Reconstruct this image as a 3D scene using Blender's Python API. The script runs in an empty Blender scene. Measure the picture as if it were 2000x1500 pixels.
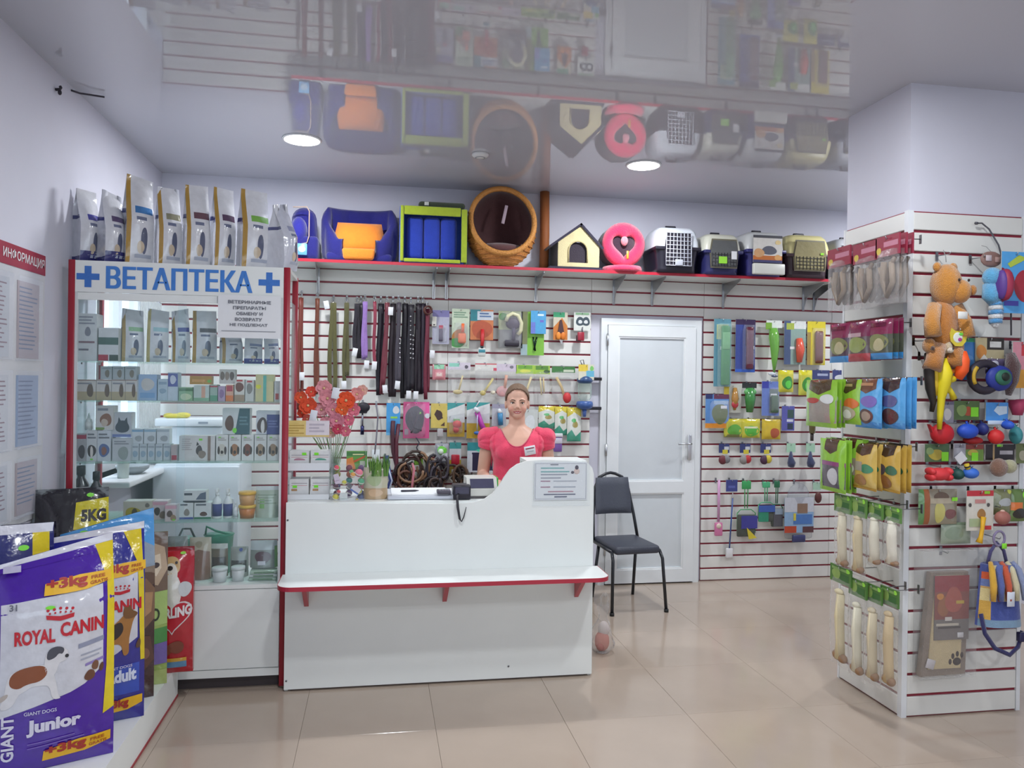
import bpy, bmesh, math, random
from mathutils import Vector, Matrix, noise as mnoise
random.seed(11)
S = bpy.context.scene
COL = S.collection
PI = math.pi

# ------------------------------------------------------------------ camera
F, YAW, PIT, ROL, EYE = 1510.0, .1719, -.0026, .0138, 1.58
_fw = Vector((math.sin(YAW)*math.cos(PIT), math.cos(YAW)*math.cos(PIT), math.sin(PIT)))
_r0 = Vector((math.cos(YAW), -math.sin(YAW), 0)); _u0 = _r0.cross(_fw)
_r = _r0*math.cos(ROL) + _u0*math.sin(ROL); _u = _u0*math.cos(ROL) - _r0*math.sin(ROL)
cam_data = bpy.data.cameras.new('camera'); cam = bpy.data.objects.new('camera', cam_data); COL.objects.link(cam)
cam_data.sensor_width = 36.0; cam_data.lens = F/2000*36; cam_data.clip_start = .05
cam.matrix_world = Matrix(((_r.x, _u.x, -_fw.x, 0), (_r.y, _u.y, -_fw.y, 0), (_r.z, _u.z, -_fw.z, EYE), (0, 0, 0, 1)))
S.camera = cam

# ------------------------------------------------------------------ view, world, daylight
S.view_settings.view_transform = 'Standard'; S.view_settings.look = 'None'
S.view_settings.gamma = 1.0; S.view_settings.use_curve_mapping = False
S.view_settings.exposure = -0.36
S.cycles.max_bounces = 5; S.cycles.diffuse_bounces = 3; S.cycles.glossy_bounces = 2; S.cycles.use_light_tree = False
S.cycles.transparent_max_bounces = 10; S.cycles.use_adaptive_sampling = True; S.cycles.adaptive_threshold = .02; S.cycles.sample_clamp_indirect = 6.0; S.cycles.caustics_reflective = False
W = bpy.data.worlds.new('overcast_sky'); S.world = W; W.use_nodes = True; W.cycles.sampling_method = 'AUTOMATIC'
_bg = W.node_tree.nodes['Background']; _bg.inputs[0].default_value = (.80, .90, 1.0, 1); _bg.inputs[1].default_value = 3.2
LAMP_W = 33.0            # each ceiling downlight
pl = bpy.data.lights.new('daylight_shopfront', 'AREA'); pl.shape = 'RECTANGLE'; pl.size = 4.9; pl.size_y = 1.95; pl.cycles.is_portal = True
po = bpy.data.objects.new('daylight_shopfront', pl); COL.objects.link(po); po.location = (1.55, -3.19, 1.275); po.rotation_euler = (PI/2, 0, 0)

# ------------------------------------------------------------------ helpers
def ray(px, py): return _fw + _r*((px-1000)/F) + _u*((750-py)/F)
def onY(px, py, Y):
    d = ray(px, py); return Vector((0, 0, EYE)) + d*(Y/d.y)
def onX(px, py, X):
    d = ray(px, py); return Vector((0, 0, EYE)) + d*(X/d.x)
def onZ(px, py, Z):
    d = ray(px, py); return Vector((0, 0, EYE)) + d*((Z-EYE)/d.z)
_cc = {}
def C(h):
    if isinstance(h, tuple): return h
    if h not in _cc:
        s = h.lstrip('#')
        if len(s) == 3: s = ''.join(ch*2 for ch in s)
        v = [int(s[i:i+2], 16)/255 for i in (0, 2, 4)]
        _cc[h] = tuple((x/12.92 if x <= .04045 else ((x+.055)/1.055)**2.4) for x in v) + (1.0,)
    return _cc[h]

FIN = {}
def fin(name, rough=.5, metal=0.0, spec=.5, coat=0.0, bump=None, sheen=0.0, film=None, var=.06, vscale=9.0, emit=0.0):
    m = bpy.data.materials.new(name); m.use_nodes = True; nt = m.node_tree; N = nt.nodes; L = nt.links
    p = N['Principled BSDF']; at = N.new('ShaderNodeAttribute'); at.attribute_name = 'Col'
    tc = N.new('ShaderNodeTexCoord'); nz = N.new('ShaderNodeTexNoise'); nz.inputs['Scale'].default_value = vscale
    nz.inputs['Detail'].default_value = 4; L.new(tc.outputs['Object'], nz.inputs['Vector'])
    mr = N.new('ShaderNodeMapRange'); mr.inputs['To Min'].default_value = 1-var; mr.inputs['To Max'].default_value = 1+var
    L.new(nz.outputs['Fac'], mr.inputs['Value'])
    mx = N.new('ShaderNodeVectorMath'); mx.operation = 'SCALE'
    L.new(at.outputs['Color'], mx.inputs[0]); L.new(mr.outputs['Result'], mx.inputs['Scale'])
    L.new(mx.outputs['Vector'], p.inputs['Base Color'])
    p.inputs['Roughness'].default_value = rough; p.inputs['Metallic'].default_value = metal
    p.inputs['Specular IOR Level'].default_value = spec; p.inputs['Coat Weight'].default_value = coat
    p.inputs['Coat Roughness'].default_value = .08; p.inputs['Sheen Weight'].default_value = sheen
    if emit:
        L.new(at.outputs['Color'], p.inputs['Emission Color']); p.inputs['Emission Strength'].default_value = emit
    if bump:
        b = N.new('ShaderNodeBump'); b.inputs['Strength'].default_value = bump[1]; b.inputs['Distance'].default_value = .01
        n2 = N.new('ShaderNodeTexNoise'); n2.inputs['Scale'].default_value = bump[0]; n2.inputs['Detail'].default_value = 3
        L.new(tc.outputs['Object'], n2.inputs['Vector']); L.new(n2.outputs['Fac'], b.inputs['Height'])
        L.new(b.outputs['Normal'], p.inputs['Normal'])
    if film is not None:
        out = N['Material Output']; tr = N.new('ShaderNodeBsdfTransparent'); ms = N.new('ShaderNodeMixShader')
        lw = N.new('ShaderNodeLayerWeight'); lw.inputs['Blend'].default_value = .5
        pw = N.new('ShaderNodeMath'); pw.operation = 'POWER'; pw.inputs[1].default_value = 4.0; L.new(lw.outputs['Facing'], pw.inputs[0])
        ma = N.new('ShaderNodeMath'); ma.operation = 'MULTIPLY_ADD'; ma.inputs[1].default_value = film[1]*.9; ma.inputs[2].default_value = film[0]+.04*film[1]
        ma.use_clamp = True
        L.new(pw.outputs[0], ma.inputs[0]); L.new(ma.outputs[0], ms.inputs[0])
        if bump: L.new(b.outputs['Normal'], lw.inputs['Normal'])
        tr.inputs['Color'].default_value = film[2]
        L.new(tr.outputs[0], ms.inputs[1]); L.new(p.outputs[0], ms.inputs[2]); L.new(ms.outputs[0], out.inputs['Surface'])
    if emit: m.cycles.emission_sampling = 'NONE'
    FIN[name] = m
fin('paper', .75, var=.03); fin('card', .4, coat=.15, var=.13, vscale=38)
fin('gloss', .22, coat=.6, bump=(14, .35), var=.10, vscale=24); fin('foil', .16, coat=.8, bump=(16, .5), var=.14, vscale=30)
fin('plastic', .32, var=.04); fin('matte', .65, var=.05)
fin('cloth', .9, sheen=.35, bump=(160, .35), var=.12, vscale=30); fin('plush', .95, sheen=.7, bump=(220, .8), var=.18, vscale=60)
fin('leather', .45, bump=(120, .25), var=.1); fin('metal', .28, metal=1.0, var=.05); fin('wicker', .6, bump=(90, .9), var=.25, vscale=45)
fin('laminate', .35, spec=.4, var=.015); fin('skin', .5, var=.03, bump=(200, .05)); fin('rubber', .55, var=.05)
fin('film', .08, film=(.09, 1.0, (.985, .985, .985, 1)), bump=(30, .7), var=.02)
fin('acrylic', .05, film=(.012, .6, (.985, .992, .992, 1)), var=.0)
fin('glass', .03, film=(.03, .9, (.90, .965, .94, 1)), var=.0)
fin('lamp', .4, emit=14.0, var=0); fin('pane', .03, film=(.02, .6, (.97, .99, 1, 1)), var=0)
fin('hair', .5, bump=(300, .6), var=.2, vscale=80)

def surface_mat(name, base, var, scale, rough, spec=.5, bump=0, coat=0, ior=1.5, detail=5):
    m = bpy.data.materials.new(name); m.use_nodes = True; N = m.node_tree.nodes; L = m.node_tree.links; p = N['Principled BSDF']
    tc = N.new('ShaderNodeTexCoord'); nz = N.new('ShaderNodeTexNoise'); nz.inputs['Scale'].default_value = scale; nz.inputs['Detail'].default_value = detail
    L.new(tc.outputs['Object'], nz.inputs['Vector']); cr = N.new('ShaderNodeValToRGB'); b = C(base)
    cr.color_ramp.elements[0].position = .3; cr.color_ramp.elements[1].position = .7
    cr.color_ramp.elements[0].color = tuple(x*(1-var) for x in b[:3])+(1,); cr.color_ramp.elements[1].color = tuple(min(1, x*(1+var)) for x in b[:3])+(1,)
    L.new(nz.outputs['Fac'], cr.inputs['Fac']); L.new(cr.outputs['Color'], p.inputs['Base Color'])
    p.inputs['Roughness'].default_value = rough; p.inputs['Specular IOR Level'].default_value = spec; p.inputs['IOR'].default_value = ior
    if coat: p.inputs['Coat Weight'].default_value = coat; p.inputs['Coat Roughness'].default_value = .03
    if bump:
        bn = N.new('ShaderNodeBump'); bn.inputs['Strength'].default_value = bump; bn.inputs['Distance'].default_value = .003
        n2 = N.new('ShaderNodeTexNoise'); n2.inputs['Scale'].default_value = scale*14; L.new(tc.outputs['Object'], n2.inputs['Vector'])
        L.new(n2.outputs['Fac'], bn.inputs['Height']); L.new(bn.outputs['Normal'], p.inputs['Normal'])
    FIN[name] = m
surface_mat('plaster', '#d6d6e2', .02, 3, .85, bump=.15)
surface_mat('stretch_ceiling', '#c2c3cc', .01, 1, .025, ior=1.58)
surface_mat('floor_tile', '#b3a394', .05, 2.2, .13, ior=1.5)
surface_mat('grout', '#b0a092', .08, 20, .8)
surface_mat('slat_laminate', '#e2e2dd', .015, 4, .38)
surface_mat('slot_edge', '#8d2438', .05, 12, .45)
surface_mat('white_laminate', '#e8ecea', .012, 5, .35)
surface_mat('red_edge', '#9c2333', .05, 12, .4)

class MB:
    def __init__(s): s.v = []; s.f = []; s.c = []; s.s = []
    def add(s, vs, fs, col, sm=False, M=None):
        o = len(s.v); s.v += [tuple(M @ Vector(v)) if M else tuple(v) for v in vs]
        s.f += [tuple(i+o for i in f) for f in fs]
        if isinstance(col, list): s.c += [C(c) for c in col]
        else: s.c += [C(col)]*len(fs)
        s.s += [sm]*len(fs); return s
    def box(s, x0, y0, z0, x1, y1, z1, c, M=None):
        v = [(x, y, z) for x in (x0, x1) for y in (y0, y1) for z in (z0, z1)]
        return s.add(v, [(0, 1, 3, 2), (4, 6, 7, 5), (0, 4, 5, 1), (2, 3, 7, 6), (0, 2, 6, 4), (1, 5, 7, 3)], c, False, M)
    def rbox(s, x0, y0, z0, x1, y1, z1, c, r=.01, seg=2, M=None, taper=None):
        bm = bmesh.new(); bmesh.ops.create_cube(bm, size=1)
        for v in bm.verts:
            k = taper if (taper and v.co.z > 0) else (1, 1)
            v.co = Vector(((x0+x1)/2+v.co.x*(x1-x0)*k[0], (y0+y1)/2+v.co.y*(y1-y0)*k[1], (z0+z1)/2+v.co.z*(z1-z0)))
        r = min(r, .49*min(abs(x1-x0), abs(y1-y0), abs(z1-z0)))
        bmesh.ops.bevel(bm, geom=bm.edges[:], offset=r, segments=seg, profile=.5, affect='EDGES')
        bm.verts.index_update(); vs = [v.co[:] for v in bm.verts]; fs = [[v.index for v in f.verts] for f in bm.faces]; bm.free()
        return s.add(vs, fs, c, True, M)
    def tube(s, pts, r, c, n=6, cap=True, M=None, flat=None):
        pts = [Vector(p) for p in pts]; m = len(pts); rs = r if isinstance(r, (list, tuple)) else [r]*m
        vs = []; up = None
        for i, p in enumerate(pts):
            t = (pts[min(i+1, m-1)]-pts[max(i-1, 0)]); t = t.normalized() if t.length > 1e-9 else Vector((0, 0, 1))
            if up is None: up = Vector((0, 0, 1)) if abs(t.z) < .9 else Vector((0, 1, 0))
            a = t.cross(up); a = a.normalized() if a.length > 1e-6 else Vector((1, 0, 0)); up = a.cross(t).normalized()
            for k in range(n):
                an = 2*PI*(k+.5)/n
                vs.append(p + (a*math.cos(an)*(flat[0] if flat else 1) + up*math.sin(an)*(flat[1] if flat else 1))*rs[i])
        fs = [(i*n+k, i*n+(k+1) % n, (i+1)*n+(k+1) % n, (i+1)*n+k) for i in range(m-1) for k in range(n)]
        if cap: fs += [tuple(range(n-1, -1, -1)), tuple(range((m-1)*n, m*n))]
        return s.add(vs, fs, c, True, M)
    def lathe(s, prof, c, n=16, o=(0, 0, 0), M=None, sx=1, sy=1):
        vs = []; fs = []
        for (r, h) in prof:
            for k in range(n):
                a = 2*PI*k/n; vs.append((o[0]+r*math.cos(a)*sx, o[1]+r*math.sin(a)*sy, o[2]+h))
        for i in range(len(prof)-1):
            for k in range(n): fs.append((i*n+k, i*n+(k+1) % n, (i+1)*n+(k+1) % n, (i+1)*n+k))
        if prof[0][0] > 1e-4: fs.append(tuple(range(n-1, -1, -1)))
        if prof[-1][0] > 1e-4: fs.append(tuple(range((len(prof)-1)*n, len(prof)*n)))
        cols = c
        if isinstance(c, list):
            cols = [c[min(i, len(c)-1)] for i in range(len(prof)-1) for k in range(n)]; cols += [c[-1]]*(len(fs)-len(cols))
        return s.add(vs, fs, cols, True, M)
    def ell(s, cx, cy, cz, rx, ry, rz, c, n=12, m=8, M=None):
        vs = [(0, 0, -1)]; fs = []
        for j in range(1, m):
            th = PI*j/m
            for k in range(n):
                a = 2*PI*k/n; vs.append((math.sin(th)*math.cos(a), math.sin(th)*math.sin(a), -math.cos(th)))
        vs.append((0, 0, 1)); T = len(vs)-1
        for k in range(n): fs.append((0, 1+(k+1) % n, 1+k)); fs.append((T, T-n+k, T-n+(k+1) % n))
        for j in range(m-2):
            for k in range(n): fs.append((1+j*n+k, 1+j*n+(k+1) % n, 1+(j+1)*n+(k+1) % n, 1+(j+1)*n+k))
        vs = [(v[0]*rx, v[1]*ry, v[2]*rz) for v in vs]
        if M: vs = [tuple(M @ Vector(v)) for v in vs]
        return s.add([(v[0]+cx, v[1]+cy, v[2]+cz) for v in vs], fs, c, True)
    def prism(s, pts, y0, y1, c, M=None, edge=None):
        n = len(pts); vs = [(p[0], y0, p[1]) for p in pts]+[(p[0], y1, p[1]) for p in pts]
        fs = [tuple(range(n)), tuple(range(2*n-1, n-1, -1))]+[(i, i+n, (i+1) % n+n, (i+1) % n) for i in range(n)]
        return s.add(vs, fs, [c, c]+[edge or c]*n, False, M)
    def build(s, name, finish, parent=None, loc=(0, 0, 0), rz=0.0, rot=None):
        me = bpy.data.meshes.new(name); me.from_pydata(s.v, [], s.f)
        a = me.color_attributes.new('Col', 'FLOAT_COLOR', 'CORNER'); buf = []
        for p, c in zip(me.polygons, s.c): buf.extend(c*p.loop_total)
        a.data.foreach_set('color', buf); me.polygons.foreach_set('use_smooth', s.s)
        me.materials.append(FIN[finish]); me.update()
        o = bpy.data.objects.new(name, me); COL.objects.link(o); o.location = loc
        o.rotation_euler = rot if rot else (0, 0, rz)
        if parent: o.parent = parent
        return o

def tag(o, label, cat, group=None, kind=None):
    o['label'] = label; o['category'] = cat
    if group: o['group'] = group
    if kind: o['kind'] = kind
    return o
def T(name, label, cat, loc=(0, 0, 0), rz=0.0, group=None, rot=None):
    o = bpy.data.objects.new(name, None); COL.objects.link(o); o.location = loc; o.rotation_euler = rot if rot else (0, 0, rz)
    o.empty_display_size = .05
    return tag(o, label, cat, group)
def struct(name, mb, finish, parent=None):
    o = mb.build(name, finish, parent)
    if not parent: o['kind'] = 'structure'
    return o
def copy_tree(o, parent=None):
    c = o.copy(); COL.objects.link(c); c.parent = parent
    for ch in list(o.children):
        if ch.name in bpy.data.objects: copy_tree(ch, c)
    return c

# ---- flat print: rectangles 'r', ellipses 'e', polygons 'p', lines of small print 'l' in a 0..1 frame
def inpoly(u, v, P):
    r = False; n = len(P)
    for i in range(n):
        x1, y1 = P[i]; x2, y2 = P[(i+1) % n]
        if (y1 > v) != (y2 > v) and u < (x2-x1)*(v-y1)/(y2-y1)+x1: r = not r
    return r
def paint(base, layers):
    def f(u, v):
        c = base
        for L in layers:
            k = L[0]
            if k == 'r':
                if L[1] <= u <= L[3] and L[2] <= v <= L[4]: c = L[5]
            elif k == 'e':
                if ((u-L[1])/L[3])**2+((v-L[2])/L[4])**2 <= 1: c = L[5]
            elif k == 'p':
                if inpoly(u, v, L[1]): c = L[2]
            elif k == 'l':
                if L[1] <= u <= L[3] and L[2] <= v <= L[4]:
                    t = (v-L[2])/(L[4]-L[2])*L[5]
                    if t % 1 > .45 and u < L[3]-.3*(L[3]-L[1])*((int(t)*37) % 10)/10: c = L[6]
        return c
    return f
def grid_lines(n, layers, i0, i1):
    s = [k/n for k in range(n+1)]
    for L in layers:
        if L[0] == 'r': s += [L[i0], L[i1]]
        if L[0] == 'l' and i0 == 2: s += [L[2]+(L[4]-L[2])*(k+e)/L[5] for k in range(L[5]) for e in (.0, .45)]
    s = sorted(min(1, max(0, x)) for x in s); out = [s[0]]
    for x in s[1:]:
        if x-out[-1] > .004: out.append(x)
    out[-1] = 1.0
    return out
def wrinkle(seed, k=4, lo=3, hi=9):
    R = random.Random(seed); q = [(R.uniform(-hi, hi), R.uniform(-lo, lo*1.5), R.uniform(0, 6.3), R.uniform(.4, 1)) for _ in range(k)]
    return lambda u, v: sum(a*math.sin(x*u+y*v+p) for x, y, p, a in q)/k
def overlay(mb, L, at, sm=True):
    """one printed shape laid over the sheet as a thin conforming patch"""
    cl = lambda t: min(1, max(0, t)); k = L[0]
    if k == 'e':
        n = 22; P = [(cl(L[1]), cl(L[2]))]
        for r in (.5, 1.0):
            for i in range(n): a = 2*PI*i/n; w = 1+.05*math.sin(3*a+L[1]*40)*r; P.append((cl(L[1]+L[3]*r*w*math.cos(a)), cl(L[2]+L[4]*r*w*math.sin(a))))
        F_ = [(0, 1+i, 1+(i+1) % n) for i in range(n)]+[(1+i, 1+n+i, 1+n+(i+1) % n, 1+(i+1) % n) for i in range(n)]
        mb.add([at(*p) for p in P], F_, L[5], sm)
    elif k == 'p':
        bm = bmesh.new(); bm.faces.new([bm.verts.new((cl(u), cl(v), 0)) for u, v in L[1]]); bmesh.ops.triangulate(bm, faces=bm.faces[:])
        for _ in range(7):
            lg = [e for e in bm.edges if e.calc_length() > .06]
            if not lg: break
            bmesh.ops.subdivide_edges(bm, edges=lg, cuts=1); bmesh.ops.triangulate(bm, faces=bm.faces[:])
        bm.verts.index_update(); mb.add([at(v.co.x, v.co.y) for v in bm.verts], [[v.index for v in f.verts] for f in bm.faces], L[2], sm); bm.free()
    else:
        rs = [L[1:6]] if k == 'r' else []
        if k == 'l':
            for i in range(L[5]):
                v0 = L[2]+(L[4]-L[2])*(i+.45)/L[5]; rs.append((L[1], v0, L[3]-.3*(L[3]-L[1])*((i*37) % 10)/10, v0+(L[4]-L[2])*.5/L[5], L[6]))
        for u0, v0, u1, v1, c in rs:
            n, m = (1, 1) if (u1-u0) < .12 else (5, 3); m = 6 if (v1-v0) > .4 else m
            P = [at(cl(u0+(u1-u0)*i/n), cl(v0+(v1-v0)*j/m)) for j in range(m+1) for i in range(n+1)]
            mb.add(P, [(j*(n+1)+i, j*(n+1)+i+1, (j+1)*(n+1)+i+1, (j+1)*(n+1)+i) for j in range(m) for i in range(n)], c, sm)
def skin_sheet(mb, W, H, z0, front, base, layers=(), nu=8, nv=10, back=None, backc=None, wf=None, sm=True, side=None):
    """front(u,v) gives the outward depth (towards local -y); back likewise; sides are closed"""
    cut = next((i for i, L in enumerate(layers) if L[0] in 'ep'), len(layers)); over = list(layers)[cut:]; layers = list(layers)[:cut]
    us = grid_lines(nu, layers, 1, 3); vs = grid_lines(nv, layers, 2, 4); f = paint(base, layers)
    wf = wf or (lambda v: 1.0)
    P = [((u-.5)*W*wf(v), -front(u, v), z0+v*H) for v in vs for u in us]; n = len(us); m = len(vs)
    fs = [(j*n+i, j*n+i+1, (j+1)*n+i+1, (j+1)*n+i) for j in range(m-1) for i in range(n-1)]
    cs = [f((us[i]+us[i+1])/2, (vs[j]+vs[j+1])/2) for j in range(m-1) for i in range(n-1)]
    mb.add(P, fs, cs, sm)
    for i, L in enumerate(over): overlay(mb, L, lambda u, v, e=(.0007 if H < .5 else .0018)+.0003*i: ((u-.5)*W*wf(v), -front(u, v)-e, z0+v*H), sm)
    if back:
        Q = [((u-.5)*W*wf(v), back(u, v), z0+v*H) for v in vs for u in us]
        bc = backc or base
        mb.add(Q, [tuple(reversed(x)) for x in fs], bc, sm)
        e = side or bc; E = []
        idx = [i for i in range(n)]+[(j+1)*n-1 for j in range(1, m)]+[m*n-1-i for i in range(1, n)]+[(m-1-j)*n for j in range(1, m-1)]
        vv = [P[i] for i in idx]+[Q[i] for i in idx]; k = len(idx)
        mb.add(vv, [(a, a+k, (a+1) % k+k, (a+1) % k) for a in range(k)], e, False)
    return mb
def pillow_fn(Tk, wr=None, amp=.003, top=.0):
    def f(u, v):
        vv = min(1, v/(1-top)) if top else v
        e = max(0, 1-abs(2*u-1)**2.6)**.6*max(0, 1-abs(2*vv-1)**3.2)**.7
        return Tk*.5*e+(amp*wr(u, v)*min(1, e*2) if wr else 0)+.0008
    return f
def gusset_bag(W, D, H, base, layers, side, nu=10, nv=14, bulge=.02, wr=None, amp=.004, taper=.6, crimp=.06, slim=.0, lean=0.0, pinch=.0):
    """stand-up sack: rectangular foot, gusseted flanks, tapering to a flat crimped seam; origin at the middle of its base"""
    def hd(v):
        if v > 1-crimp: return .0025
        if v < taper: return D/2*(.86+.14*min(1, v/.12))
        t = (v-taper)/(1-crimp-taper); return D/2*(1-t)**1.15+.0025*t
    def env(v): return math.sin(PI*min(1, max(0, v/(1-crimp*.5))))**.6
    def front(u, v): return hd(v)+bulge*(1-(2*u-1)**2)*env(v)+(amp*wr(u, v)*env(v) if wr else 0)-lean*v*v
    def back(u, v): return hd(v)+bulge*.5*(1-(2*u-1)**2)*env(v)+lean*v*v
    def wf(v): return 1-slim*v-pinch*math.sin(PI*v)
    mb = MB(); skin_sheet(mb, W, H, 0, front, base, layers, nu, nv, None, None, wf)
    skin_sheet(mb, W, H, 0, lambda u, v: -back(u, v), base, (), 4, nv, None, None, wf)
    for sg, u in ((-1, 0.0), (1, 1.0)):
        vs = [k/nv for k in range(nv+1)]; P = []; cs = []; fs = []
        ins = .25*D
        for v in vs:
            x = sg*W/2*wf(v); g = ins*(.25+.75*min(1, max(0, (v-taper*.8)/(1-taper*.8))))
            P += [(x, -front(u, v), v*H), (x-sg*g*.3, -hd(v)*.5, v*H), (x-sg*g, 0, v*H), (x-sg*g*.3, hd(v)*.5, v*H), (x, back(u, v), v*H)]
        sf = paint(side[0], side[1]) if isinstance(side, tuple) and isinstance(side[1], list) else (lambda a, b: side)
        for j in range(nv):
            for i in range(4):
                fs.append((j*5+i, j*5+i+1, (j+1)*5+i+1, (j+1)*5+i)); cs.append(sf((i+.5)/4, (vs[j]+vs[j+1])/2))
        mb.add(P, fs, cs, True)
    mb.add([(-W/2, -front(0, 0), 0), (W/2, -front(1, 0), 0), (W/2, back(1, 0), 0), (-W/2, back(0, 0), 0)], [(0, 3, 2, 1)], base)
    return mb, front, wf

# ---- lettering
_tx = {}
def text_geo(s, bold=0.0):
    k = (s, bold)
    if k not in _tx:
        c = bpy.data.curves.new('letters', 'FONT'); c.body = s; c.offset = bold; c.resolution_u = 3
        o = bpy.data.objects.new('letters', c); COL.objects.link(o)
        dg = bpy.context.evaluated_depsgraph_get(); ev = o.evaluated_get(dg); me = ev.to_mesh()
        v = [tuple(p.co[:2]) for p in me.vertices]; f = [tuple(p.vertices) for p in me.polygons]
        ev.to_mesh_clear(); bpy.data.objects.remove(o); bpy.data.curves.remove(c)
        x0 = min(p[0] for p in v); x1 = max(p[0] for p in v); y0 = min(p[1] for p in v); y1 = max(p[1] for p in v)
        _tx[k] = ([((p[0]-x0)/(x1-x0), (p[1]-y0)/(y1-y0)) for p in v], f, (x1-x0)/(y1-y0))
    return _tx[k]
def letters(mb, s, x, z, w, h, col, surf=None, bold=.015, shear=0.0, vert=False):
    """x,z is the lower left corner; surf(x,z) gives the outward depth"""
    v, f, _ = text_geo(s, bold); P = []
    for a, b in v:
        if vert: px, pz = x+w*(1-b), z+h*a
        else: px, pz = x+w*a, z+h*b+shear*w*a
        P.append((px, -((surf(px, pz) if surf else 0)+.0012), pz))
    return mb.add(P, f, col)

# ---- hanging goods
YB, SLAT, XL, ZC = 5.88, 5.86, -1.54, 3.04
CX0, CX1, CY0, CY1 = 2.50, 3.13, 3.33, 3.83
hook_no = [0]
def hook(loc, rz, length, plane):
    mb = MB(); mb.box(-.007, length-.004, -.018, .007, length-.001, .024, '#9a9ca0')
    mb.tube([(0, length-.003, .004), (0, -.006, 0), (0, -.012, .004), (0, -.014, .012)], .0024, '#b4b6ba', 5)
    return mb.build('display_hook', 'metal', wall_back if plane in 'BR' else colm, loc, rz)
def prims(mb, W, H, L, base_d=0.0):
    X = lambda u: (u-.5)*W
    Z = lambda v: (v-1)*H
    for p in L:
        k = p[0]
        if k == 'e': mb.ell(X(p[1]), -(base_d+p[3]), Z(p[2]), p[4]*W, p[6], p[5]*H, p[7])
        elif k == 'b': mb.box(X(p[1]), -(base_d+p[6]), Z(p[2]), X(p[3]), -(base_d+p[5]), Z(p[4]), p[7])
        elif k == 'rb': mb.rbox(X(p[1]), -(base_d+p[6]), Z(p[2]), X(p[3]), -(base_d+p[5]), Z(p[4]), p[7], p[8] if len(p) > 8 else .006)
        elif k == 't': mb.tube([(X(a), -(base_d+d), Z(b)) for a, b, d in p[1]], p[2], p[3], 7)
        elif k == 'p': mb.prism([(X(a), Z(b)) for a, b in p[1]], -(base_d+p[3]), -(base_d+p[2]), p[4])
        elif k == 'x': letters(mb, p[1], X(p[2]), Z(p[3]), p[4]*W, p[5]*H, p[6], lambda x, z: base_d+.001)
        elif k == 'd':   # domed blister u0,v0,u1,v1,depth
            u0, v0, u1, v1, d, c = p[1:7]; w = (u1-u0)*W; h = (v1-v0)*H; sub = MB()
            skin_sheet(sub, w, h, 0, lambda u, v: base_d+d*min(1, 5*min(u, 1-u))**.5*min(1, 5*min(v, 1-v))**.5, c, (), 8, 8)
            mb.add([(x+X((u0+u1)/2), y, z+Z(v0)) for x, y, z in sub.v], sub.f, c, True)
        elif k == 'st': mb.box(X(p[1]-p[3]/2), -(base_d+.0022), Z(p[2]-p[4]/2), X(p[1]+p[3]/2), -(base_d+.0006), Z(p[2]+p[4]/2), p[5])
def hang(box, plane, name, label, cat, base, layers=(), kind='card', parts=(), group=None, off=.05, th=.004, finish=None, hk=True, n=8, tilt=0.0, hdr=None, amp=.004, hw=None):
    x0, y0, x1, y1 = box
    if plane == 'L':
        a = onX(x0, y0, CX0-.012-off); b = onX(x1, y1, CX0-.012-off); xm = (x0+x1)/2
        Wd = abs(a.y-b.y); top = onX(xm, y0, CX0-.012-off).z; Ht = top-onX(xm, y1, CX0-.012-off).z
        loc = (CX0-.012-off, (a.y+b.y)/2, top); rz = -PI/2
    else:
        Yp = (SLAT if plane in 'BR' else CY0-.012)-off; a = onY(x0, y0, Yp); b = onY(x1, y1, Yp); xm = (x0+x1)/2
        Wd = b.x-a.x; top = onY(xm, y0, Yp).z; Ht = top-onY(xm, y1, Yp).z; loc = ((a.x+b.x)/2, Yp, top); rz = 0
    if hw: Wd = hw
    return hang_at(loc, rz, Wd, Ht, plane, name, label, cat, base, layers, kind, parts, group, off, th, finish, hk, n, tilt, hdr, amp)
def hang_at(loc, rz, Wd, Ht, plane, name, label, cat, base, layers=(), kind='card', parts=(), group=None, off=.05, th=.004, finish=None, hk=True, n=8, tilt=0.0, hdr=None, amp=.004):
    root = T(name, label, cat, loc, rz+tilt, group); hook_no[0] += 1; seed = hook_no[0]
    mb = MB(); depth = th
    if kind == 'card':
        skin_sheet(mb, Wd, Ht, -Ht, lambda u, v: th/2, base, layers, n, n+2, lambda u, v: th/2, '#c9c9c4', None, False)
        mb.build('backing_card', finish or 'card', root); bd = th/2
    elif kind == 'bag':      # printed pouch
        wr = wrinkle(seed); skin_sheet(mb, Wd, Ht, -Ht, pillow_fn(th, wr, amp), base, layers, n+2, n+4, pillow_fn(th*.8), None)
        mb.build('pouch', finish or 'foil', root); bd = th*.5
    elif kind == 'clear':    # clear poly bag under a folded header card
        wr = wrinkle(seed); hh = hdr[0]; skin_sheet(mb, Wd*.97, Ht*(1-hh*.6), -Ht, pillow_fn(th, wr, amp), base, (), 7, 9, pillow_fn(th*.8), None)
        mb.build('clear_bag', 'film', root); h2 = MB(); hl = [tuple(x) for x in hdr[2]]
        skin_sheet(h2, Wd, Ht*hh, -Ht*hh, lambda u, v: .004, hdr[1], hl, 8, 5, lambda u, v: .004, hdr[1], None, False)
        h2.build('header_card', 'card', root); bd = .0
    elif kind == 'none': bd = 0.0
    for pn, pf, pl in parts:
        q = MB(); prims(q, Wd, Ht, pl, bd); q.build(pn, pf, root)
    if hk: hook(Vector(loc)+Vector((0, 0, -.014)), rz, off, plane)
    return root

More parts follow.
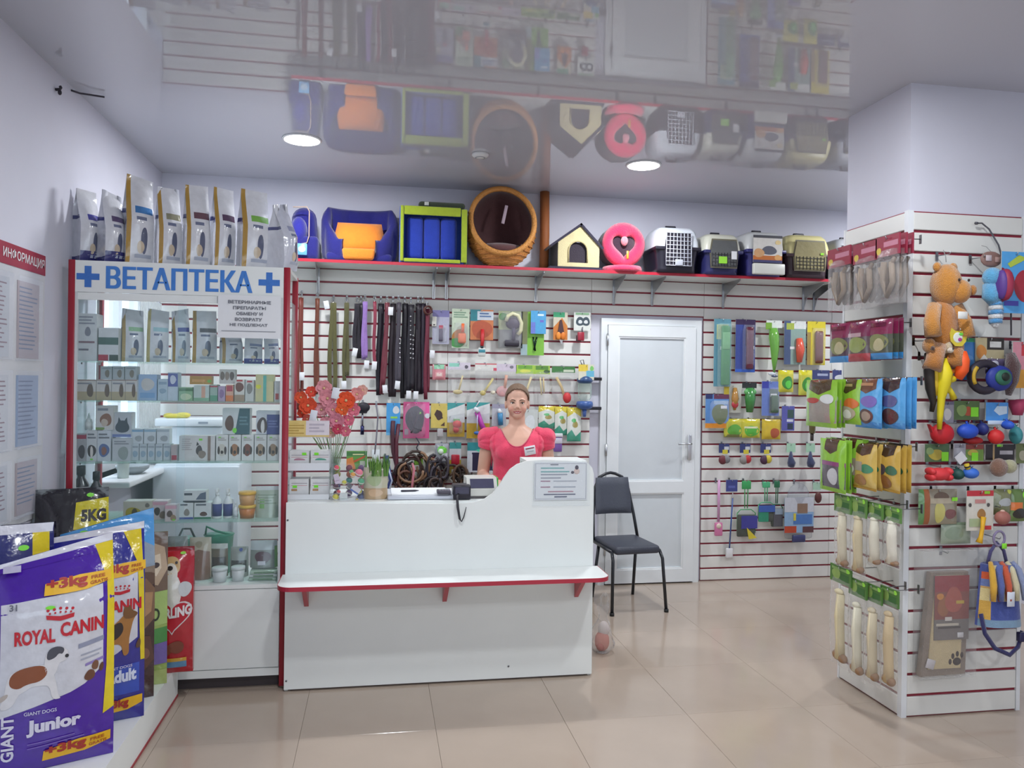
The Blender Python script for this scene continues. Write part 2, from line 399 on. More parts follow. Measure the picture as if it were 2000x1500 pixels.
# ---- cartons and shelf goods
def carton(loc, Wd, Ht, D, name, label, cat, base, layers=(), side=None, rz=0.0, sticker=None, group=None, finish='card', n=6, text=None):
    mb = MB(); sd = side or base
    skin_sheet(mb, Wd, Ht, 0, lambda u, v: D/2, base, layers, n, n+1, None, None, None, False)
    mb.add([(-Wd/2, -D/2, 0), (Wd/2, -D/2, 0), (Wd/2, D/2, 0), (-Wd/2, D/2, 0), (-Wd/2, -D/2, Ht), (Wd/2, -D/2, Ht), (Wd/2, D/2, Ht), (-Wd/2, D/2, Ht)],
           [(0, 3, 2, 1), (4, 5, 6, 7), (1, 2, 6, 5), (2, 3, 7, 6), (3, 0, 4, 7)], sd)
    mb.box(-Wd/2+.002, -D/2-.0006, Ht-.0045, Wd/2-.002, D/2-.01, Ht+.0012, sd)      # tucked flap
    o = mb.build(name, finish, None, loc, rz)
    if sticker:
        q = MB(); u, v, s = sticker; q.box((u-.5)*Wd-s, -D/2-.0016, v*Ht-s*.6, (u-.5)*Wd+s, -D/2-.0004, v*Ht+s*.6, '#7fe23a'); q.build('price_sticker', 'paper', o)
    if text:
        q = MB(); s, u, v, w, h, c = text; letters(q, s, (u-.5)*Wd, v*Ht, w*Wd, h*Ht, c, lambda x, z: D/2); q.build('lettering', 'paper', o)
    return tag(o, label, cat, group)

# ================================================================== THE ROOM
XR, YR = 4.7, -3.2
mb = MB(); mb.box(XL-.2, YR-.2, -.12, XR+.2, YB+.2, -.006, '#999')
floor = struct('floor', mb, 'grout')
tile_me = None; TS = .6
ix0 = math.floor((XL-.2)/TS)
for i in range(11):
    for j in range(16):
        x = XL+.02+i*TS; y = YB-(j+1)*TS+.02
        if x > XR: continue
        if tile_me is None:
            q = MB(); q.rbox(.0006, .0006, -.008, TS-.0006, TS-.0006, 0, '#fff', .0008, 1)
            t = q.build('floor_tile', 'floor_tile', floor, (x, y, 0)); tile_me = t.data
            for p in tile_me.polygons: p.use_smooth = False
        else:
            t = bpy.data.objects.new('floor_tile', tile_me); COL.objects.link(t); t.parent = floor; t.location = (x, y, 0)
mb = MB(); mb.box(XL-.2, YR-.2, ZC, XR+.2, YB+.2, ZC+.12, '#fff'); struct('ceiling', mb, 'stretch_ceiling')
# left wall with its window opening
WY0, WY1, WZ0, WZ1 = 4.61, 5.85, 1.00, 2.21
mb = MB()
for b in ((YR, 0, WY0, ZC), (WY1, 0, YB+.2, ZC), (WY0, 0, WY1, WZ0), (WY0, WZ1, WY1, ZC)):
    mb.box(XL-.2, b[0], b[1], XL, b[2], b[3], '#fff')
struct('wall_left', mb, 'plaster')
mb = MB()
for a, b in (((WY0, WZ0), (WY0+.06, WZ1)), ((WY1-.06, WZ0), (WY1, WZ1)), ((WY0, WZ0), (WY1, WZ0+.06)), ((WY0, WZ1-.06), (WY1, WZ1)), ((5.28, WZ0), (5.34, WZ1))):
    mb.box(XL-.15, a[0], a[1], XL-.09, b[0], b[1], '#e6e8ea')
win = struct('window_1', mb, 'plastic')
for a, b in ((WY0+.06, 5.28), (5.34, WY1-.06)):
    q = MB(); q.box(XL-.125, a, WZ0+.06, XL-.119, b, WZ1-.06, '#eef'); q.build('pane', 'pane', win)
q = MB(); q.rbox(XL-.15, WY0-.05, WZ0-.035, XL+.20, WY1+.025, WZ0, '#e4e6e8', .008); q.build('window_sill', 'plastic', win)
q = MB()
for k in range(28):
    y0 = WY0+.71+.018*k; q.box(XL+.012+.008*(k % 2), y0, 1.005, XL+.016+.008*(k % 2), y0+.02, 2.10, '#dfe3e4')
q.build('curtain', 'cloth', win)
# back wall and its slat boards
mb = MB(); mb.box(XL-.2, YB, 0, XR+.2, YB+.2, ZC, '#fff'); wall_back = struct('wall_back', mb, 'plaster')
DX0, DX1, DZ = 1.715, 2.545, 2.09
panels = [(XL+.002, -.62), (-.62, .52), (.52, 1.64)]
def slat_run(parent, x0, x1, z0, z1, y, top, name='slat_board', step=.1, base=0.0):
    q = MB(); q.box(x0, y+.010, z0, x1, y+.018, z1, '#fff'); q.build('slot_backing', 'slot_edge', parent)
    k = 0; shared = {}
    zs = [z0]+[base+step*i for i in range(60) if z0+.02 < base+step*i < z1-.02]+[z1]
    for a, b in zip(zs[:-1], zs[1:]):
        h = round(b-a-.014, 4)
        if h not in shared:
            m = MB(); m.rbox(x0+.0008, y, .007, x1-.0008, y+.014, .007+h, '#fff', .0025, 1)
            o = m.build(name, 'slat_laminate', parent, (0, 0, a)); shared[h] = o.data
            for p in o.data.polygons: p.use_smooth = False
        else:
            o = bpy.data.objects.new(name, shared[h]); COL.objects.link(o); o.parent = parent; o.location = (0, 0, a)
for x0, x1 in panels: slat_run(wall_back, x0, x1, .0, 2.40, SLAT, 2.40)
slat_run(wall_back, 1.64, 2.575, 2.12, 2.40, SLAT, 2.40)
for x0, x1 in ((2.575, 3.70), (3.70, XR)): slat_run(wall_back, x0, x1, .0, 2.40, SLAT, 2.40)
mb = MB(); mb.box(XR, YR, 0, XR+.2, YB+.2, ZC, '#fff'); struct('wall_right', mb, 'plaster')
mb = MB()
for a, b, c, d in ((XL-.2, 2.25, XR+.2, ZC), (XL-.2, 0, XR+.2, .3), (XL-.2, .3, -.9, 2.25), (4.0, .3, XR+.2, 2.25)):
    mb.box(a, YR-.2, b, c, YR, d, '#fff')
struct('wall_rear', mb, 'plaster')
mb = MB()
for x in (-.9, .32, 1.52, 2.74, 3.94): mb.box(x, YR-.12, .3, x+.06, YR-.06, 2.25, '#e6e8ea')
for z in (.3, 2.19): mb.box(-.9, YR-.12, z, 4.0, YR-.06, z+.06, '#e6e8ea')
w2 = struct('window_2', mb, 'plastic')
for x in (-.9, .32, 1.52, 2.74):
    q = MB(); q.box(x+.06, YR-.095, .36, x+1.2, YR-.09, 2.19, '#eef'); q.build('pane', 'pane', w2)
# door in the back wall
mb = MB(); yd = SLAT-.03
mb.box(DX0, yd, 0, DX0+.05, YB, DZ, '#e3e8ea'); mb.box(DX1-.05, yd, 0, DX1, YB, DZ, '#e3e8ea'); mb.box(DX0+.05, yd, DZ-.05, DX1-.05, YB, DZ, '#e3e8ea')
door = struct('door_1', mb, 'plastic')
lx0, lx1, ly = DX0+.053, DX1-.053, SLAT-.045
q = MB()
q.box(lx0, ly, .012, lx0+.085, ly+.05, DZ-.053, '#e6ebed'); q.box(lx1-.085, ly, .012, lx1, ly+.05, DZ-.053, '#e6ebed')
for z0, z1 in ((.012, .115), (.72, .81), (DZ-.14, DZ-.053)): q.box(lx0+.085, ly, z0, lx1-.085, ly+.05, z1, '#e6ebed')
leaf = q.build('door_leaf', 'plastic', door)
for z0, z1 in ((.115, .72), (.81, DZ-.14)):
    q = MB(); q.box(lx0+.085, ly+.018, z0, lx1-.085, ly+.032, z1, '#d3dade'); q.build('panel', 'plastic', leaf)
    q = MB()
    for a in ((lx0+.085, z0, lx0+.097, z1), (lx1-.097, z0, lx1-.085, z1), (lx0+.097, z0, lx1-.097, z0+.012), (lx0+.097, z1-.012, lx1-.097, z1)):
        q.box(a[0], ly+.006, a[1], a[2], ly+.02, a[3], '#eef1f2')
    q.build('glazing_bead', 'plastic', leaf)
q = MB(); hx = lx1-.045; q.rbox(hx-.016, ly-.012, .98, hx+.016, ly, 1.18, '#dfe2e4', .005); q.tube([(hx, ly-.01, 1.11), (hx, ly-.045, 1.11), (hx-.02, ly-.05, 1.11), (hx-.11, ly-.05, 1.11)], .008, '#c9cdd1', 8)
q.build('door_handle', 'metal', leaf)
for z in (.28, 1.06, 1.92):
    q = MB(); q.tube([(DX0+.045, ly-.006, z-.045), (DX0+.045, ly-.006, z+.045)], .009, '#c4c8cc', 8); q.build('hinge', 'metal', door)
# column with slatted cladding
mb = MB(); mb.box(CX0, CY0, 0, CX1, CY1, ZC, '#fff'); colm = struct('wall_column', mb, 'plaster')
ST, SB = .1011, .0035
slat_run(colm, CX0+.012, CX1-.02, .0, 2.425, CY0-.016, 2.42, step=ST, base=SB)
def slat_run_side(parent, y0, y1, z1, x):
    q = MB(); q.box(x-.006, y0, 0, x-.001, y1, z1, '#fff'); q.build('slot_backing', 'slot_edge', parent)
    zs = [0]+[SB+ST*i for i in range(1, 60) if SB+ST*i < z1-.02]+[z1]; shared = {}
    for a, b in zip(zs[:-1], zs[1:]):
        h = round(b-a-.014, 4)
        if h not in shared:
            m = MB(); m.rbox(x-.016, y0, .007, x-.002, y1, .007+h, '#fff', .0025, 1); o = m.build('slat_board', 'slat_laminate', parent, (0, 0, a)); shared[h] = o.data
            for p in o.data.polygons: p.use_smooth = False
        else:
            o = bpy.data.objects.new('slat_board', shared[h]); COL.objects.link(o); o.parent = parent; o.location = (0, 0, a)
slat_run_side(colm, CY0+.012, CY1-.012, 2.425, CX0)
q = MB(); q.box(CX0-.017, CY0-.017, 0, CX0+.0115, CY0+.0115, 2.427, '#e4e7ea'); q.box(CX1-.0195, CY0-.017, 0, CX1+.002, CY0, 2.427, '#e4e7ea'); q.box(CX0-.017, CY1-.0115, 0, CX0, CY1+.004, 2.427, '#e4e7ea')
q.build('corner_trim', 'plastic', colm)
# low plinth for the sacks by the left wall
PX, PY0, PY1, PZ = -.956, 1.6, 4.05, .16
root = T('display_plinth', 'low white plinth with red lower edge carrying the big food sacks', 'plinth', (0, 0, 0))
q = MB(); q.box(XL+.003, PY0, PZ-.02, PX, PY1, PZ, '#dcdfde'); q.build('top_board', 'white_laminate', root)
q = MB(); q.box(PX-.018, PY0, .012, PX-.001, PY1, PZ-.0205, '#dcdfde'); q.box(XL+.003, PY1-.018, .012, PX-.018, PY1, PZ-.0205, '#dcdfde'); q.build('riser', 'white_laminate', root)
q = MB(); q.box(PX-.016, PY0, 0.001, PX+.002, PY1, .0118, '#fff'); q.build('edge_strip', 'red_edge', root)
# pipe
q = MB(); pc = onY(1063, 450, 5.80); q.tube([(pc.x, 5.80, 2.415), (pc.x+.004, 5.80, 2.7), (pc.x, 5.80, ZC-.001)], .036, '#9a5a2e', 16)
tag(q.build('heating_pipe', 'matte'), 'vertical brown painted pipe between wicker basket and kennel', 'pipe')
# ceiling downlights
def downlight(x, y, label, w=LAMP_W):
    r = T('ceiling_downlight', label, 'light', (x, y, ZC), 0, 'recessed ceiling downlights')
    q = MB(); q.lathe([(.104, 0), (.116, 0), (.118, -.005), (.114, -.009), (.106, -.009), (.104, 0)], '#e8eaec', 32); q.build('rim', 'plastic', r)
    q = MB(); q.lathe([(.105, -.004), (.105, -.009), (.0, -.014)], '#fff', 32); q.build('lens', 'lamp', r)
    l = bpy.data.lights.new('downlight_lamp', 'AREA'); l.shape = 'DISK'; l.size = .17; l.energy = w; l.color = (.93, .96, 1.0); l.spread = PI
    o = bpy.data.objects.new('downlight_lamp', l); COL.objects.link(o); o.location = (0, 0, -.018); o.parent = r
downlight(-.474, 4.863, 'glowing round ceiling downlight above the pharmacy cabinet and blue pet bed')
downlight(1.727, 4.937, 'glowing round ceiling downlight above the plastic pet carriers')
for x, y, w_ in ((.15, 2.2, 'in front of the counter'), (1.81, 2.5, 'between counter and column'), (3.95, 4.9, 'behind the slatted column'), (.6, -.2, 'nearer the entrance'), (2.9, .2, 'in the aisle on the column side')):
    downlight(x, y, 'round ceiling downlight beyond the picture edge, '+w_)
r = T('smoke_detector', 'small white disc smoke detector between the two ceiling downlights', 'detector', (.627, 4.921, ZC))
q = MB(); q.lathe([(.055, 0), (.055, -.012), (.045, -.022), (.022, -.030), (0, -.031)], '#dcdcdc', 24); q.build('housing', 'plastic', r)
q = MB(); q.lathe([(.03, -.0215), (.034, -.029), (.03, -.030), (.026, -.029)], '#9a9aa0', 24); q.build('grille', 'plastic', r)
# long wall shelf
SX0, SX1, SZ, SY0 = -.62, XR-.3, 2.40, 5.54
root = T('wall_shelf', 'long white shelf with red front edge along the top of the slat wall', 'shelf')
seg = [(SX0, .62), (.62, 1.86), (1.86, 3.1), (3.1, SX1)]
for a, b in seg:
    q = MB(); q.box(a+.0008, SY0+.003, SZ, b-.0008, YB-.001, SZ+.018, '#d8dad8'); o = q.build('shelf_board', 'white_laminate', root)
    q = MB(); q.box(a+.0008, SY0, SZ-.002, b-.0008, SY0+.003, SZ+.019, '#b8283c'); q.build('edge_strip', 'plastic', o)
for px in (619, 849, 874, 1052, 1207, 1283, 1424, 1583, 1604):
    x = onY(px, 580, 5.75).x; q = MB()
    q.box(x-.010, SLAT-.006, SZ-.20, x+.010, SLAT, SZ-.002, '#a9acb0')
    q.add([(x-.002, SLAT-.006, SZ-.20), (x-.002, SLAT-.006, SZ-.004), (x-.002, SLAT-.30, SZ-.004), (x-.002, SLAT-.30, SZ-.016), (x-.002, SLAT-.06, SZ-.10),
           (x+.002, SLAT-.006, SZ-.20), (x+.002, SLAT-.006, SZ-.004), (x+.002, SLAT-.30, SZ-.004), (x+.002, SLAT-.30, SZ-.016), (x+.002, SLAT-.06, SZ-.10)],
          [(0, 1, 2, 3, 4), (9, 8, 7, 6, 5), (0, 4, 9, 5), (4, 3, 8, 9), (3, 2, 7, 8), (2, 1, 6, 7)], '#b2b5b9')
    q.build('shelf_bracket', 'metal', root)
# information board on the left wall
def LW(px, py, d=0.0): return onX(px, py, XL+d)
root = T('information_board', 'white information board with dark red header and clear paper pockets', 'notice board', (XL, 0, 0))
def wallrect(mb, y0, z0, y1, z1, d0, d1, c): mb.box(d0, y0, z0, d1, y1, z1, c)
by1 = 3.92; by0 = 3.02; bt = 2.135
q = MB(); wallrect(q, by0, .93, by1, bt, .001, .006, '#d9dade'); q.build('back_panel', 'plastic', root)
q = MB(); wallrect(q, by0, bt-.092, by1, bt, .0062, .009, '#a52a42'); hd = q.build('header', 'card', root)
q = MB(); v, f, _ = text_geo('ИНФОРМАЦИЯ', .012)
q.add([(.0105, 3.505+(3.905-3.505)*a, bt-.070+.050*b) for a, b in v], f, '#f0eef0'); q.build('lettering', 'paper', hd)
k = 0
for (za, zb) in ((1.645, 2.01), (1.26, 1.60), (.96, 1.22)):
    for (ya, yb) in ((3.06, 3.30), (3.34, 3.58), (3.63, 3.87)):
        q = MB(); wallrect(q, ya+.012, za+.01, yb-.012, zb-.02, .0065, .0085, ['#e8e8ea', '#c9cdd4', '#b9aeb4', '#dfe0e4', '#cfd2d8', '#9fb0cc'][k % 6])
        pp = q.build('paper_sheet', 'paper', root)
        q = MB(); R = random.Random(k)
        z = zb-.05
        while z > za+.04:
            wallrect(q, ya+.03, z, yb-.03-R.random()*.06, z+.006, .0087, .0090, ['#6d7078', '#8a6f78', '#70809c'][k % 3]); z -= .019
        q.build('print', 'paper', pp)
        q = MB(); wallrect(q, ya, za, yb, zb, .020, .0215, '#eef'); q.box(.0065, ya, za, .0205, yb, za+.002, '#eef'); q.build('clear_pocket', 'acrylic', root)
        k += 1
# loose wire ends on the left wall
a = LW(108, 175); q = MB()
q.tube([(XL+.001, a.y, a.z), (XL+.02, a.y, a.z+.003), (XL+.024, a.y+.002, a.z+.012), (XL+.02, a.y+.004, a.z+.018)], .007, '#2a2630', 7)
q.ell(XL+.02, a.y, a.z-.012, .009, .009, .013, '#241f2a')
tag(q.build('wall_cable_stub', 'rubber'), 'short black cable stub curling from the upper left wall', 'cable')
b = LW(146, 181); q = MB(); q.tube([(XL+.001, b.y-.05, b.z-.006), (XL+.03, b.y-.02, b.z-.008), (XL+.08, b.y+.02, b.z), (XL+.13, b.y+.035, b.z)], .005, '#3a3540', 6)
tag(q.build('wall_wire', 'rubber'), 'thin dark wire poking from the left wall under the ceiling', 'wire')

# ================================================================== PHARMACY CABINET
KX0, KX1, KY0, KY1, KZ = -1.492, -.448, 4.08, 4.50, 2.148
cab = T('pharmacy_cabinet', 'tall glass pharmacy cabinet with white sign board, red posts and glass shelves', 'cabinet', (0, 0, 0))
for a in (KX0, KX1-.030):
    q = MB(); q.rbox(a, KY0, .012, a+.030, KY0+.028, KZ, '#9c2233', .002, 1); q.build('post', 'plastic', cab)
    q = MB(); q.rbox(a, KY1-.028, .012, a+.030, KY1, KZ, '#9c2233', .002, 1); q.build('post', 'plastic', cab)
for a in (KX0+.0305, KX1-.0425):
    q = MB(); q.box(a, KY0+.004, .54, a+.012, KY0+.016, 2.0, '#d5d8da'); q.build('stile', 'plastic', cab)
q = MB(); q.box(KX0+.031, KY0+.002, 1.992, KX1-.031, KY0+.020, KZ-.002, '#d8dcde'); hb = q.build('sign_board', 'white_laminate', cab)
q = MB(); q.box(KX0+.031, KY0+.006, 1.955, KX1-.031, KY0+.020, 1.990, '#cfd3d6'); q.build('rail', 'white_laminate', cab)
q = MB(); q.box(KX0+.002, KY0+.021, KZ-.02, KX1-.002, KY1-.001, KZ-.001, '#d4d7d9'); q.build('top_board', 'white_laminate', cab)
yf = KY0+.002
a = onY(208, 572, yf); b = onY(492, 524, yf)
q = MB(); [letters(q, 'ВЕТАПТЕКА', a.x+dx_, 2.012, onY(492, 560, yf).x-a.x, .110, '#3f7fcf', (lambda x, z, k_=k_: .0005*k_), .012) for k_, dx_ in enumerate((-.0035, 0, .0035))]; q.v = [(x, y+yf, z) for x, y, z in q.v]; q.build('lettering', 'card', hb)
for px in (172, 526):
    c = onY(px, 545, yf); q = MB(); s, w = .052, .0155
    q.prism([(c.x-w, 2.067-s), (c.x+w, 2.067-s), (c.x+w, 2.067-w), (c.x+s, 2.067-w), (c.x+s, 2.067+w), (c.x+w, 2.067+w), (c.x+w, 2.067+s), (c.x-w, 2.067+s), (c.x-w, 2.067+w), (c.x-s, 2.067+w), (c.x-s, 2.067-w), (c.x-w, 2.067-w)], yf-.0015, yf-.0003, '#3b74c4')
    q.build('blue_cross', 'card', hb)
SHZ = (1.655, 1.460, 1.155, .855)
for z in SHZ:
    q = MB(); q.box(KX0+.031, KY0+.030, z-.007, KX1-.031, KY1-.03, z, '#bfe6d8'); q.build('glass_shelf', 'glass', cab)
    for x in (KX0+.034, KX1-.040):
        for y in (KY0+.08, KY1-.09):
            q = MB(); q.box(x, y, z-.016, x+.006, y+.01, z-.0075, '#b5b8bb'); q.build('shelf_pin', 'metal', cab)
for x in (KX0+.012, KX1-.016):
    q = MB(); q.box(x, KY0+.030, .55, x+.004, KY1-.03, 1.99, '#dff'); q.build('side_glass', 'pane', cab)
xm = (KX0+KX1)/2
for x0, x1, dy in ((KX0+.045, xm+.02, .0), (xm-.02, KX1-.045, .007)):
    q = MB(); q.box(x0, KY0+.019+dy, .545, x1, KY0+.023+dy, 1.952, '#dff'); q.build('front_glass', 'pane', cab)
q = MB(); q.box(KX0+.031, KY0+.002, .515, KX1-.031, KY1-.002, .535, '#d9dcdc'); q.build('deck', 'white_laminate', cab)
q = MB(); q.box(KX0+.031, KY0+.014, .075, KX1-.031, KY1-.002, .514, '#d9dcdc'); q.build('base_body', 'white_laminate', cab)
for x0, x1 in ((KX0+.033, xm-.001), (xm+.001, KX1-.033)):
    q = MB(); q.box(x0, KY0+.003, .112, x1, KY0+.0135, .511, '#dcdfdf'); q.build('base_door', 'white_laminate', cab)
q = MB(); q.box(KX0+.031, KY0+.001, .070, KX1-.031, KY0+.0135, .108, '#d9dcdc'); q.build('base_rail', 'white_laminate', cab)
q = MB(); q.box(KX0+.04, KY0+.06, .0, KX1-.04, KY1-.03, .0745, '#4a4244'); q.build('toe_kick', 'matte', cab)
# notice taped to the glass
a = onY(426, 575, 4.07); b = onY(548, 662, 4.07); root = T('paper_notice', 'white paper notice with grey capitals taped to the cabinet glass', 'notice', (a.x, 4.072, b.z))
w, h = b.x-a.x, a.z-b.z; wr = wrinkle(5)
q = MB(); skin_sheet(q, w, h, 0, lambda u, v: .0015+.003*(1-v)**2*abs(wr(u, v)), '#e3e5e8', (), 6, 8); q.v = [(x+w/2, y, z) for x, y, z in q.v]; q.build('sheet', 'paper', root)
q = MB()
for i, (s, u0, u1) in enumerate((('ВЕТЕРИНАРНЫЕ', .16, .84), ('ПРЕПАРАТЫ', .24, .76), ('ОБМЕНУ И', .29, .71), ('ВОЗВРАТУ', .27, .70), ('НЕ ПОДЛЕЖАТ', .19, .79))):
    letters(q, s, u0*w, h*(.80-.134*i), (u1-u0)*w, h*.078, '#6d707a', lambda x, z: .004, .03)
q.box(.06*w, -.0052, h*.155, .92*w, -.0045, h*.168, '#8a8d96'); q.build('lettering', 'paper', root)

# ---- sacks standing on top of the cabinet
GOLD = '#b08a3a'
def food_sack(x0, y0, x1, zb, Y, label, stripe, head, low=None, rz=.55, name='food_sack', group=None, D=.085, topcol='#dcdde2', W=None, lean=0.0):
    """white sack with a coloured stripe on its front edge"""
    c = onY((x0+x1)/2, y0, Y); H = c.z-zb; Wd = W or (onY(x1, y0, Y).x-onY(x0, y0, Y).x)*.84
    L = [('r', 0, .0, .15, 1, stripe)] if stripe else []
    L += [('r', .28, .58, .96, .66, head), ('r', .32, .50, .70, .54, '#6f7690'), ('e', .62, .28, .12, .15, '#5a6078'), ('e', .50, .2, .13, .07, '#c8b69c'), ('r', .3, .08, .9, .12, '#aeb4c4')]
    sd = ('#d8dae2', [('r', .1, .58, .9, .63, '#4a4f7c'), ('r', .2, .30, .8, .32, '#b4b8c6')])
    if low: L += [('r', 0, 0, 1, .17, low)]; sd[1].append(('r', 0, 0, 1, .10, low))
    s = hash((x0, y0)) % 99
    R_ = random.Random(s); mb, fr, wf = gusset_bag(Wd, D*1.15, H, topcol, L, sd, 12, 20, .026, wrinkle(s, 7, 7, 12), .011, .46+.1*R_.random(), .07, .05, lean+R_.uniform(-.012, .02))
    sg = R_.uniform(-.03, .03); mb.v = [(x+.25*sg*(z/H)**3, y, z-sg*(x/Wd)*(z/H)**3) for x, y, z in mb.v]; rz += R_.uniform(-.06, .12)
    return tag(mb.build(name, 'foil', None, (c.x, Y, zb+.001), rz), label, 'food sack', group or 'white food sacks on top of the cabinet')
food_sack(140, 373, 192, KZ, 4.28, 'white sack with navy foot at the wall end of the cabinet top', None, '#4a4aa0', '#2c2c72', .75, D=.10)
food_sack(192, 378, 243, KZ, 4.25, 'second white navy-footed sack from the wall on the cabinet top', None, '#5a4a70', '#2c2c72', .75, D=.10)
food_sack(236, 350, 300, KZ, 4.27, 'tallest gold-striped white sack, with a folded shiny top, on the cabinet', GOLD, '#3c78b4', None, .5, D=.11, lean=-.03)
food_sack(302, 368, 356, KZ, 4.26, 'gold-striped white sack right after the folded-top sack on the cabinet', GOLD, '#8d8a72', None, .42)
food_sack(356, 364, 412, KZ, 4.25, 'gold-striped sack with a maroon label band on the cabinet top', GOLD, '#6b4a54', None, .42)
food_sack(410, 370, 460, KZ, 4.27, 'narrow gold-striped sack left of the green-labelled one on the cabinet', GOLD, '#59425c', None, .45)
food_sack(462, 374, 528, KZ, 4.24, 'gold-striped white sack with bright green label band on the cabinet', GOLD, '#78b04a', None, .36, D=.10)
food_sack(528, 400, 576, KZ, 4.22, 'plain silvery white sack at the end of the cabinet beside the blue bed', '#c9cbd6', '#8f93b0', None, .95, D=.11, topcol='#c6c9d6')

# ---- goods on the glass shelves
def sb(x0, y0, x1, zb, Y, D, name, label, base, layers=(), side=None, sticker=None, cat='box', rz=0.0, group='medicine boxes in the glass cabinet', text=None):
    a = onY(x0, y0, Y-D/2); b = onY(x1, y0, Y-D/2)
    return carton(((a.x+b.x)/2, Y, zb+.0008), (b.x-a.x)*.97, max(.012, (a.z+b.z)/2-zb), D, name, label, cat, base, layers, side, rz, sticker, group, text=text)
zA, zB, zC_, zD = SHZ; zE = .535
WH = '#d8dadc'
# top glass shelf
sb(150, 613, 190, zA, 4.22, .09, 'medicine_box', 'tall white box with grey print at the wall end of the top glass shelf', WH, [('e', .55, .62, .15, .1, '#8a8c98'), ('l', .1, .75, .9, .95, 3, '#9a9ca8'), ('r', .1, .38, .9, .42, '#8b6a74'), ('r', .1, .22, .6, .26, '#77737f')])
sb(192, 641, 232, zA, 4.22, .08, 'medicine_box', 'white box with dark green band and red foot on the top glass shelf', WH, [('r', 0, .5, 1, .72, '#4c6a62'), ('r', 0, .02, .5, .2, '#b22a44'), ('r', .55, .02, 1, .2, '#41514a')])
for x0, y0, x1, st, hd, lab in ((234, 605, 284, '#b49a62', '#9cc49a', 'pale sack with faint green label, first on the top glass shelf'),
                           (284, 606, 334, '#c8b878', '#a8ccd4', 'sack with pale turquoise label band on the top glass shelf'),
                           (334, 606, 374, GOLD, '#45459c', 'sack with short navy label on the top glass shelf'),
                           (372, 608, 428, GOLD, '#5d5a60', 'sack with dark grey label band on the top glass shelf'),
                           (428, 640, 476, GOLD, '#b9bcc4', 'sack below the paper notice on the top glass shelf')):
    food_sack(x0, y0, x1, zA, 4.27, lab, st, hd, None, .3, group='food sacks inside the glass cabinet', D=.07)
for x0, x1, w in ((474, 516, 'left'), (514, 548, 'right')):
    food_sack(x0, 652, x1, zA, 4.25, 'small white sack with navy foot, %s one under the notice corner' % ('inner' if w == 'left' else 'outer'), None, '#8088b0', '#3a3a8c', .2, group='food sacks inside the glass cabinet', D=.06)
# second shelf
for i, (x0, x1) in enumerate(((147, 188), (188, 218), (218, 245), (245, 268))):
    sb(x0, 742, x1, zB, 4.20, .08, 'medicine_box', ['first', 'second', 'third', 'fourth'][i]+' beige animal-picture box from the wall on the second glass shelf', '#cfcac6', [('r', 0, 0, 1, .42, '#b8a888'), ('e', .72, .48, .16, .34, '#6a5648'), ('r', .08, .78, .8, .86, '#8f9098'), ('r', 0, .96, 1, 1, '#8a6a5c')])
bz = onY(200, 742, 4.16).z+.002
for i, (x0, x1) in enumerate(((196, 219), (220, 243), (244, 267))):
    sb(x0, 716, x1, bz, 4.21, .06, 'medicine_box', 'small grey box %s on the beige boxes of the second shelf' % ['nearest the wall', 'in the middle', 'at the far side'][i]+' stacked', '#aeb4b8', [('e', .6, .45, .2, .3, '#7c7468'), ('r', .1, .8, .9, .9, '#8d9298')])
S2 = [(270, 732, 307, '#9fb8d8', [('e', .5, .62, .36, .24, '#c9c6c4'), ('r', .1, .1, .9, .3, '#7fa6d2')], 'sky blue box with a pale animal picture on the second shelf'),
      (308, 741, 328, '#b9c9d6', [('e', .5, .45, .35, .12, '#93a9bd'), ('r', .1, .75, .9, .88, '#8fa4ba')], 'pale blue narrow box beside the sky blue box'),
      (328, 728, 348, '#c6d0dc', [('r', 0, .5, 1, 1, '#5a62a8'), ('e', .5, .75, .3, .16, '#cfd2e2')], 'box with violet blue upper half on the second shelf'),
      (349, 757, 377, '#8fb48a', [('r', 0, .72, 1, 1, '#4c7a4c'), ('e', .5, .3, .4, .25, '#cbd6b0')], 'green box under the ochre box on the second shelf'),
      (378, 753, 409, '#c2ccc6', [('r', .5, .1, .75, .95, '#d6a48c'), ('r', 0, 0, 1, .2, '#8cb494')], 'pale box with orange stripe under the ochre box'),
      (410, 752, 425, '#9db4a8', [('r', 0, .0, 1, .35, '#5f9a7c'), ('r', 0, .85, 1, 1, '#b23a4c')], 'tiny green box with red top on the second shelf'),
      (426, 755, 440, '#b49ab8', [('e', .5, .5, .35, .3, '#8c6c98')], 'tiny mauve box in the middle of the second shelf'),
      (441, 752, 456, '#d8a48c', [('r', 0, 0, 1, .35, '#e07a3c'), ('r', .1, .6, .9, .95, '#b23a4c')], 'tiny orange and red box on the second shelf'),
      (458, 742, 478, '#d9d2ca', [('e', .5, .66, .42, .22, '#6e3a2c'), ('r', 0, 0, 1, .3, '#a58a72'), ('r', .2, .92, .8, 1, '#c03038')], 'box with a brown dog face and red tab on the second shelf'),
      (479, 743, 496, '#cfcdc9', [('e', .5, .6, .35, .25, '#8a8680'), ('r', .2, .9, .8, .98, '#c03038')], 'box with a grey animal next to the brown dog box'),
      (499, 732, 535, '#d6cc98', [('r', .42, 0, .6, 1, '#5fb8ac'), ('e', .16, .55, .15, .08, '#e6e23a'), ('r', .6, .75, 1, .95, '#c2c690')], 'cream box with a vertical turquoise stripe on the second shelf'),
      (536, 745, 547, '#d5d5d3', [('r', .2, .1, .8, .4, '#c04c4c')], 'thin white and red box at the post end of the second shelf')]
for x0, y0, x1, b, L, lab in S2: sb(x0, y0, x1, zB, 4.22, .07, 'medicine_box', lab, b, L)
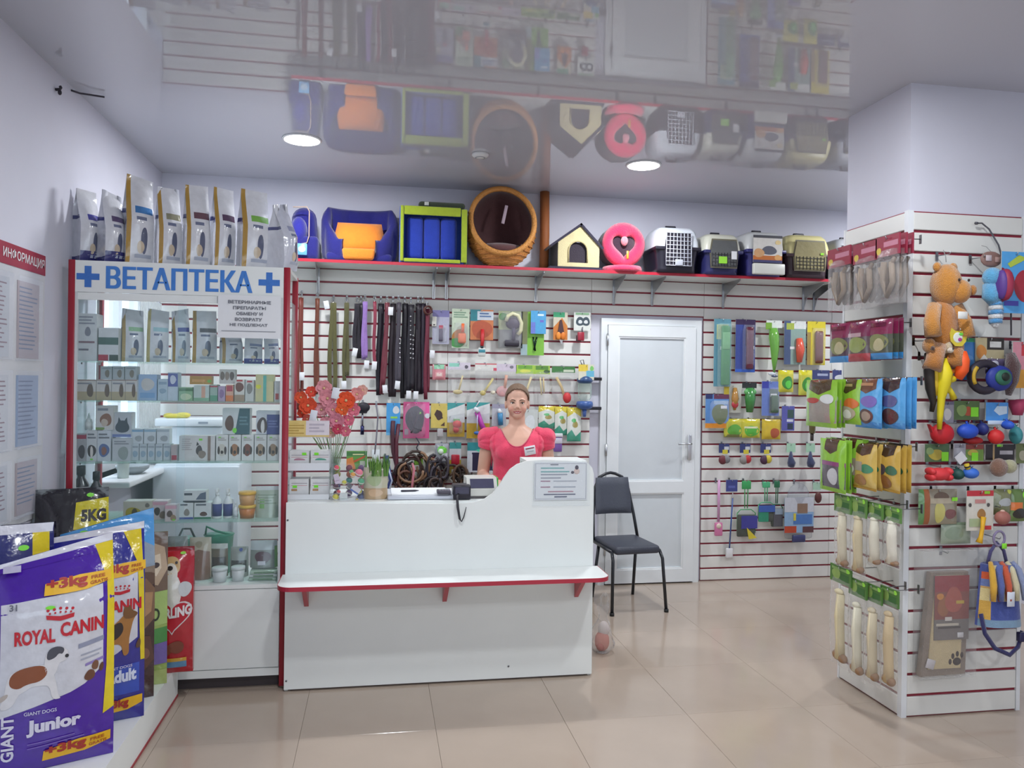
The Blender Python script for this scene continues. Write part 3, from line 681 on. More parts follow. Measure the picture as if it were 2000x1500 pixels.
sb(370, 735, 414, onY(380, 752, 4.18).z+.003, 4.22, .05, 'medicine_box', 'flat ochre box lying across the green and pale boxes', '#b88a3c', [('r', .1, .3, .7, .6, '#d09a58'), ('e', .9, .4, .1, .2, '#7ab04c')])
sb(428, 722, 460, onY(440, 751, 4.18).z+.003, 4.23, .05, 'medicine_box', 'box printed with several puppies on top of the tiny boxes', '#cfc8c4', [('e', .2, .55, .14, .3, '#7d6a60'), ('e', .5, .55, .14, .3, '#9a8478'), ('e', .8, .55, .14, .3, '#6b5a54')])
# third shelf
def dogface(c, e='#3a2a22'): return [('e', .5, .42, .33, .24, c), ('e', .22, .40, .10, .16, e), ('e', .78, .40, .10, .16, e), ('e', .5, .33, .12, .07, e), ('l', .15, .76, .85, .9, 2, '#a8a29c')]
sb(146, 848, 169, zC_, 4.20, .08, 'medicine_box', 'box with crimson top and dark dog at the wall end of third shelf', '#a9a6aa', [('r', 0, .82, 1, 1, '#a02848'), ('e', .6, .35, .3, .25, '#4a4046')])
sb(169, 842, 190, zC_, 4.20, .08, 'medicine_box', 'black and white spaniel box on the third shelf', '#d2d2d4', [('e', .5, .34, .42, .2, '#3a2c2a'), ('e', .5, .30, .14, .2, '#e2d8d0'), ('l', .1, .7, .9, .92, 2, '#77787f')], sticker=(.5, .06, .006))
sb(190, 842, 217, zC_, 4.20, .08, 'medicine_box', 'white box with a blue-shaded dog head on the third shelf', '#cfd2d8', [('e', .5, .36, .40, .22, '#5a6a9c'), ('e', .5, .34, .2, .14, '#8c5a4c'), ('l', .1, .7, .9, .92, 2, '#77787f')])
sb(219, 857, 256, zC_, 4.20, .08, 'medicine_box', 'grey box with a pale cat beneath the dark cat box', '#c4c6ca', [('e', .6, .35, .28, .3, '#98a09c'), ('l', .1, .7, .9, .9, 2, '#8a8c94')])
sb(187, 793, 222, onY(200, 841, 4.16).z+.003, 4.20, .07, 'medicine_box', 'box with a brown beagle head standing on the spaniel boxes', '#cfcac8', [('e', .58, .42, .34, .26, '#8d5f48'), ('e', .5, .3, .2, .16, '#c8b4a4'), ('r', .1, .8, .7, .9, '#8c8c96'), ('r', 0, 0, .5, .1, '#7c9a4c')])
sb(218, 806, 257, onY(240, 856, 4.16).z+.003, 4.22, .07, 'medicine_box', 'box with a dark grey cat head stacked beside the beagle box', '#bfc1c8', [('e', .55, .42, .36, .25, '#3c4450'), ('p', [(.3, .55), (.36, .82), (.5, .62)], '#3c4450'), ('p', [(.62, .62), (.78, .82), (.82, .55)], '#3c4450'), ('r', 0, 0, 1, .12, '#6a7ab0')])
for i in range(5):
    x = 257+i*15.5
    sb(x, 868, x+14.5, zC_, 4.22, .06, 'medicine_box', 'pale blue-grey box, number %s from the cat boxes in the lower pale row' % ['one', 'two', 'three', 'four', 'five'][i], '#c4ccd2', [('e', .5, .4, .35, .2, '#98aec0'), ('r', .1, .78, .9, .9, '#a4acb6')])
bz = onY(290, 868, 4.19).z+.002
for i, (x0, x1, c) in enumerate(((257, 280, '#7fa8c8'), (281, 305, '#8fb0c8'), (306, 331, '#a8b4be'))):
    sb(x0, 838, x1, bz, 4.23, .06, 'medicine_box', ['blue-topped pale box nearest the cat box', 'middle pale box with a grey kitten', 'plain pale box closest to the printer'][i]+' in the upper pale row', '#cdd3d8', [('r', 0, .8, 1, 1, c), ('e', .6, .35, .3, .2, '#9fa4a8')])
sb(334, 870, 347, zC_, 4.20, .06, 'medicine_box', 'tiny box with a red foot beside the wide black dog box', '#b9a8a8', [('r', .1, .05, .9, .35, '#b03a4c')])
sb(349, 852, 421, zC_, 4.20, .08, 'medicine_box', 'wide white box with a small black and tan dog on the third shelf', '#d4d0ce', [('e', .56, .42, .09, .2, '#4c4444'), ('e', .64, .26, .11, .16, '#8c7c70'), ('p', [(.48, .6), (.5, .78), (.56, .66)], '#3a3434'), ('r', .8, 0, .88, 1, '#8a7468'), ('l', .08, .4, .36, .9, 6, '#b4acac')], sticker=(.6, .86, .008))
for i, (x0, x1, c, w) in enumerate(((422, 446, '#cfc8bc', 'white poodle'), (447, 471, '#a8744c', 'tan terrier'), (472, 496, '#7a3c26', 'brown spaniel'), (497, 521, '#a08468', 'pug'), (522, 546, '#9a7c60', 'pug'))):
    lab = {0: 'white box with a %s on the third shelf', 1: 'white box with a %s on the third shelf', 2: 'white box with a %s on the third shelf', 3: 'white %s box next to the spaniel box on the third shelf', 4: 'white %s box closest to the red post on the third shelf'}[i] % w
    sb(x0, 850, x1, zC_, 4.20, .08, 'medicine_box', lab, '#dad9d6', dogface(c), sticker=(.3, .90, .006), group='dog face boxes on the third shelf')
bz = onY(480, 850, 4.16).z+.003
sb(434, 798, 489, bz, 4.21, .07, 'medicine_box', 'dark teal and white box with a brown dog on the dog boxes', '#cfd2d2', [('p', [(.45, 0), (.62, 1), (1, 1), (1, 0)], '#2f5660'), ('e', .26, .42, .16, .3, '#5c3a2c'), ('e', .45, .15, .08, .1, '#7fe23a'), ('l', .62, .3, .95, .7, 3, '#5f8088')])
sb(500, 803, 547, bz, 4.21, .07, 'medicine_box', 'navy box with a black and white dog on the dog boxes', '#cdd0d6', [('r', .45, 0, 1, .85, '#3a3f80'), ('e', .26, .38, .22, .34, '#4a3432'), ('e', .28, .32, .08, .3, '#e0dcd8'), ('l', .52, .25, .95, .6, 3, '#6a70a8')])
def spray(loc, H, R, name, label, body, lab, cap, group=None, trig=True):
    root = T(name, label, 'bottle', loc, 0, group); q = MB()
    q.lathe([(R*.9, 0), (R, H*.03), (R, H*.5), (R*.85, H*.62), (R*.38, H*.70), (R*.36, H*.74)], body, 14); q.build('bottle_body', 'plastic', root)
    q = MB(); q.lathe([(R*1.015, H*.08), (R*1.015, H*.48)], lab, 14); q.build('label', 'paper', root)
    q = MB(); q.lathe([(R*.42, H*.735), (R*.42, H*.80), (R*.25, H*.82)], cap, 10)
    if trig:
        q.rbox(-R*.3, -R*1.0, H*.84, R*.3, R*.6, H*.97, cap, .003); q.tube([(0, -R*.75, H*.86), (0, -R*.95, H*.76)], R*.12, cap, 5); q.tube([(0, 0, H*.8), (0, 0, H*.86)], R*.22, cap, 6)
    else: q.lathe([(R*.25, H*.82), (R*.22, H*.97), (R*.1, H)], cap, 10)
    q.build('spray_head' if trig else 'cap', 'plastic', root); return root
p = onY(179, 840, 4.24); bz = onY(179, 842, 4.16).z+.003
spray((p.x, 4.20, bz), .085, .017, 'small_bottle', 'small clear white bottle standing on the spaniel box by the wall', '#cdd6d4', '#d8dcd8', '#cfe0dc', None, False)
# fourth shelf
def dark_bottle(px, py, label, H, R):
    p = onY(px, py, 4.19); root = T('dark_bottle', label, 'bottle', (p.x, 4.19, zD+.001)); q = MB()
    q.lathe([(R*.9, 0), (R, H*.03), (R, H*.55), (R*.9, H*.66), (R*.42, H*.78), (R*.40, H*.84)], '#2a1a22', 16); q.build('bottle_body', 'gloss', root)
    q = MB(); q.lathe([(R*.50, H*.83), (R*.50, H*.98), (R*.45, H)], '#1e1a20', 14); q.build('cap', 'plastic', root)
    q = MB(); q.lathe([(R*1.01, H*.52), (R*.97, H*.62)], '#b9b4b8', 16); q.build('neck_label', 'paper', root)
    q = MB(); q.lathe([(R*1.012, H*.06), (R*1.012, H*.16)], '#a8a03a', 16); q.build('foot_label', 'paper', root)
dark_bottle(158, 950, 'larger dark brown bottle with a pale neck label by the wall', .275, .041); dark_bottle(188, 950, 'smaller dark brown bottle with reddish shoulder next to the larger one', .245, .034)
sb(240, 980, 297, zD, 4.20, .09, 'medicine_box', 'wide cream box with a yellow animal picture on the fourth shelf', '#cbc6b6', [('e', .35, .4, .28, .3, '#b8a838'), ('e', .4, .45, .1, .2, '#5a5230'), ('e', .85, .8, .08, .12, '#7c7468')])
sb(298, 979, 328, zD, 4.21, .07, 'medicine_box', 'white box with a pink lid band and brown dog on fourth shelf', '#d4c6c8', [('r', 0, .78, 1, 1, '#d8a4b4'), ('e', .3, .45, .2, .22, '#4a3c3a'), ('e', .7, .25, .25, .2, '#8c7060')])
sb(322, 986, 346, zD, 4.14, .05, 'medicine_box', 'shorter pink-topped box standing in front on the fourth shelf', '#d6c8c8', [('r', 0, .75, 1, 1, '#dca8b8'), ('e', .4, .45, .25, .2, '#5a4440'), ('e', .7, .22, .25, .18, '#a08468')], sticker=(.75, .1, .006))
sb(349, 983, 378, zD, 4.21, .08, 'medicine_box', 'white box with a grey cat and blue foot on the fourth shelf', '#d5d8d8', [('r', 0, 0, 1, .13, '#4a5aa0'), ('e', .55, .42, .2, .22, '#8c8680'), ('r', .1, .85, .6, .95, '#5a5c66')])
sb(379, 983, 413, zD, 4.21, .08, 'medicine_box', 'white box with a dark dog and green foot on the fourth shelf', '#d5d8d8', [('r', 0, 0, 1, .13, '#3c7a5c'), ('e', .55, .32, .22, .14, '#5a3c34'), ('r', .1, .85, .7, .95, '#5a5c66')])
sb(357, 959, 403, onY(380, 982, 4.17).z+.003, 4.21, .07, 'medicine_box', 'white shaver box lying across the two foot-banded boxes', '#d4d6d6', [('p', [(.55, .2), (.75, .75), (1, .9), (1, .2)], '#5c6478'), ('r', .05, .6, .4, .8, '#4c4e58'), ('r', 0, 0, 1, .12, '#3c3e48')])
for i, px in enumerate((424, 445)):
    p = onY(px, 1000, 4.19); spray((p.x, 4.19, zD+.001), .158, .0235, 'spray_bottle', ['white spray bottle with red label nearest the shaver box', 'white spray bottle with red label nearest the yellow tubs'][i], '#dfe2e2', ['#3a3f7c', '#b03a44', '#3a3f7c'], '#e4e6e6', 'spray bottles on the fourth shelf')
p = onY(460, 1000, 4.18); spray((p.x, 4.18, zD+.001), .085, .014, 'small_bottle', 'tiny white bottle between the spray bottles and yellow tubs', '#dcdedf', '#c9cdd0', '#e4e6e6', None, False)
def tub(px, Y, zb, R, H, name, label, body, lid, group=None):
    p = onY(px, 900, Y); root = T(name, label, 'tub', (p.x, Y, zb), 0, group); q = MB()
    q.lathe([(R*.82, 0), (R*.98, H*.8)], body, 18); q.build('tub_body', 'plastic', root)
    q = MB(); q.lathe([(R*1.04, H*.78), (R*1.04, H*.97), (R*.95, H), (0, H)], lid, 18); q.build('lid', 'plastic', root)
tub(484, 4.19, zD+.001, .043, .068, 'ointment_tub', 'lower tub of the yellow-lidded pair on the fourth shelf', ['#c8742c', '#e0c84c'], '#e8b83a', 'yellow tubs'); tub(484, 4.19, zD+.070, .043, .068, 'ointment_tub', 'upper tub of the yellow-lidded pair on the fourth shelf', ['#d8a060', '#d89a3c'], '#f0b42c', 'yellow tubs')
def pouch(px, py0, px1, zb, Y, name, label, base, layers, Tk=.05, finish='foil', cat='pouch', rz=0.0, nn=10, group=None):
    a = onY(px, py0, Y); b = onY(px1, py0, Y); H = a.z-zb; q = MB(); wr = wrinkle(int(px*7+py0))
    def fr(u, v): return (Tk*.5*(max(0, 1-(2*u-1)**2)**.6)*max(0, 1-v)**.55+.0015)+.004*wr(u, v)*(1-(2*u-1)**2)
    skin_sheet(q, b.x-a.x, H, 0, fr, base, layers, nn, nn+2, lambda u, v: fr(u, v)*.8, base, lambda v: 1-.05*v)
    return tag(q.build(name, finish, None, ((a.x+b.x)/2, Y, zb+.001), rz), label, cat, group)
pouch(499, 950, 546, zD, 4.20, 'clear_pouch', 'clear plastic pouch with faint green print at the fourth shelf end', '#b9c4b0', [('r', .2, .3, .4, .6, '#7fb45a'), ('l', .1, .4, .9, .75, 4, '#98a890'), ('r', 0, .88, 1, 1, '#d8dad8')], .06)
# bottom deck
pouch(322, 1048, 368, zE, 4.24, 'kraft_pouch', 'grey-tan paper pouch with a red tab behind the red sack', '#a49a8e', [('r', 0, .78, 1, 1, '#8f8c88'), ('r', .1, .55, .3, .7, '#b04c4c'), ('l', .3, .5, .9, .75, 3, '#c8bfb4')], .08)
pouch(370, 1050, 414, zE, 4.24, 'kraft_pouch', 'tan paper pouch with round seal and reddish window on the cabinet deck', '#c2b19c', [('e', .45, .84, .16, .08, '#a89880'), ('p', [(.05, 0), (.02, .62), (.45, .72), (.95, .66), (.98, 0)], '#8c6654')], .08)
pouch(412, 1062, 446, zE, 4.28, 'treat_bag', 'dark brown treat bag between kraft pouch and tubs', '#7a6a58', [('r', .1, .2, .9, .6, '#4a3c34'), ('r', 0, .85, 1, 1, '#c9c6c0')], .06)
pouch(450, 1068, 486, zE, 4.27, 'treat_bag', 'clear treat bag with dark square window above the white tub', '#a0a098', [('r', .08, .15, .92, .55, '#4c4440'), ('e', .6, .9, .1, .06, '#44509c')], .06)
pouch(489, 1056, 543, zE+.055, 4.22, 'meat_pouch', 'shiny white-topped pouch showing dark meat, lying on flat packs', '#c2c8c8', [('r', .0, .0, 1, .66, '#8c9088'), ('e', .48, .40, .30, .22, '#5a2c34'), ('r', .3, .12, .58, .26, '#d8d6dc'), ('r', .9, .0, 1, .8, '#7cae50')], .06)
for i in range(3):
    a = onY(490, 1100, 4.18); b = onY(542, 1100, 4.18); q = MB(); q.rbox(-.07, -.07, 0, .07, .09, .016, ['#a8b8a4', '#c9cac6', '#b8c4b0'][i], .004)
    o = q.build('flat_pack', 'foil', None, ((a.x+b.x)/2, 4.22, zE+.001+.0172*i), .05*(i-1)); tag(o, 'flat foil pack, %s of three under the meat pouch' % ['lowest', 'middle', 'topmost'][i], 'pack', 'flat packs on the deck')
    q = MB(); q.box(-.05, -.0712, .004, .05, -.0702, .012, '#6f8a6a'); q.build('print', 'paper', o)
tub(432, 4.16, zE+.001, .038, .075, 'white_tub', 'white lidded tub in front of the dark brown treat bag', ['#d8d6d4', '#c4b4ae'], '#dededc', 'white tubs'); tub(468, 4.17, zE+.001, .034, .075, 'white_tub', 'white lidded tub closer to the meat pouch', ['#d8d6d4', '#b8c0b4'], '#dededc', 'white tubs')
p = onY(352, 1045, 4.36); q = MB(); q.lathe([(.045, 0), (.05, .19)], '#6a9a8c', 14); q.tube([(-.04, 0, .19), (-.02, 0, .235), (.02, 0, .235), (.04, 0, .19)], .006, '#3c3c40', 6)
tag(q.build('small_bucket', 'plastic', None, (p.x+.03, 4.37, zE+.001)), 'small green bucket with dark handle behind the kraft pouches', 'bucket')
p = onY(405, 1040, 4.36); q = MB(); q.lathe([(.06, 0), (.075, .2), (.08, .205)], '#3f9a7a', 16); q.tube([(-.07, 0, .2), (-.06, -.02, .25), (-.01, -.02, .225), (.06, 0, .2)], .006, '#2f8a6a', 6)
tag(q.build('green_scoop_bowl', 'plastic', None, (p.x+.06, 4.36, zE+.001)), 'green plastic bowl with looped handle at the back of deck', 'bowl')

# ---- things behind the cabinet
a = onY(300, 905, 5.28); b = onY(469, 905, 5.28)
root = T('refrigerator', 'small white refrigerator behind the glass cabinet', 'refrigerator', ((a.x+b.x)/2, 5.50, 0)); w = (b.x-a.x)/2
q = MB(); q.rbox(-w, -.20, .03, w, .27, 1.02, '#d0d8de', .012); q.build('body', 'plastic', root)
q = MB(); q.rbox(-w, -.245, .05, w, -.205, 1.01, '#d6dee4', .012); dd = q.build('fridge_door', 'plastic', root)
q = MB(); q.rbox(w-.05, -.262, .55, w-.03, -.246, .80, '#b9c0c6', .004); q.build('handle', 'plastic', dd)
for sx in (-1, 1):
    for sy in (-.15, .2): q = MB(); q.lathe([(.02, 0), (.02, .031)], '#333', 10, (sx*(w-.05), sy, 0)); q.build('foot', 'plastic', root)
a = onY(302, 815, 5.35); b = onY(436, 815, 5.35); c = onY(332, 850, 5.35)
root = T('white_printer', 'white printer with wide flat lid on top of the refrigerator', 'printer', (0, 5.50, 1.021))
q = MB(); q.rbox(c.x, -.13, 0, b.x, .18, .235, '#dde4ea', .012); q.build('body', 'plastic', root)
q = MB(); q.rbox(a.x, -.15, .238, b.x, .19, .290, '#e8eef2', .008); lid = q.build('lid', 'plastic', root)
q = MB(); q.box(a.x+.27, -.1515, .255, a.x+.33, -.1502, .270, '#9aa4b0'); q.build('marking', 'paper', lid)
q = MB(); q.box(c.x+.02, -.1315, .10, b.x-.02, -.1302, .106, '#aab4bc'); q.build('paper_slot', 'plastic', root)
q = MB(); p = onY(345, 815, 5.42)
q.ell(0, 0, .012, .085, .05, .018, '#d8c83c', 14, 8); q.ell(.04, .0, .02, .05, .04, .018, '#e2d24a', 12, 8); q.ell(-.05, .01, .018, .035, .04, .015, '#c8b834', 10, 6)
tag(q.build('yellow_cloth', 'cloth', None, (p.x, 5.42, 1.021+.2905)), 'crumpled yellow cloth lying on the white printer lid', 'cloth')
p = onX(200, 930, XL+.10); q = MB(); q.lathe([(.05, 0), (.09, .03), (.095, .05), (.085, .05), (.05, .012), (0, .01)], '#9aa0a4', 18)
tag(q.build('grey_dish', 'plastic', None, (XL+.10, 4.95, WZ0+.001)), 'shallow grey dish on the window sill behind the cabinet', 'dish')
q = MB(); q.lathe([(.03, 0), (.034, .12), (.02, .16), (.015, .19)], '#c8d2cc', 14); q.lathe([(.018, .19), (.018, .215), (0, .22)], '#6fcf8a', 12)
tag(q.build('sill_bottle', 'plastic', None, (XL+.11, 4.74, WZ0+.001)), 'pale bottle with green cap on the sill near the dish', 'bottle')

# ================================================================== COUNTER
QY, QT = 4.03, .955
qx0 = onY(556, 1200, QY).x; qx1 = onY(1158.5, 1100, QY).x
def cz(px, py): p = onY(px, py, QY); return (p.x, p.z)
outline = [(qx0, .012), (qx0, QT), cz(900, 984), cz(926, 981), cz(946, 975), cz(962, 964), cz(974, 950), cz(985, 932), cz(996, 917), cz(1010, 907), cz(1030, 900.5), cz(1060, 898), cz(1110, 899.5), cz(1138, 901.5), cz(1150, 906), cz(1157, 914), cz(1160, 926), (qx1, .012)]
ctop = outline[12][1]
cnt = T('service_counter', 'white service counter with curved raised end and red-edged ledge', 'counter', (0, 0, 0))
q = MB(); q.prism(outline, QY, QY+.018, '#d4d9d6', None, '#8a6a60'); q.build('front_panel', 'white_laminate', cnt)
q = MB(); q.box(qx0+.002, QY+.0185, QT-.024, qx1-.02, QY+.50, QT-.003, '#c9cbc9'); q.build('worktop', 'white_laminate', cnt)
q = MB(); q.box(qx0, QY+.0185, .0, qx0+.018, QY+.50, QT-.0245, '#d4d9d6'); q.build('side_panel', 'white_laminate', cnt)
q = MB(); q.box(qx1-.019, QY+.0185, .0, qx1, QY+.50, ctop-.12, '#d4d9d6'); q.build('side_panel', 'white_laminate', cnt)
q = MB(); q.box(cz(1030, 900)[0], QY+.0185, ctop-.02, qx1-.04, QY+.22, ctop-.002, '#d0d4d2'); q.build('raised_top', 'white_laminate', cnt)
q = MB(); q.box(cz(1030, 900)[0], QY+.20, QT-.002, cz(1030, 900)[0]+.018, QY+.22, ctop-.0205, '#d0d4d2'); q.build('raised_support', 'white_laminate', cnt)
q = MB(); q.box(qx0+.03, QY+.0190, 0, qx1-.03, QY+.03, .011, '#6a5a54'); q.build('plinth', 'matte', cnt)
# ledge with rounded corners
lz, ly0, ly1 = .594, QY-.26, QY-.0008; lx0, lx1 = qx0-.012, qx1+.022
pts = [(lx0, ly1), (lx1, ly1)]
R = .07
for k in range(9): a = -PI/2*k/8; pts.append((lx1-R+R*math.cos(a), ly0+R+R*math.sin(a)))
for k in range(9): a = -PI/2-PI/2*k/8; pts.append((lx0+R+R*math.cos(a), ly0+R+R*math.sin(a)))
n = len(pts); vs = [(x, y, lz-.018) for x, y in pts]+[(x, y, lz) for x, y in pts]
q = MB(); q.add(vs, [tuple(range(n)), tuple(range(2*n-1, n-1, -1))]+[(i, i+n, (i+1) % n+n, (i+1) % n) for i in range(n)], '#d8dcd8'); ledge = q.build('ledge', 'white_laminate', cnt)
ed = pts[1:]+[pts[0]]; vs = []; fs = []
for i, (x, y) in enumerate(ed):
    a = Vector(ed[max(i-1, 0)]); b = Vector(ed[min(i+1, n-1)]); t = (b-a).normalized(); nn = Vector((-t.y, t.x)); nn = -nn if nn.dot(Vector((x-(lx0+lx1)/2, y-ly1))) < 0 else nn
    for d, z in ((.0003, lz-.020), (.0026, lz-.020), (.0026, lz+.001), (.0003, lz+.001)): vs.append((x+nn.x*d, y+nn.y*d, z))
for i in range(n-1):
    for k in range(4): fs.append((i*4+k, i*4+(k+1) % 4, (i+1)*4+(k+1) % 4, (i+1)*4+k))
q = MB(); q.add(vs, fs, '#b02c40'); q.build('edge_strip', 'plastic', ledge)
for px in (597, 870, 1130):
    x = onY(px, 1170, QY-.05).x; q = MB()
    q.add([(x-.011, QY-.001, lz-.021), (x-.011, QY-.17, lz-.021), (x-.011, QY-.15, lz-.045), (x-.011, QY-.001, lz-.165),
           (x+.011, QY-.001, lz-.021), (x+.011, QY-.17, lz-.021), (x+.011, QY-.15, lz-.045), (x+.011, QY-.001, lz-.165)],
          [(0, 1, 2, 3), (7, 6, 5, 4), (0, 4, 5, 1), (1, 5, 6, 2), (2, 6, 7, 3), (3, 7, 4, 0)], '#b43a44'); q.build('ledge_bracket', 'plastic', cnt)
for px, py in ((562, 1016), (993, 1301), (559, 1330)):
    p = onY(px, py, QY-.001); q = MB(); q.lathe([(.005, 0), (.005, .0018), (0, .002)], '#7a7c80', 10, (0, 0, 0), Matrix.Rotation(PI/2, 4, 'X')); q.build('screw_cap', 'metal', cnt, p)
# notice in its clear pocket on the raised end
a = onY(1044, 903, QY-.004); b = onY(1146, 976, QY-.004); w, h = b.x-a.x, a.z-b.z
root = T('counter_notice', 'printed notice in a clear pocket on the raised counter end', 'notice', (a.x, QY-.004, b.z))
q = MB(); q.box(0, -.0006, 0, w, .0006, h, '#dfe3e6'); q.build('sheet', 'paper', root)
q = MB(); e = .0016
for r4 in ((.02, .03, .98, .035), (.02, .965, .98, .97), (.02, .03, .024, .97), (.976, .03, .98, .97)): q.box(r4[0]*w, -e, r4[1]*h, r4[2]*w, -.0007, r4[3]*h, '#70748c')
for u0, u1, v, c in ((.3, .45, .92, '#8a8e98'), (.12, .56, .83, '#7ab0b0'), (.12, .66, .735, '#7ab0b0'), (.12, .62, .66, '#9aa0aa'), (.12, .5, .57, '#9aa0aa'), (.12, .30, .485, '#a88a9a'), (.36, .8, .485, '#b0b6be'), (.12, .3, .33, '#a88a9a'), (.36, .78, .33, '#a8b0ba'), (.26, .74, .21, '#b08a96'), (.18, .78, .135, '#6a7084'), (.38, .62, .07, '#5a6078')):
    q.box(u0*w, -e, v*h, u1*w, -.0007, (v+.032)*h, c)
q.build('print', 'paper', root)
q = MB(); q.ell(.80*w, -.0012, .76*h, .055*w, .0006, .08*h, '#d8c4bc', 12, 8); q.ell(.80*w, -.0016, .86*h, .035*w, .0006, .06*h, '#4a4650', 10, 6); q.ell(.72*w, -.0016, .73*h, .03*w, .0006, .04*h, '#54505a', 10, 6); q.build('animal_print', 'paper', root)
q = MB(); q.box(-.012, -.006, -.03, w+.015, -.0045, h+.006, '#eef'); q.box(-.012, -.0045, -.03, w+.015, .002, -.0275, '#eef'); q.build('clear_pocket', 'acrylic', root)

# ---- counter goods
CT = QT-.002
def cbox(x0, y0, x1, y1, Y): a = onY(x0, y0, Y); b = onY(x1, y1, Y); return a.x, b.z, b.x, a.z
a = onY(561, 860, 4.12); b = onY(643, 985, 4.12); w = b.x-a.x; D = .16
root = T('counter_display_stand', 'clear two-tier acrylic display stand on the counter beside red post', 'display stand', (a.x, 4.14, CT)); ht = onY(600, 858, 4.06).z-CT
for x in (0, w-.004): q = MB(); q.box(x, 0, 0, x+.004, D, ht, '#eef'); q.build('side', 'acrylic', root)
q = MB(); q.box(.004, D-.003, 0, w-.004, D, ht, '#eef'); q.build('back', 'acrylic', root)
zmid = onY(600, 921, 4.06).z-CT
q = MB(); q.box(.0042, .0, zmid-.004, w-.0042, D-.0032, zmid, '#eef'); q.box(.0042, -.003, zmid-.004, w-.0042, -.0002, zmid+.035, '#dfe3e8'); q.build('shelf', 'plastic', root)
q = MB(); q.box(.0042, .0, .0, w-.0042, D-.0032, .004, '#eef'); q.box(-.004, -.004, .0, w-.0042, -.0002, .028, '#d9dcdf'); q.build('base', 'plastic', root)
q = MB(); q.box(0, 0, ht+.0002, w, D, ht+.004, '#eef'); q.build('top', 'acrylic', root)
lw = w/2
def pill(i, j, c, lab):
    zb = CT+(.005 if j == 0 else zmid+.001); H = .098 if j == 0 else .092
    L = [('l', .1, .72, .9, .9, 2, '#a8a4aa'), ('r', .08, .66, .92, .685, '#b87a80')]
    L += [('e', .5, .5, .3, .12, c), ('r', 0, .0, 1, .50, '#d6d8d8'), ('e', .25, .12, .3, .22, '#6f6f8c' if i == 0 else '#8a7c80')] if j else [('r', .08, .03, .92, .13, c), ('r', .1, .38, .4, .5, '#b08a60')]
    carton((a.x+.006+lw*(i+.48), 4.14+.085, zb), lw*.90, H, .12, 'treat_box', lab, 'box', '#d9dbdb', L, None, 0, ((.75 if (i, j) == (0, 1) else .28), .86 if j else .62, .011), 'white boxes in the acrylic stand')
pill(0, 1, '#b07a90', 'white box with mauve dome print, upper tier beside the red post'); pill(1, 1, '#4a9a80', 'white box with green dome print, upper tier of acrylic stand')
pill(0, 0, '#6a6c74', 'white box with grey foot band, lower tier beside the red post'); pill(1, 0, '#54589c', 'white box with violet foot band, lower tier of acrylic stand')
# card sign on the stand
q = MB(); w2 = w*.96; skin_sheet(q, w2, .085, 0, lambda u, v: .0015, '#d8bf74', [('r', .42, .0, 1, 1, '#d6ced4'), ('l', .04, .1, .38, .9, 5, '#b89a4c'), ('l', .48, .2, .9, .8, 3, '#b4acb8'), ('r', 0, 0, 1, .1, '#cdb46a')], 8, 6, lambda u, v: .0015, '#cbb')
tag(q.build('yellow_card_sign', 'card', None, (a.x+w/2-.003, 4.165, CT+ht+.005), 0, (-.12, 0, 0)), 'yellow and pale mauve card sign on top of acrylic stand', 'sign')
# open toy bin
a2 = onY(646, 985, 4.10); b2 = onY(713, 985, 4.10); bw = b2.x-a2.x; bh = onY(680, 858, 4.10).z-CT; bx = a2.x; by = 4.10; bd = .16
root = T('acrylic_toy_bin', 'tall clear acrylic bin full of small toys on the counter', 'bin', (bx, by, CT))
for g, nm in (((0, 0, 0, bw, .003, bh*.60), 'front'), ((0, bd-.003, 0, bw, bd, bh), 'back'), ((0, .0032, 0, .003, bd-.0032, bh*.8), 'side'), ((bw-.003, .0032, 0, bw, bd-.0032, bh*.8), 'side'), ((.0032, .0032, 0, bw-.0032, bd-.0032, .003), 'base')):
    q = MB(); q.box(*g, '#eef'); q.build(nm, 'acrylic', root)
def toy(px, py, r, c, lab, dy=.02, grp='toys in the acrylic bin'):
    p = onY(px, py, by+dy); q = MB(); q.ell(0, 0, 0, r, r, r, c, 14, 10); o = q.build('toy_ball', 'rubber', None, (min(max(p.x, bx+r+.004), bx+bw-r-.004), by+dy+.006, p.z))
    q = MB(); q.lathe([(r*1.01*math.cos(t), r*1.01*math.sin(t)) for t in (-.18, 0, .18)], '#e6e2da', 14); q.build('stripe', 'rubber', o, rot=(.5, .3, 0)); tag(o, lab, 'ball', grp)
toy(657, 914, .014, '#d8344c', 'red ball at the top edge of the acrylic bin', .03); toy(701, 924, .021, '#e8798c', 'pink ball high in the acrylic bin', .03)
toy(689, 928, .014, '#e0a03c', 'orange-yellow ball beside the pink ball in the bin', .025); toy(686, 922, .012, '#68b068', 'small green ball touching the orange one in the bin', .07)
toy(705, 941, .018, '#4fae7c', 'green ball below the pink ball in the bin', .03); toy(672, 943, .013, '#c8c43c', 'yellow ball in the middle of the bin', .03)
toy(700, 960, .018, '#cfcf3a', 'yellow ball under the tilted box in the bin', .05); toy(655, 972, .018, '#d0c62e', 'yellow ball in the lower corner of bin by the stand', .03)
toy(661, 961, .011, '#d04444', 'small red ball above the lower yellow ball', .03); toy(697, 978, .010, '#e2cc34', 'tiny yellow ball at the bin front foot', .02); toy(708, 972, .02, '#3c4c74', 'dark blue ball in the lower bin corner', .06)
toy(650, 950, .016, '#6a3c4c', 'maroon ball against the stand side of the bin', .07)
_cn = [('maroon', '#7a2c40'), ('teal', '#2f8a80'), ('plum', '#5c3a6c'), ('olive', '#8a8a34'), ('navy', '#2c3a6c'), ('rust', '#a8582c'), ('grey', '#8a8890'), ('lime', '#8fb83c'), ('rose', '#cf7a86')]
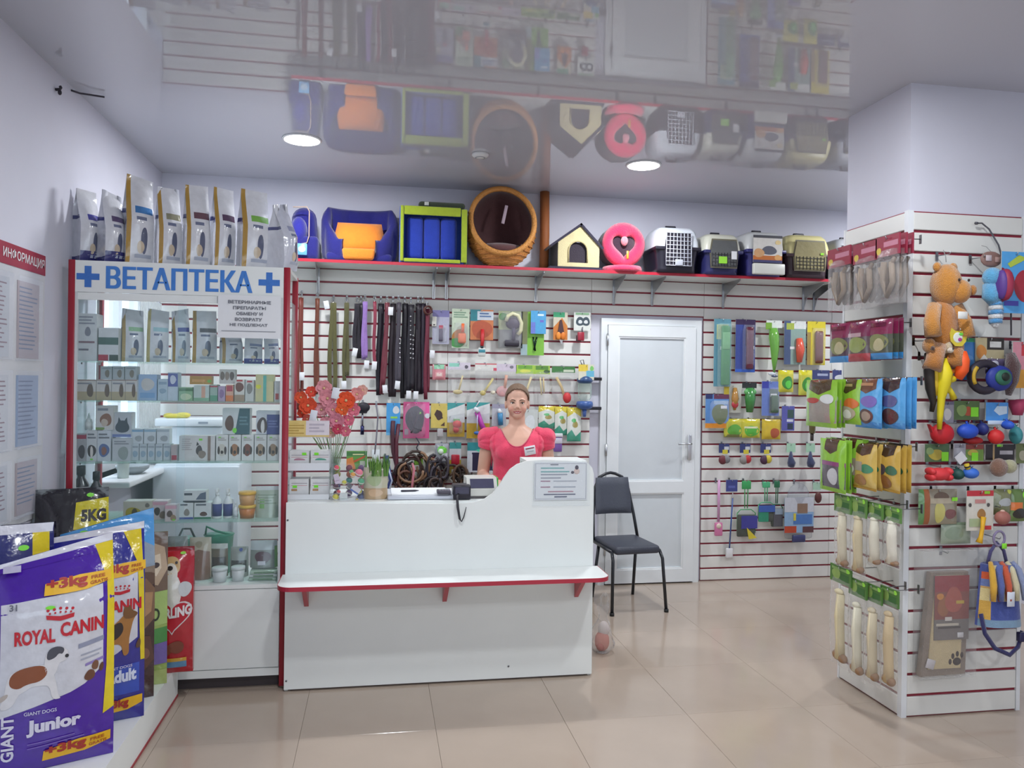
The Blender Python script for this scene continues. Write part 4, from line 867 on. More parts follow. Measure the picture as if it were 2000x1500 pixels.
for ly in range(5):
    for cx_ in range(3):
        nm_, hx_ = _cn[(ly*3+cx_*2+ly) % 9]; q = MB(); q.ell(0, 0, 0, .0175, .0175, .0175, hx_, 14, 10)
        o = q.build('toy_ball', 'rubber', None, (bx+.024+cx_*(bw-.048)/2+.002*(ly % 2), by+.112+.010*((ly+cx_) % 2), CT+.021+.0335*ly))
        q = MB(); q.lathe([(.0177*math.cos(t), .0177*math.sin(t)) for t in (-.2, 0, .2)], '#d8d4cc', 14); q.build('stripe', 'rubber', o, rot=(.4*ly, .5*cx_, 0))
        tag(o, '%s striped ball, %s layer up at the back of the bin, %s' % (nm_, ('lowest', 'second', 'third', 'fourth', 'top')[ly], ('stand side', 'middle', 'grass side')[cx_]), 'ball', 'toys in the acrylic bin')
def tiny(px, py, w, h, tilt, base, L, lab, dy=.02):
    p = onY(px, py, by+dy); o = carton((p.x, by+dy+.012, p.z), w, h, .018, 'tiny_box', lab, 'box', base, L, None, 0, None, 'tiny boxes in the acrylic bin'); o.rotation_euler = (0, tilt, 0)
tiny(671, 984, .038, .055, 0, '#d8dcda', [('r', .05, .45, .95, .5, '#9aa8a4')], 'upright tiny white box at the foot of the bin', .01)
tiny(691, 962, .048, .032, .6, '#d8d2d6', [('r', 0, 0, 1, .28, '#4a66b0')], 'tilted white box with blue edge in the bin', .012); tiny(660, 945, .026, .05, -.25, '#d4c4d4', [('r', .1, .3, .9, .36, '#a08ca8')], 'pale lilac tiny box leaning by the bin side', .012); tiny(688, 984, .045, .03, -.3, '#dcdcd6', [('r', .1, .4, .5, .6, '#9ab49a')], 'small white box leaning beside the upright tiny box', .03)
carton((onY(697, 905, by+.15).x, by+.13, CT+.14), .108, .105, .012, 'green_toy_pack', 'green and orange printed pack standing out of the bin', 'pack', '#5f9a3c', [('r', 0, .75, 1, 1, '#3c7a3a'), ('p', [(0, .05), (.45, .1), (.3, .7), (0, .6)], '#d8843c'), ('r', .3, .80, .85, .86, '#d8dca0'), ('p', [(.3, .5), (.95, .8), (.85, .65), (.4, .42)], '#c05a2c'), ('r', .65, .25, .9, .5, '#b8c4b0'), ('r', 0, 0, 1, .08, '#7a4034')])
# grass pot in a bag
p = onY(733, 985, 4.16); root = T('cat_grass_bag', 'tuft of green cat grass in a tan clear bag on the counter', 'plant', (p.x, 4.16, CT)); q = MB()
wr = wrinkle(44); skin_sheet(q, .125, .165, 0, lambda u, v: .035*(1-(2*u-1)**2)**.5*(1-v)**.4+.003+.004*wr(u, v), '#b7b49c', [('r', 0, 0, 1, .35, '#b39a78'), ('e', .5, .2, .3, .12, '#c6a784'), ('e', .45, .62, .3, .2, '#9fae84')], 9, 10, lambda u, v: .03*(1-(2*u-1)**2)**.5*(1-v)**.4+.003, '#b7b49c'); q.build('bag', 'gloss', root)
q = MB(); R = random.Random(3)
for k in range(150):
    x = R.uniform(-.03, .065); y = R.uniform(-.03, .03); h = R.uniform(.06, .12); dx = R.uniform(-.02, .02); g = R.choice(['#5f8a34', '#4a7a2c', '#6f9a3e', '#3c6426'])
    z = .12; q.add([(x-.0025, y, z), (x+.0025, y, z), (x+dx*.5+.002, y, z+h*.6), (x+dx, y+R.uniform(-.01, .01), z+h), (x+dx*.5-.002, y, z+h*.6)], [(0, 1, 2, 4), (4, 2, 3)], g)
o = q.build('grass_blades', 'matte', root); o['kind'] = 'stuff'
# flowers in a glass vase
p = onY(652, 985, 4.36); root = T('flower_vase', 'glass vase of pink and orange artificial flowers behind the acrylic stand', 'flowers', (p.x, 4.36, CT))
q = MB(); q.lathe([(.03, .0), (.034, .01), (.026, .10), (.036, .2), (.040, .22), (.036, .215), (.022, .1), (.028, .012), (0, .01)], '#dfe', 18); q.build('vase', 'acrylic', root)
R = random.Random(8)
def blossom(px, py, r, c, Y):
    g = onY(px, py, Y); x, y, z = g.x-p.x, Y-4.36, g.z-CT
    s = MB(); s.tube([(R.uniform(-.01, .01), 0, .05), (x*.25, y*.3, .2), (x*.75, y*.8, z*.75), (x, y+.02, z)], .002, '#6a8a4a', 5); s.build('stem', 'matte', root)
    b = MB(); n = 6
    for ring, (rr, up, k) in enumerate(((r, .15, n), (r*.7, .45, n-1))):
        for i in range(k):
            an = 2*PI*i/k+ring*.5+R.random()*.3; dx, dz = math.cos(an), math.sin(an); w = rr*.52; wr_ = R.uniform(-.25, .25)
            P = [(x, y, z)]; q_ = (-dz, dx)
            for t, ww, f in ((.45, 1.0, .35), (.85, .95, .75), (1.05, .4, .9+wr_)):
                for sgn in (-1, 1): P.append((x+dx*rr*t+q_[0]*w*ww*sgn*.9, y-rr*(up+.35*f*t)*.9, z+dz*rr*t+q_[1]*w*ww*sgn*.9))
            b.add(P, [(0, 1, 2), (1, 3, 4, 2), (3, 5, 6, 4)], c, True)
    b.ell(x, y-r*.3, z, r*.16, r*.16, r*.16, '#e0c890', 8, 6); b.build('blossom', 'cloth', root)
for px, py, r, c, Y in ((633, 758, .052, '#e29aa2', 4.30), (640, 778, .055, '#dd8f9a', 4.28), (628, 800, .045, '#e2a3aa', 4.30), (650, 800, .045, '#d88a98', 4.27), (657, 822, .05, '#cf7f92', 4.26), (636, 826, .04, '#d9929c', 4.27),
                         (602, 792, .055, '#e2502c', 4.28), (588, 776, .04, '#e05a34', 4.32), (608, 765, .036, '#ea5a44', 4.33), (590, 806, .03, '#d8492c', 4.3), (676, 782, .058, '#ea5428', 4.27), (668, 800, .04, '#e2602c', 4.26),
                         (697, 770, .045, '#e09a98', 4.3), (708, 762, .035, '#e2b2a4', 4.32), (690, 800, .045, '#e07a8e', 4.29), (680, 820, .04, '#d97088', 4.29), (660, 838, .034, '#c0405a', 4.25), (675, 842, .034, '#d26a80', 4.25), (600, 818, .03, '#b84a3a', 4.25), (646, 845, .035, '#caa092', 4.27)): blossom(px, py, r*.82, c, Y)
for px, py in ((655, 768), (612, 812)):
    g = onY(px, py, 4.24); q = MB(); q.rbox(-.018, -.002, -.03, .018, .002, .03, '#e2e6ee', .0018, 1, Matrix.Rotation(.2, 4, 'Y')); q.build('white_tag', 'paper', root, (g.x-p.x, -.12, g.z-CT))
# paperwork tray
a = onY(757, 985, 4.09); b = onY(888, 985, 4.09)
root = T('paper_tray', 'shallow white tray of papers on the counter', 'tray', ((a.x+b.x)/2, 4.22, CT)); w = (b.x-a.x)/2
q = MB(); q.rbox(-w, -.13, 0, w, .15, .022, '#c9ced8', .006); q.build('tray_body', 'plastic', root)
q = MB(); q.box(-w+.02, -.12, .0225, w-.03, .14, .027, '#e4e8ec'); q.build('paper_stack', 'paper', root)
g = onY(800, 972, 4.2); q = MB(); q.tube([(-.045, .0, 0), (.03, .008, 0), (.05, .01, 0)], [.005, .005, .0015], '#2c2c3a', 7); q.tube([(-.048, 0, 0), (-.044, 0, 0)], .0035, '#8888a0', 7); tag(q.build('pen', 'plastic', None, (g.x, 4.2, CT+.0325)), 'dark pen lying on the papers in the white tray', 'pen')
# calculator, card terminal, receipt printer
g = onY(867, 985, 4.085); root = T('calculator', 'small dark calculator in front of the card terminal', 'calculator', (g.x, 4.10, CT+.028), 0, None, (.0, 0, 0))
q = MB(); q.rbox(-.036, -.022, 0, .036, .05, .02, '#4c4a56', .005); q.build('case', 'plastic', root)
q = MB(); q.box(-.028, .026, .0202, .028, .044, .0212, '#9aa89c'); q.build('display', 'plastic', root)
q = MB()
for i in range(4):
    for j in range(3): q.box(-.027+.015*i, -.016+.013*j, .0202, -.016+.015*i, -.007+.013*j, .023, '#8c8a94')
q.build('keys', 'rubber', root)
g = onY(902, 985, 4.08); root = T('card_terminal', 'black card terminal with its cable hanging over the counter edge', 'terminal', (g.x, 4.09, CT+.001))
q = MB(); q.rbox(-.046, -.02, 0, .046, .09, .075, '#24222e', .006); q.build('case', 'plastic', root)
q = MB(); q.add([(-.036, -.0212, .03), (.036, -.0212, .03), (.036, -.0212, .066), (-.036, -.0212, .066)], [(0, 1, 2, 3)], '#3a3850'); q.build('screen', 'gloss', root)
q = MB(); q.tube([(-.02, -.02, .03), (-.03, -.05, .02), (-.028, -.075, -.03), (-.018, -.08, -.09), (-.008, -.08, -.105), (.004, -.078, -.08), (.016, -.076, -.03)], [.006, .007, .007, .006, .004, .003, .002], '#23222a', 7); q.build('cable', 'rubber', root)
a = onY(911, 985, 4.14); b = onY(970, 985, 4.14); root = T('receipt_printer', 'white receipt printer with dark display on the counter', 'printer', ((a.x+b.x)/2, 4.20, CT)); w = (b.x-a.x)/2; ph = onY(940, 934, 4.14).z-CT
q = MB(); P = [(-.08, .012), (-.085, ph*.45), (-.04, ph), (.09, ph), (.10, .012)]
q.add([(-w, y, z) for y, z in P]+[(w, y, z) for y, z in P], [(0, 1, 2, 3, 4), (9, 8, 7, 6, 5)]+[(i, i+5, (i+1) % 5+5, (i+1) % 5) for i in range(5)], '#cfcfc9'); q.build('housing', 'plastic', root)
q = MB(); q.add([(-w*.78, -.0825, ph*.52), (w*.78, -.0825, ph*.52), (w*.78, -.0445, ph*.955), (-w*.78, -.0445, ph*.955)], [(0, 1, 2, 3)], '#45455c'); q.build('display', 'gloss', root)
q = MB(); q.box(-w*.9, -.082, 0, w*.9, .095, .0118, '#4a4648'); q.build('base', 'plastic', root)
q = MB(); q.rbox(w+.001, -.02, .012, w+.014, .09, ph*.97, '#3fae4c', .003); q.build('green_side', 'plastic', root)

# ================================================================== TOP SHELF
TZ = SZ+.0195
def span(x0, x1, Y, py=480): return onY(x0, py, Y).x, onY(x1, py, Y).x
# --- blue bed seen end-on
x0, x1 = span(560, 623, 5.60); root = T('blue_pet_bed', 'dark blue padded pet bed with a beige cord and hanging tag beside the sacks', 'pet bed', ((x0+x1)/2, 5.66, TZ)); w = (x1-x0)/2
hh = onY(590, 400, 5.60).z-TZ
q = MB(); q.rbox(-w, -.11, 0, w, .15, hh*.42, '#1b1b72', .03, 3); q.build('base', 'cloth', root)
q = MB(); q.rbox(-w, -.02, hh*.2, w*.95, .13, hh, '#1d1d7c', .07, 4, None, (.72, .8)); q.build('backrest', 'cloth', root)
q = MB(); q.ell(-.03, -.05, hh*.5, w*.55, .08, hh*.28, '#24248c', 14, 10); q.build('cushion', 'cloth', root)
q = MB(); q.tube([(-w*.6, -.10, hh*.93), (w*.25, -.11, hh*.94), (w*.42, -.12, hh*.86), (w*.42, -.125, hh*.4), (w*.3, -.125, hh*.28), (-.03, -.125, hh*.24)], .004, '#b9a090', 6); q.build('cord', 'cloth', root)
q = MB(); q.rbox(-.035, -.135, .02, .035, -.129, .10, '#6fb4e6', .0025, 1); tg = q.build('hang_tag', 'card', root)
q = MB(); q.ell(0, -.1362, .06, .026, .0008, .022, '#c4dcf0', 12, 8); q.build('print', 'paper', tg)
# --- blue bed with orange cushion
x0, x1 = span(626, 776, 5.60); root = T('blue_orange_pet_bed', 'dark blue horseshoe pet bed with a bright orange cushion', 'pet bed', ((x0+x1)/2, 5.66, TZ)); w = (x1-x0)/2; hh = onY(700, 404, 5.66).z-TZ
NB = '#1c1c74'
q = MB(); q.rbox(-w*.86, -.09, 0, w*.86, .14, .06, NB, .025, 3); q.build('base', 'cloth', root)
q = MB(); N_ = 60; M_ = 14; vs = []; fs = []
for i in range(N_+1):
    th = math.radians(-62+304*i/N_); bk = (math.sin(th)+1)/2                    # 1 at the back
    hgt = hh*(.36+.64*min(1, max(0, (bk-.12)/.55))**.8); cx, cy = math.cos(th)*w*.86, .035+math.sin(th)*.125
    puff = .55+.45*abs(math.sin(i/N_*PI*7)); tk = .040*puff; fl = 1+.06*bk
    for k in range(M_):
        a = 2*PI*k/M_; up = math.sin(a); out = math.cos(a)
        zz = .012+hgt*.5+math.copysign(abs(up)**.45, up)*hgt*.49; rr = out*tk*(1 if abs(up) < .95 else .6)
        f_ = 1+(fl-1)*zz/hgt
        vs.append((cx*f_+math.cos(th)*rr, cy+math.sin(th)*rr, zz))
fs = [(i*M_+k, i*M_+(k+1) % M_, (i+1)*M_+(k+1) % M_, (i+1)*M_+k) for i in range(N_) for k in range(M_)]+[tuple(range(M_)), tuple(range(N_*M_+M_-1, N_*M_-1, -1))]
q.add(vs, fs, NB, True); q.build('quilted_wall', 'cloth', root)
OR = '#f08a26'
q = MB(); wr = wrinkle(21)
skin_sheet(q, w*1.34, hh*.60, 0, pillow_fn(.13, wr, .012), OR, (), 18, 14, pillow_fn(.1), OR, lambda v: 1-.25*abs(v-.45)); cu = q.build('cushion', 'cloth', root, (0, -.055, hh*.14), 0, (-.30, 0, 0))
q = MB(); q.rbox(-w*.40, -.135, .004, w*.38, -.092, .085, OR, .02, 3, None, (1.12, 1)); q.build('front_lip', 'cloth', root)
# --- square lime and blue bed
x0, x1 = span(780, 911, 5.60); root = T('lime_blue_pet_bed', 'square blue pet bed with lime green lining standing on its side', 'pet bed', ((x0+x1)/2, 5.64, TZ)); w = (x1-x0)/2; hh = onY(845, 402, 5.6).z-TZ
q = MB(); q.rbox(-w, .0, 0, w, .05, hh*.95, '#2c4cb0', .012); q.build('bottom_panel', 'cloth', root)
for g, c in (((-w, -.10, .0, -w+.022, .0, hh*.95), '#2f5abf'), ((w-.022, -.10, 0, w, .0, hh*.93), '#3a5a3c'), ((-w+.023, -.10, .0, w-.023, .0, .02), '#2a4ab0'), ((-w+.023, -.10, hh*.90, w-.023, .0, hh*.93), '#4a5238')):
    q = MB(); q.rbox(*g, c, .008); q.build('wall', 'cloth', root)
for g in ((-w+.004, -.112, .008, -w+.028, -.1005, hh*.95), (w-.045, -.112, .012, w-.004, -.1005, hh*.93), (-w+.03, -.112, .004, w-.05, -.1005, .03), (-w+.03, -.112, hh*.80, w-.05, -.1005, hh*.95)):
    q = MB(); q.rbox(*g, '#a9bd30', .006); q.build('lime_lining', 'cloth', root)
for k in range(3):
    a = -w+.05+k*(2*w-.12)/3; q = MB(); q.rbox(a+.002, -.06, .035, a+(2*w-.12)/3-.002, -.002, hh*.80, '#2440b0', .028, 4); q.build('cushion_channel', 'cloth', root)
q = MB(); q.rbox(-w*.45, -.06, hh*.96, w*.95, .02, hh*1.07, '#3c4634', .025, 3); hs = q.build('carry_strap', 'cloth', root)
q = MB(); q.rbox(-w*.28, -.065, hh*.99, -w*.15, -.061, hh*1.05, '#d8dad4', .0015, 1); q.build('tag', 'paper', hs)
# --- wicker basket
x0, x1 = span(911, 1051, 5.58); root = T('wicker_basket', 'egg-shaped wicker pet basket with a dark brown cushion', 'pet basket', ((x0+x1)/2, 5.66, TZ)); w = (x1-x0)/2; hh = onY(980, 370, 5.58).z-TZ
WK = '#c2803e'; cz0 = hh*.52
ax = Vector((0, -.93, .36)).normalized()
def shell(mb, rx, ry, rz, col, cut, nn=40, mm=26, flat=.02):
    vs = []; fs = []
    for j in range(mm+1):
        th = PI*j/mm
        for k in range(nn):
            a = 2*PI*k/nn; z = -math.cos(th)*rz*(1 if math.cos(th) < 0 else 1); v = Vector((math.sin(th)*math.cos(a)*rx, math.sin(th)*math.sin(a)*ry, z))
            v.z = max(v.z, -cz0+flat); vs.append(v+Vector((0, 0, cz0)))
    for j in range(mm):
        for k in range(nn):
            f = (j*nn+k, j*nn+(k+1) % nn, (j+1)*nn+(k+1) % nn, (j+1)*nn+k); c = sum((vs[i] for i in f), Vector())/4-Vector((0, 0, cz0))
            if c.x*ax.x/rx+c.y*ax.y/ry+c.z*ax.z/rz < cut: fs.append(f)
    mb.add(vs, fs, col, True)
q = MB(); shell(q, w*.98, .19, hh*.52, WK, .42); q.build('woven_shell', 'wicker', root)
q = MB()
for k in range(13):
    t = -1+.12*k; z = cz0+hh*.52*math.sin(t*1.2); rr = math.sqrt(max(.02, 1-((z-cz0)/(hh*.52))**2)); pts = []
    for i in range(41):
        a = -PI*.02+PI*1.04*i/40 if z > cz0*.75 else 2*PI*i/40
        pts.append((math.cos(a)*w*.99*rr, math.sin(a)*.192*rr, z+.002*math.sin(i*2.2)))
    pts = [p for p in pts if p[0]*ax.x/(w)+p[1]*ax.y/.19+(p[2]-cz0)*ax.z/(hh*.52) < .40 and p[2] > .012]
    if len(pts) > 3:
        run = [pts[0]]
        for p in pts[1:]:
            if (Vector(p)-Vector(run[-1])).length > .08:
                if len(run) > 2: q.tube(run, .006, '#ad6f34', 5)
                run = []
            run.append(p)
        if len(run) > 2: q.tube(run, .006, '#ad6f34', 5)
q.build('woven_coils', 'wicker', root)['kind'] = 'stuff'
q = MB(); shell(q, w*.93, .178, hh*.49, '#4a2a2c', .45, flat=.035); q.build('lining', 'cloth', root)
rim = []
e1 = Vector((1, 0, 0)); 
for i in range(49):
    a = 2*PI*i/48; d = .42; s = math.sqrt(1-d*d); n_ = ax; e2 = n_.cross(e1)
    u = n_*d+(e1*math.cos(a)+e2*math.sin(a))*s; v = Vector((u.x*w*.98, u.y*.19, u.z*hh*.52+cz0)); v.z = max(v.z, .03); rim.append(v)
q = MB(); q.tube(rim, .020, '#c98a44', 8, False)
for i in range(0, 96):
    a0 = rim[int(i/2) % 48]; a1 = rim[(int(i/2)+1) % 48]; c = a0.lerp(a1, (i % 2)*.5); q.ell(c.x, c.y, c.z, .011, .022, .016, '#b87836', 6, 5)
q.build('braided_rim', 'wicker', root)
q = MB(); q.ell(0, .02, .135, w*.74, .11, .055, '#5a3434', 20, 10); q.build('cushion', 'cloth', root)
q = MB(); q.rbox(-.012, -.004, -.07, .012, 0, .07, '#b8a4b0', .002, 1, Matrix.Rotation(.2, 4, 'Y')); q.build('hang_tag', 'paper', root, (.03, .03, hh*.72))
# --- little kennel
x0, x1 = span(1074, 1176, 5.56); root = T('toy_kennel', 'small cream and black pet house with pitched roof and arched door', 'pet house', ((x0+x1)/2, 5.68, TZ)); w = (x1-x0)/2; hh = onY(1135, 436, 5.56).z-TZ; ev = hh*.60; fx = .035
q = MB(); bw = w*.86; ar = [(bw*.42*math.cos(PI*k/10)+fx*.4, hh*.40+bw*.42*math.sin(PI*k/10)) for k in range(11)]
P = [(fx*.4+bw*.42, .055)]+ar+[(fx*.4-bw*.42, .055)]
wall_ = [(-bw+fx, .01), (fx*.4-bw*.42, .01)]+P[::-1][0:1]
# front wall in pieces around the doorway
q.prism([(-bw+fx, .02), (fx*.4-bw*.42, .02), (fx*.4-bw*.42, hh*.40)]+[ar[10-k] for k in range(0, 6)]+[(fx, hh*.93), (-bw+fx, ev)], -.120, -.104, '#c4b88e')
q.prism([(fx*.4+bw*.42, .02), (bw+fx*.2, .02), (bw+fx*.2, ev), (fx, hh*.93)]+[ar[5-k] for k in range(0, 6)], -.120, -.104, '#c4b88e')
q.prism([(fx*.4-bw*.42, .02), (fx*.4+bw*.42, .02), (fx*.4+bw*.42, .05), (fx*.4-bw*.42, .05)], -.120, -.104, '#c4b88e'); q.build('front_wall', 'cloth', root)
q = MB(); q.box(-bw+fx+.002, -.103, .02, bw+fx*.2-.002, .15, ev*.98, '#2c2430'); q.build('body', 'cloth', root)
q = MB(); q.tube([(x, -.122, z) for x, z in P], .006, '#b4a678', 6); q.build('door_trim', 'cloth', root)
for a, b in (((-w, ev*.84), (fx, hh)), ((fx, hh), (w+.01, ev*.80))):
    d = (Vector(b)-Vector(a)).normalized(); nrm = Vector((-d.y, d.x))*.016
    q = MB(); q.prism([a, b, (b[0]-nrm.x, b[1]-nrm.y), (a[0]-nrm.x, a[1]-nrm.y)], -.135, .15, '#262236'); q.build('roof_slope', 'cloth', root)
q = MB(); q.box(-w, -.128, .0, w, .15, .018, '#262236'); q.build('floor_pad', 'cloth', root)
# --- pink plush cat house
x0, x1 = span(1178, 1266, 5.56); root = T('pink_cat_house', 'hot pink plush cat house with a heart-shaped opening', 'cat house', ((x0+x1)/2, 5.68, TZ)); w = (x1-x0)/2; hh = onY(1218, 432, 5.56).z-TZ; rr = hh*.445; cz1 = hh-rr
q = MB(); M = Matrix.Rotation(PI/2, 4, 'X'); q.lathe([(0, -.13), (rr*.88, -.13), (rr*.96, -.10), (rr*.96, .04), (rr*.88, .06), (0, .06)], '#3a1c34', 32, (0, 0, 0), Matrix.Translation((.0, .0, cz1)) @ M); q.build('body', 'plush', root)
heart = [(rr*.034*16*math.sin(t)**3, cz1-.005+rr*.035*(13*math.cos(t)-5*math.cos(2*t)-2*math.cos(3*t)-math.cos(4*t))) for t in [2*PI*k/40 for k in range(40)]]
oute = [(rr*math.sin(2*PI*k/40)*1.0, cz1+rr*math.cos(2*PI*k/40)) for k in range(40)]
vs = []; fs = []; K = 40
for ring, (L_, y) in enumerate(((oute, -.055), (oute, -.075), ([(a[0]*.75+b[0]*.25, a[1]*.75+b[1]*.25) for a, b in zip(oute, heart)], -.098), ([(a[0]*.3+b[0]*.7, a[1]*.3+b[1]*.7) for a, b in zip(oute, heart)], -.098), (heart, -.082), (heart, -.060))):
    vs += [(x, y, z) for x, z in L_]
for r_ in range(5):
    for k in range(K): fs.append((r_*K+k, r_*K+(k+1) % K, (r_+1)*K+(k+1) % K, (r_+1)*K+k))
q = MB(); q.add(vs, fs, '#ef2c62', True); q.build('plush_face', 'plush', root)
q = MB(); q.lathe([(0, 0), (rr*.86, 0), (rr*.92, .02), (rr*.86, .042), (0, .046)], '#ef2c62', 28, (0, -.03, 0)); q.build('plush_base', 'plush', root)
q = MB(); q.ell(0, -.085, cz1+.025, .028, .026, .036, '#f29aa8', 14, 10); q.tube([(0, -.08, cz1+.06), (0, -.075, cz1+rr*.42)], .002, '#d8a0a8', 5); q.build('pompom', 'plush', root)
q = MB(); q.rbox(.012, -.105, cz1-.11, .030, -.101, cz1-.05, '#d8a83a', .0015, 1, None); q.build('hang_tag', 'card', root)
# --- pet carriers
def carrier(x0, x1, ytop, label, up, lo, split, doorc, mesh, Y=5.66, D=.34, extra=None, ybot=None, doorw=.62):
    a, b = span(x0, x1, Y-D/2); Wd = b-a; Ht = onY((x0+x1)/2, ytop, Y-D/2).z-TZ
    root = T('pet_carrier', label, 'pet carrier', ((a+b)/2, Y, TZ), 0, 'plastic pet carriers on the top shelf'); w = Wd/2
    def half(z0, z1, c, t0, t1, nm):
        q = MB(); vs = []; N_ = 6
        for i in range(N_+1):
            t = i/N_; z = z0+(z1-z0)*t; k = t0+(t1-t0)*t**1.8; kd = k; r_ = .045
            if nm == 'upper_shell' and i == N_: k *= .93; kd = k*.97
            for sx, sy in ((-1, -1), (1, -1), (1, 1), (-1, 1)):
                cx, cy = sx*(w*k-r_), sy*(D/2*kd-r_)
                base_a = {(-1, -1): PI, (1, -1): 1.5*PI, (1, 1): 0, (-1, 1): .5*PI}[(sx, sy)]
                for m in range(4): an = base_a+PI/2*m/3; vs.append((cx+r_*math.cos(an), cy+r_*math.sin(an), z))
        n = 16; fs = [(i*n+k, i*n+(k+1) % n, (i+1)*n+(k+1) % n, (i+1)*n+k) for i in range(N_) for k in range(n)]
        fs.append(tuple(range(N_*n, N_*n+n)) if nm == 'upper_shell' else tuple(range(n-1, -1, -1)))
        q.add(vs, fs, c, True); return q.build(nm, 'plastic', root)
    zs = Ht*split
    half(.0, zs, lo, .86, .97, 'lower_shell'); half(zs+.004, Ht, up, .97, .80, 'upper_shell')
    q = MB(); q.rbox(-w, -D/2-.006, zs-.012, w, D/2+.004, zs+.014, lo if split < .6 else up, .006); q.build('seam_flange', 'plastic', root)
    dw = w*doorw; dz0, dz1 = Ht*.14, Ht*.86; yf = -D/2-.004
    q = MB(); q.prism([(-dw*.92, dz0), (dw*.92, dz0), (dw, zs), (dw*.86, dz1), (-dw*.86, dz1), (-dw, zs)], yf, yf+.004, '#3a3640' if mesh != 'tint' else '#6f6a58'); q.build('door_opening', 'plastic', root)
    if mesh == 'grid':
        q = MB(); nx, nz = 7, 8
        for i in range(nx+1):
            t = -1+2*i/nx; q.tube([(t*dw*.92, yf-.006, dz0), (t*dw*.88, yf-.006, dz1)], .0032, doorc, 4)
        for i in range(nz+1): z = dz0+(dz1-dz0)*i/nz; q.tube([(-dw*.92, yf-.008, z), (dw*.92, yf-.008, z)], .0032, doorc, 4)
        d = q.build('grille_door', 'metal' if doorc == '#c0c0c4' else 'plastic', root)
        q = MB(); q.rbox(-.03, yf-.016, dz0+.0, .03, yf-.010, dz0+.045, '#b8bcc6', .003); q.build('latch', 'plastic', d)
    else:
        q = MB(); q.prism([(-dw*.88, dz0+.01), (dw*.88, dz0+.01), (dw*.94, zs), (dw*.8, dz1-.012), (-dw*.8, dz1-.012), (-dw*.94, zs)], yf-.006, yf-.003, doorc); d = q.build('door', 'gloss', root)
        q = MB()
        for i in range(9): t = -1+2*i/8; q.tube([(t*dw*.84, yf-.008, dz0+.012), (t*dw*.84, yf-.008, zs*.95)], .0022, '#2a2a30', 4)
        for i in range(4): z = dz0+.02+(zs-dz0)*.22*i; q.tube([(-dw*.84, yf-.009, z), (dw*.84, yf-.009, z)], .0022, '#2a2a30', 4)
        q.build('door_grille', 'plastic', d)
    q = MB(); q.tube([(-w*.25, 0, Ht-.003), (-w*.2, 0, Ht+.028), (w*.2, 0, Ht+.028), (w*.25, 0, Ht-.003)], .011, '#2c2a34', 8); q.build('handle', 'plastic', root)
    if extra: extra(root, w, Ht, D, yf)
    return root
carrier(1280, 1370, 443, 'pet carrier with white top, black bottom and white grille door', '#d6dce4', '#221f2c', .52, '#d8dce8', 'grid', doorw=.60)
def ex1(root, w, Ht, D, yf):
    q = MB(); q.box(-w*.30, yf-.0125, Ht*.25, w*.12, yf-.0115, Ht*.42, '#8fd03a'); q.build('price_sticker', 'paper', root)
    q = MB(); q.box(w*.34, yf-.0125, Ht*.36, w*.62, yf-.0115, Ht*.56, '#d8dadc'); q.build('white_tag', 'paper', root)
carrier(1376, 1452, 456, 'pet carrier with cream top, navy bottom and neon green price sticker', '#cfcfc0', '#2b2c5c', .54, '#5a5c5c', 'tint', extra=ex1, doorw=.74)
def ex2(root, w, Ht, D, yf):
    q = MB(); skin_sheet(q, w*1.45, Ht*.62, Ht*.28, lambda u, v: .002, '#d2cfc8', [('r', 0, .9, 1, 1, '#4a4a50'), ('e', .55, .45, .26, .16, '#5a5c68'), ('r', 0, .1, 1, .26, '#b8682c'), ('e', .2, .35, .18, .16, '#c89a6c'), ('r', 0, 0, 1, .1, '#3c3c64'), ('e', .85, .2, .12, .1, '#d8a060'), ('e', .85, .75, .1, .08, '#e0c890')], 12, 14, lambda u, v: .002, '#999'); q.build('printed_sleeve', 'card', root, (0, yf-.014, 0))
    q = MB(); q.rbox(-w*.78, yf-.05, .002, w*.78, yf-.012, .085, '#cfd0c8', .008); q.build('food_tray', 'plastic', root)
carrier(1458, 1536, 452, 'white and navy pet carrier with printed sleeve and pale food tray', '#d2d4d4', '#33326e', .55, '#55555c', 'tint', extra=ex2, doorw=.7)
def ex3(root, w, Ht, D, yf):
    q = MB(); q.box(w*.42, yf-.0125, Ht*.52, w*.56, yf-.0115, Ht*.57, '#8fd03a'); q.build('price_sticker', 'paper', root)
carrier(1536, 1627, 458, 'large pet carrier with cream yellow top and dark brown bottom', '#d8cf96', '#3a2a30', .50, '#8c8460', 'tint', extra=ex3, doorw=.72)
carrier(1632, 1716, 466, 'grey pet carrier half hidden behind the slatted column', '#a8aab0', '#4a4a54', .52, '#6a6a70', 'tint', doorw=.7)

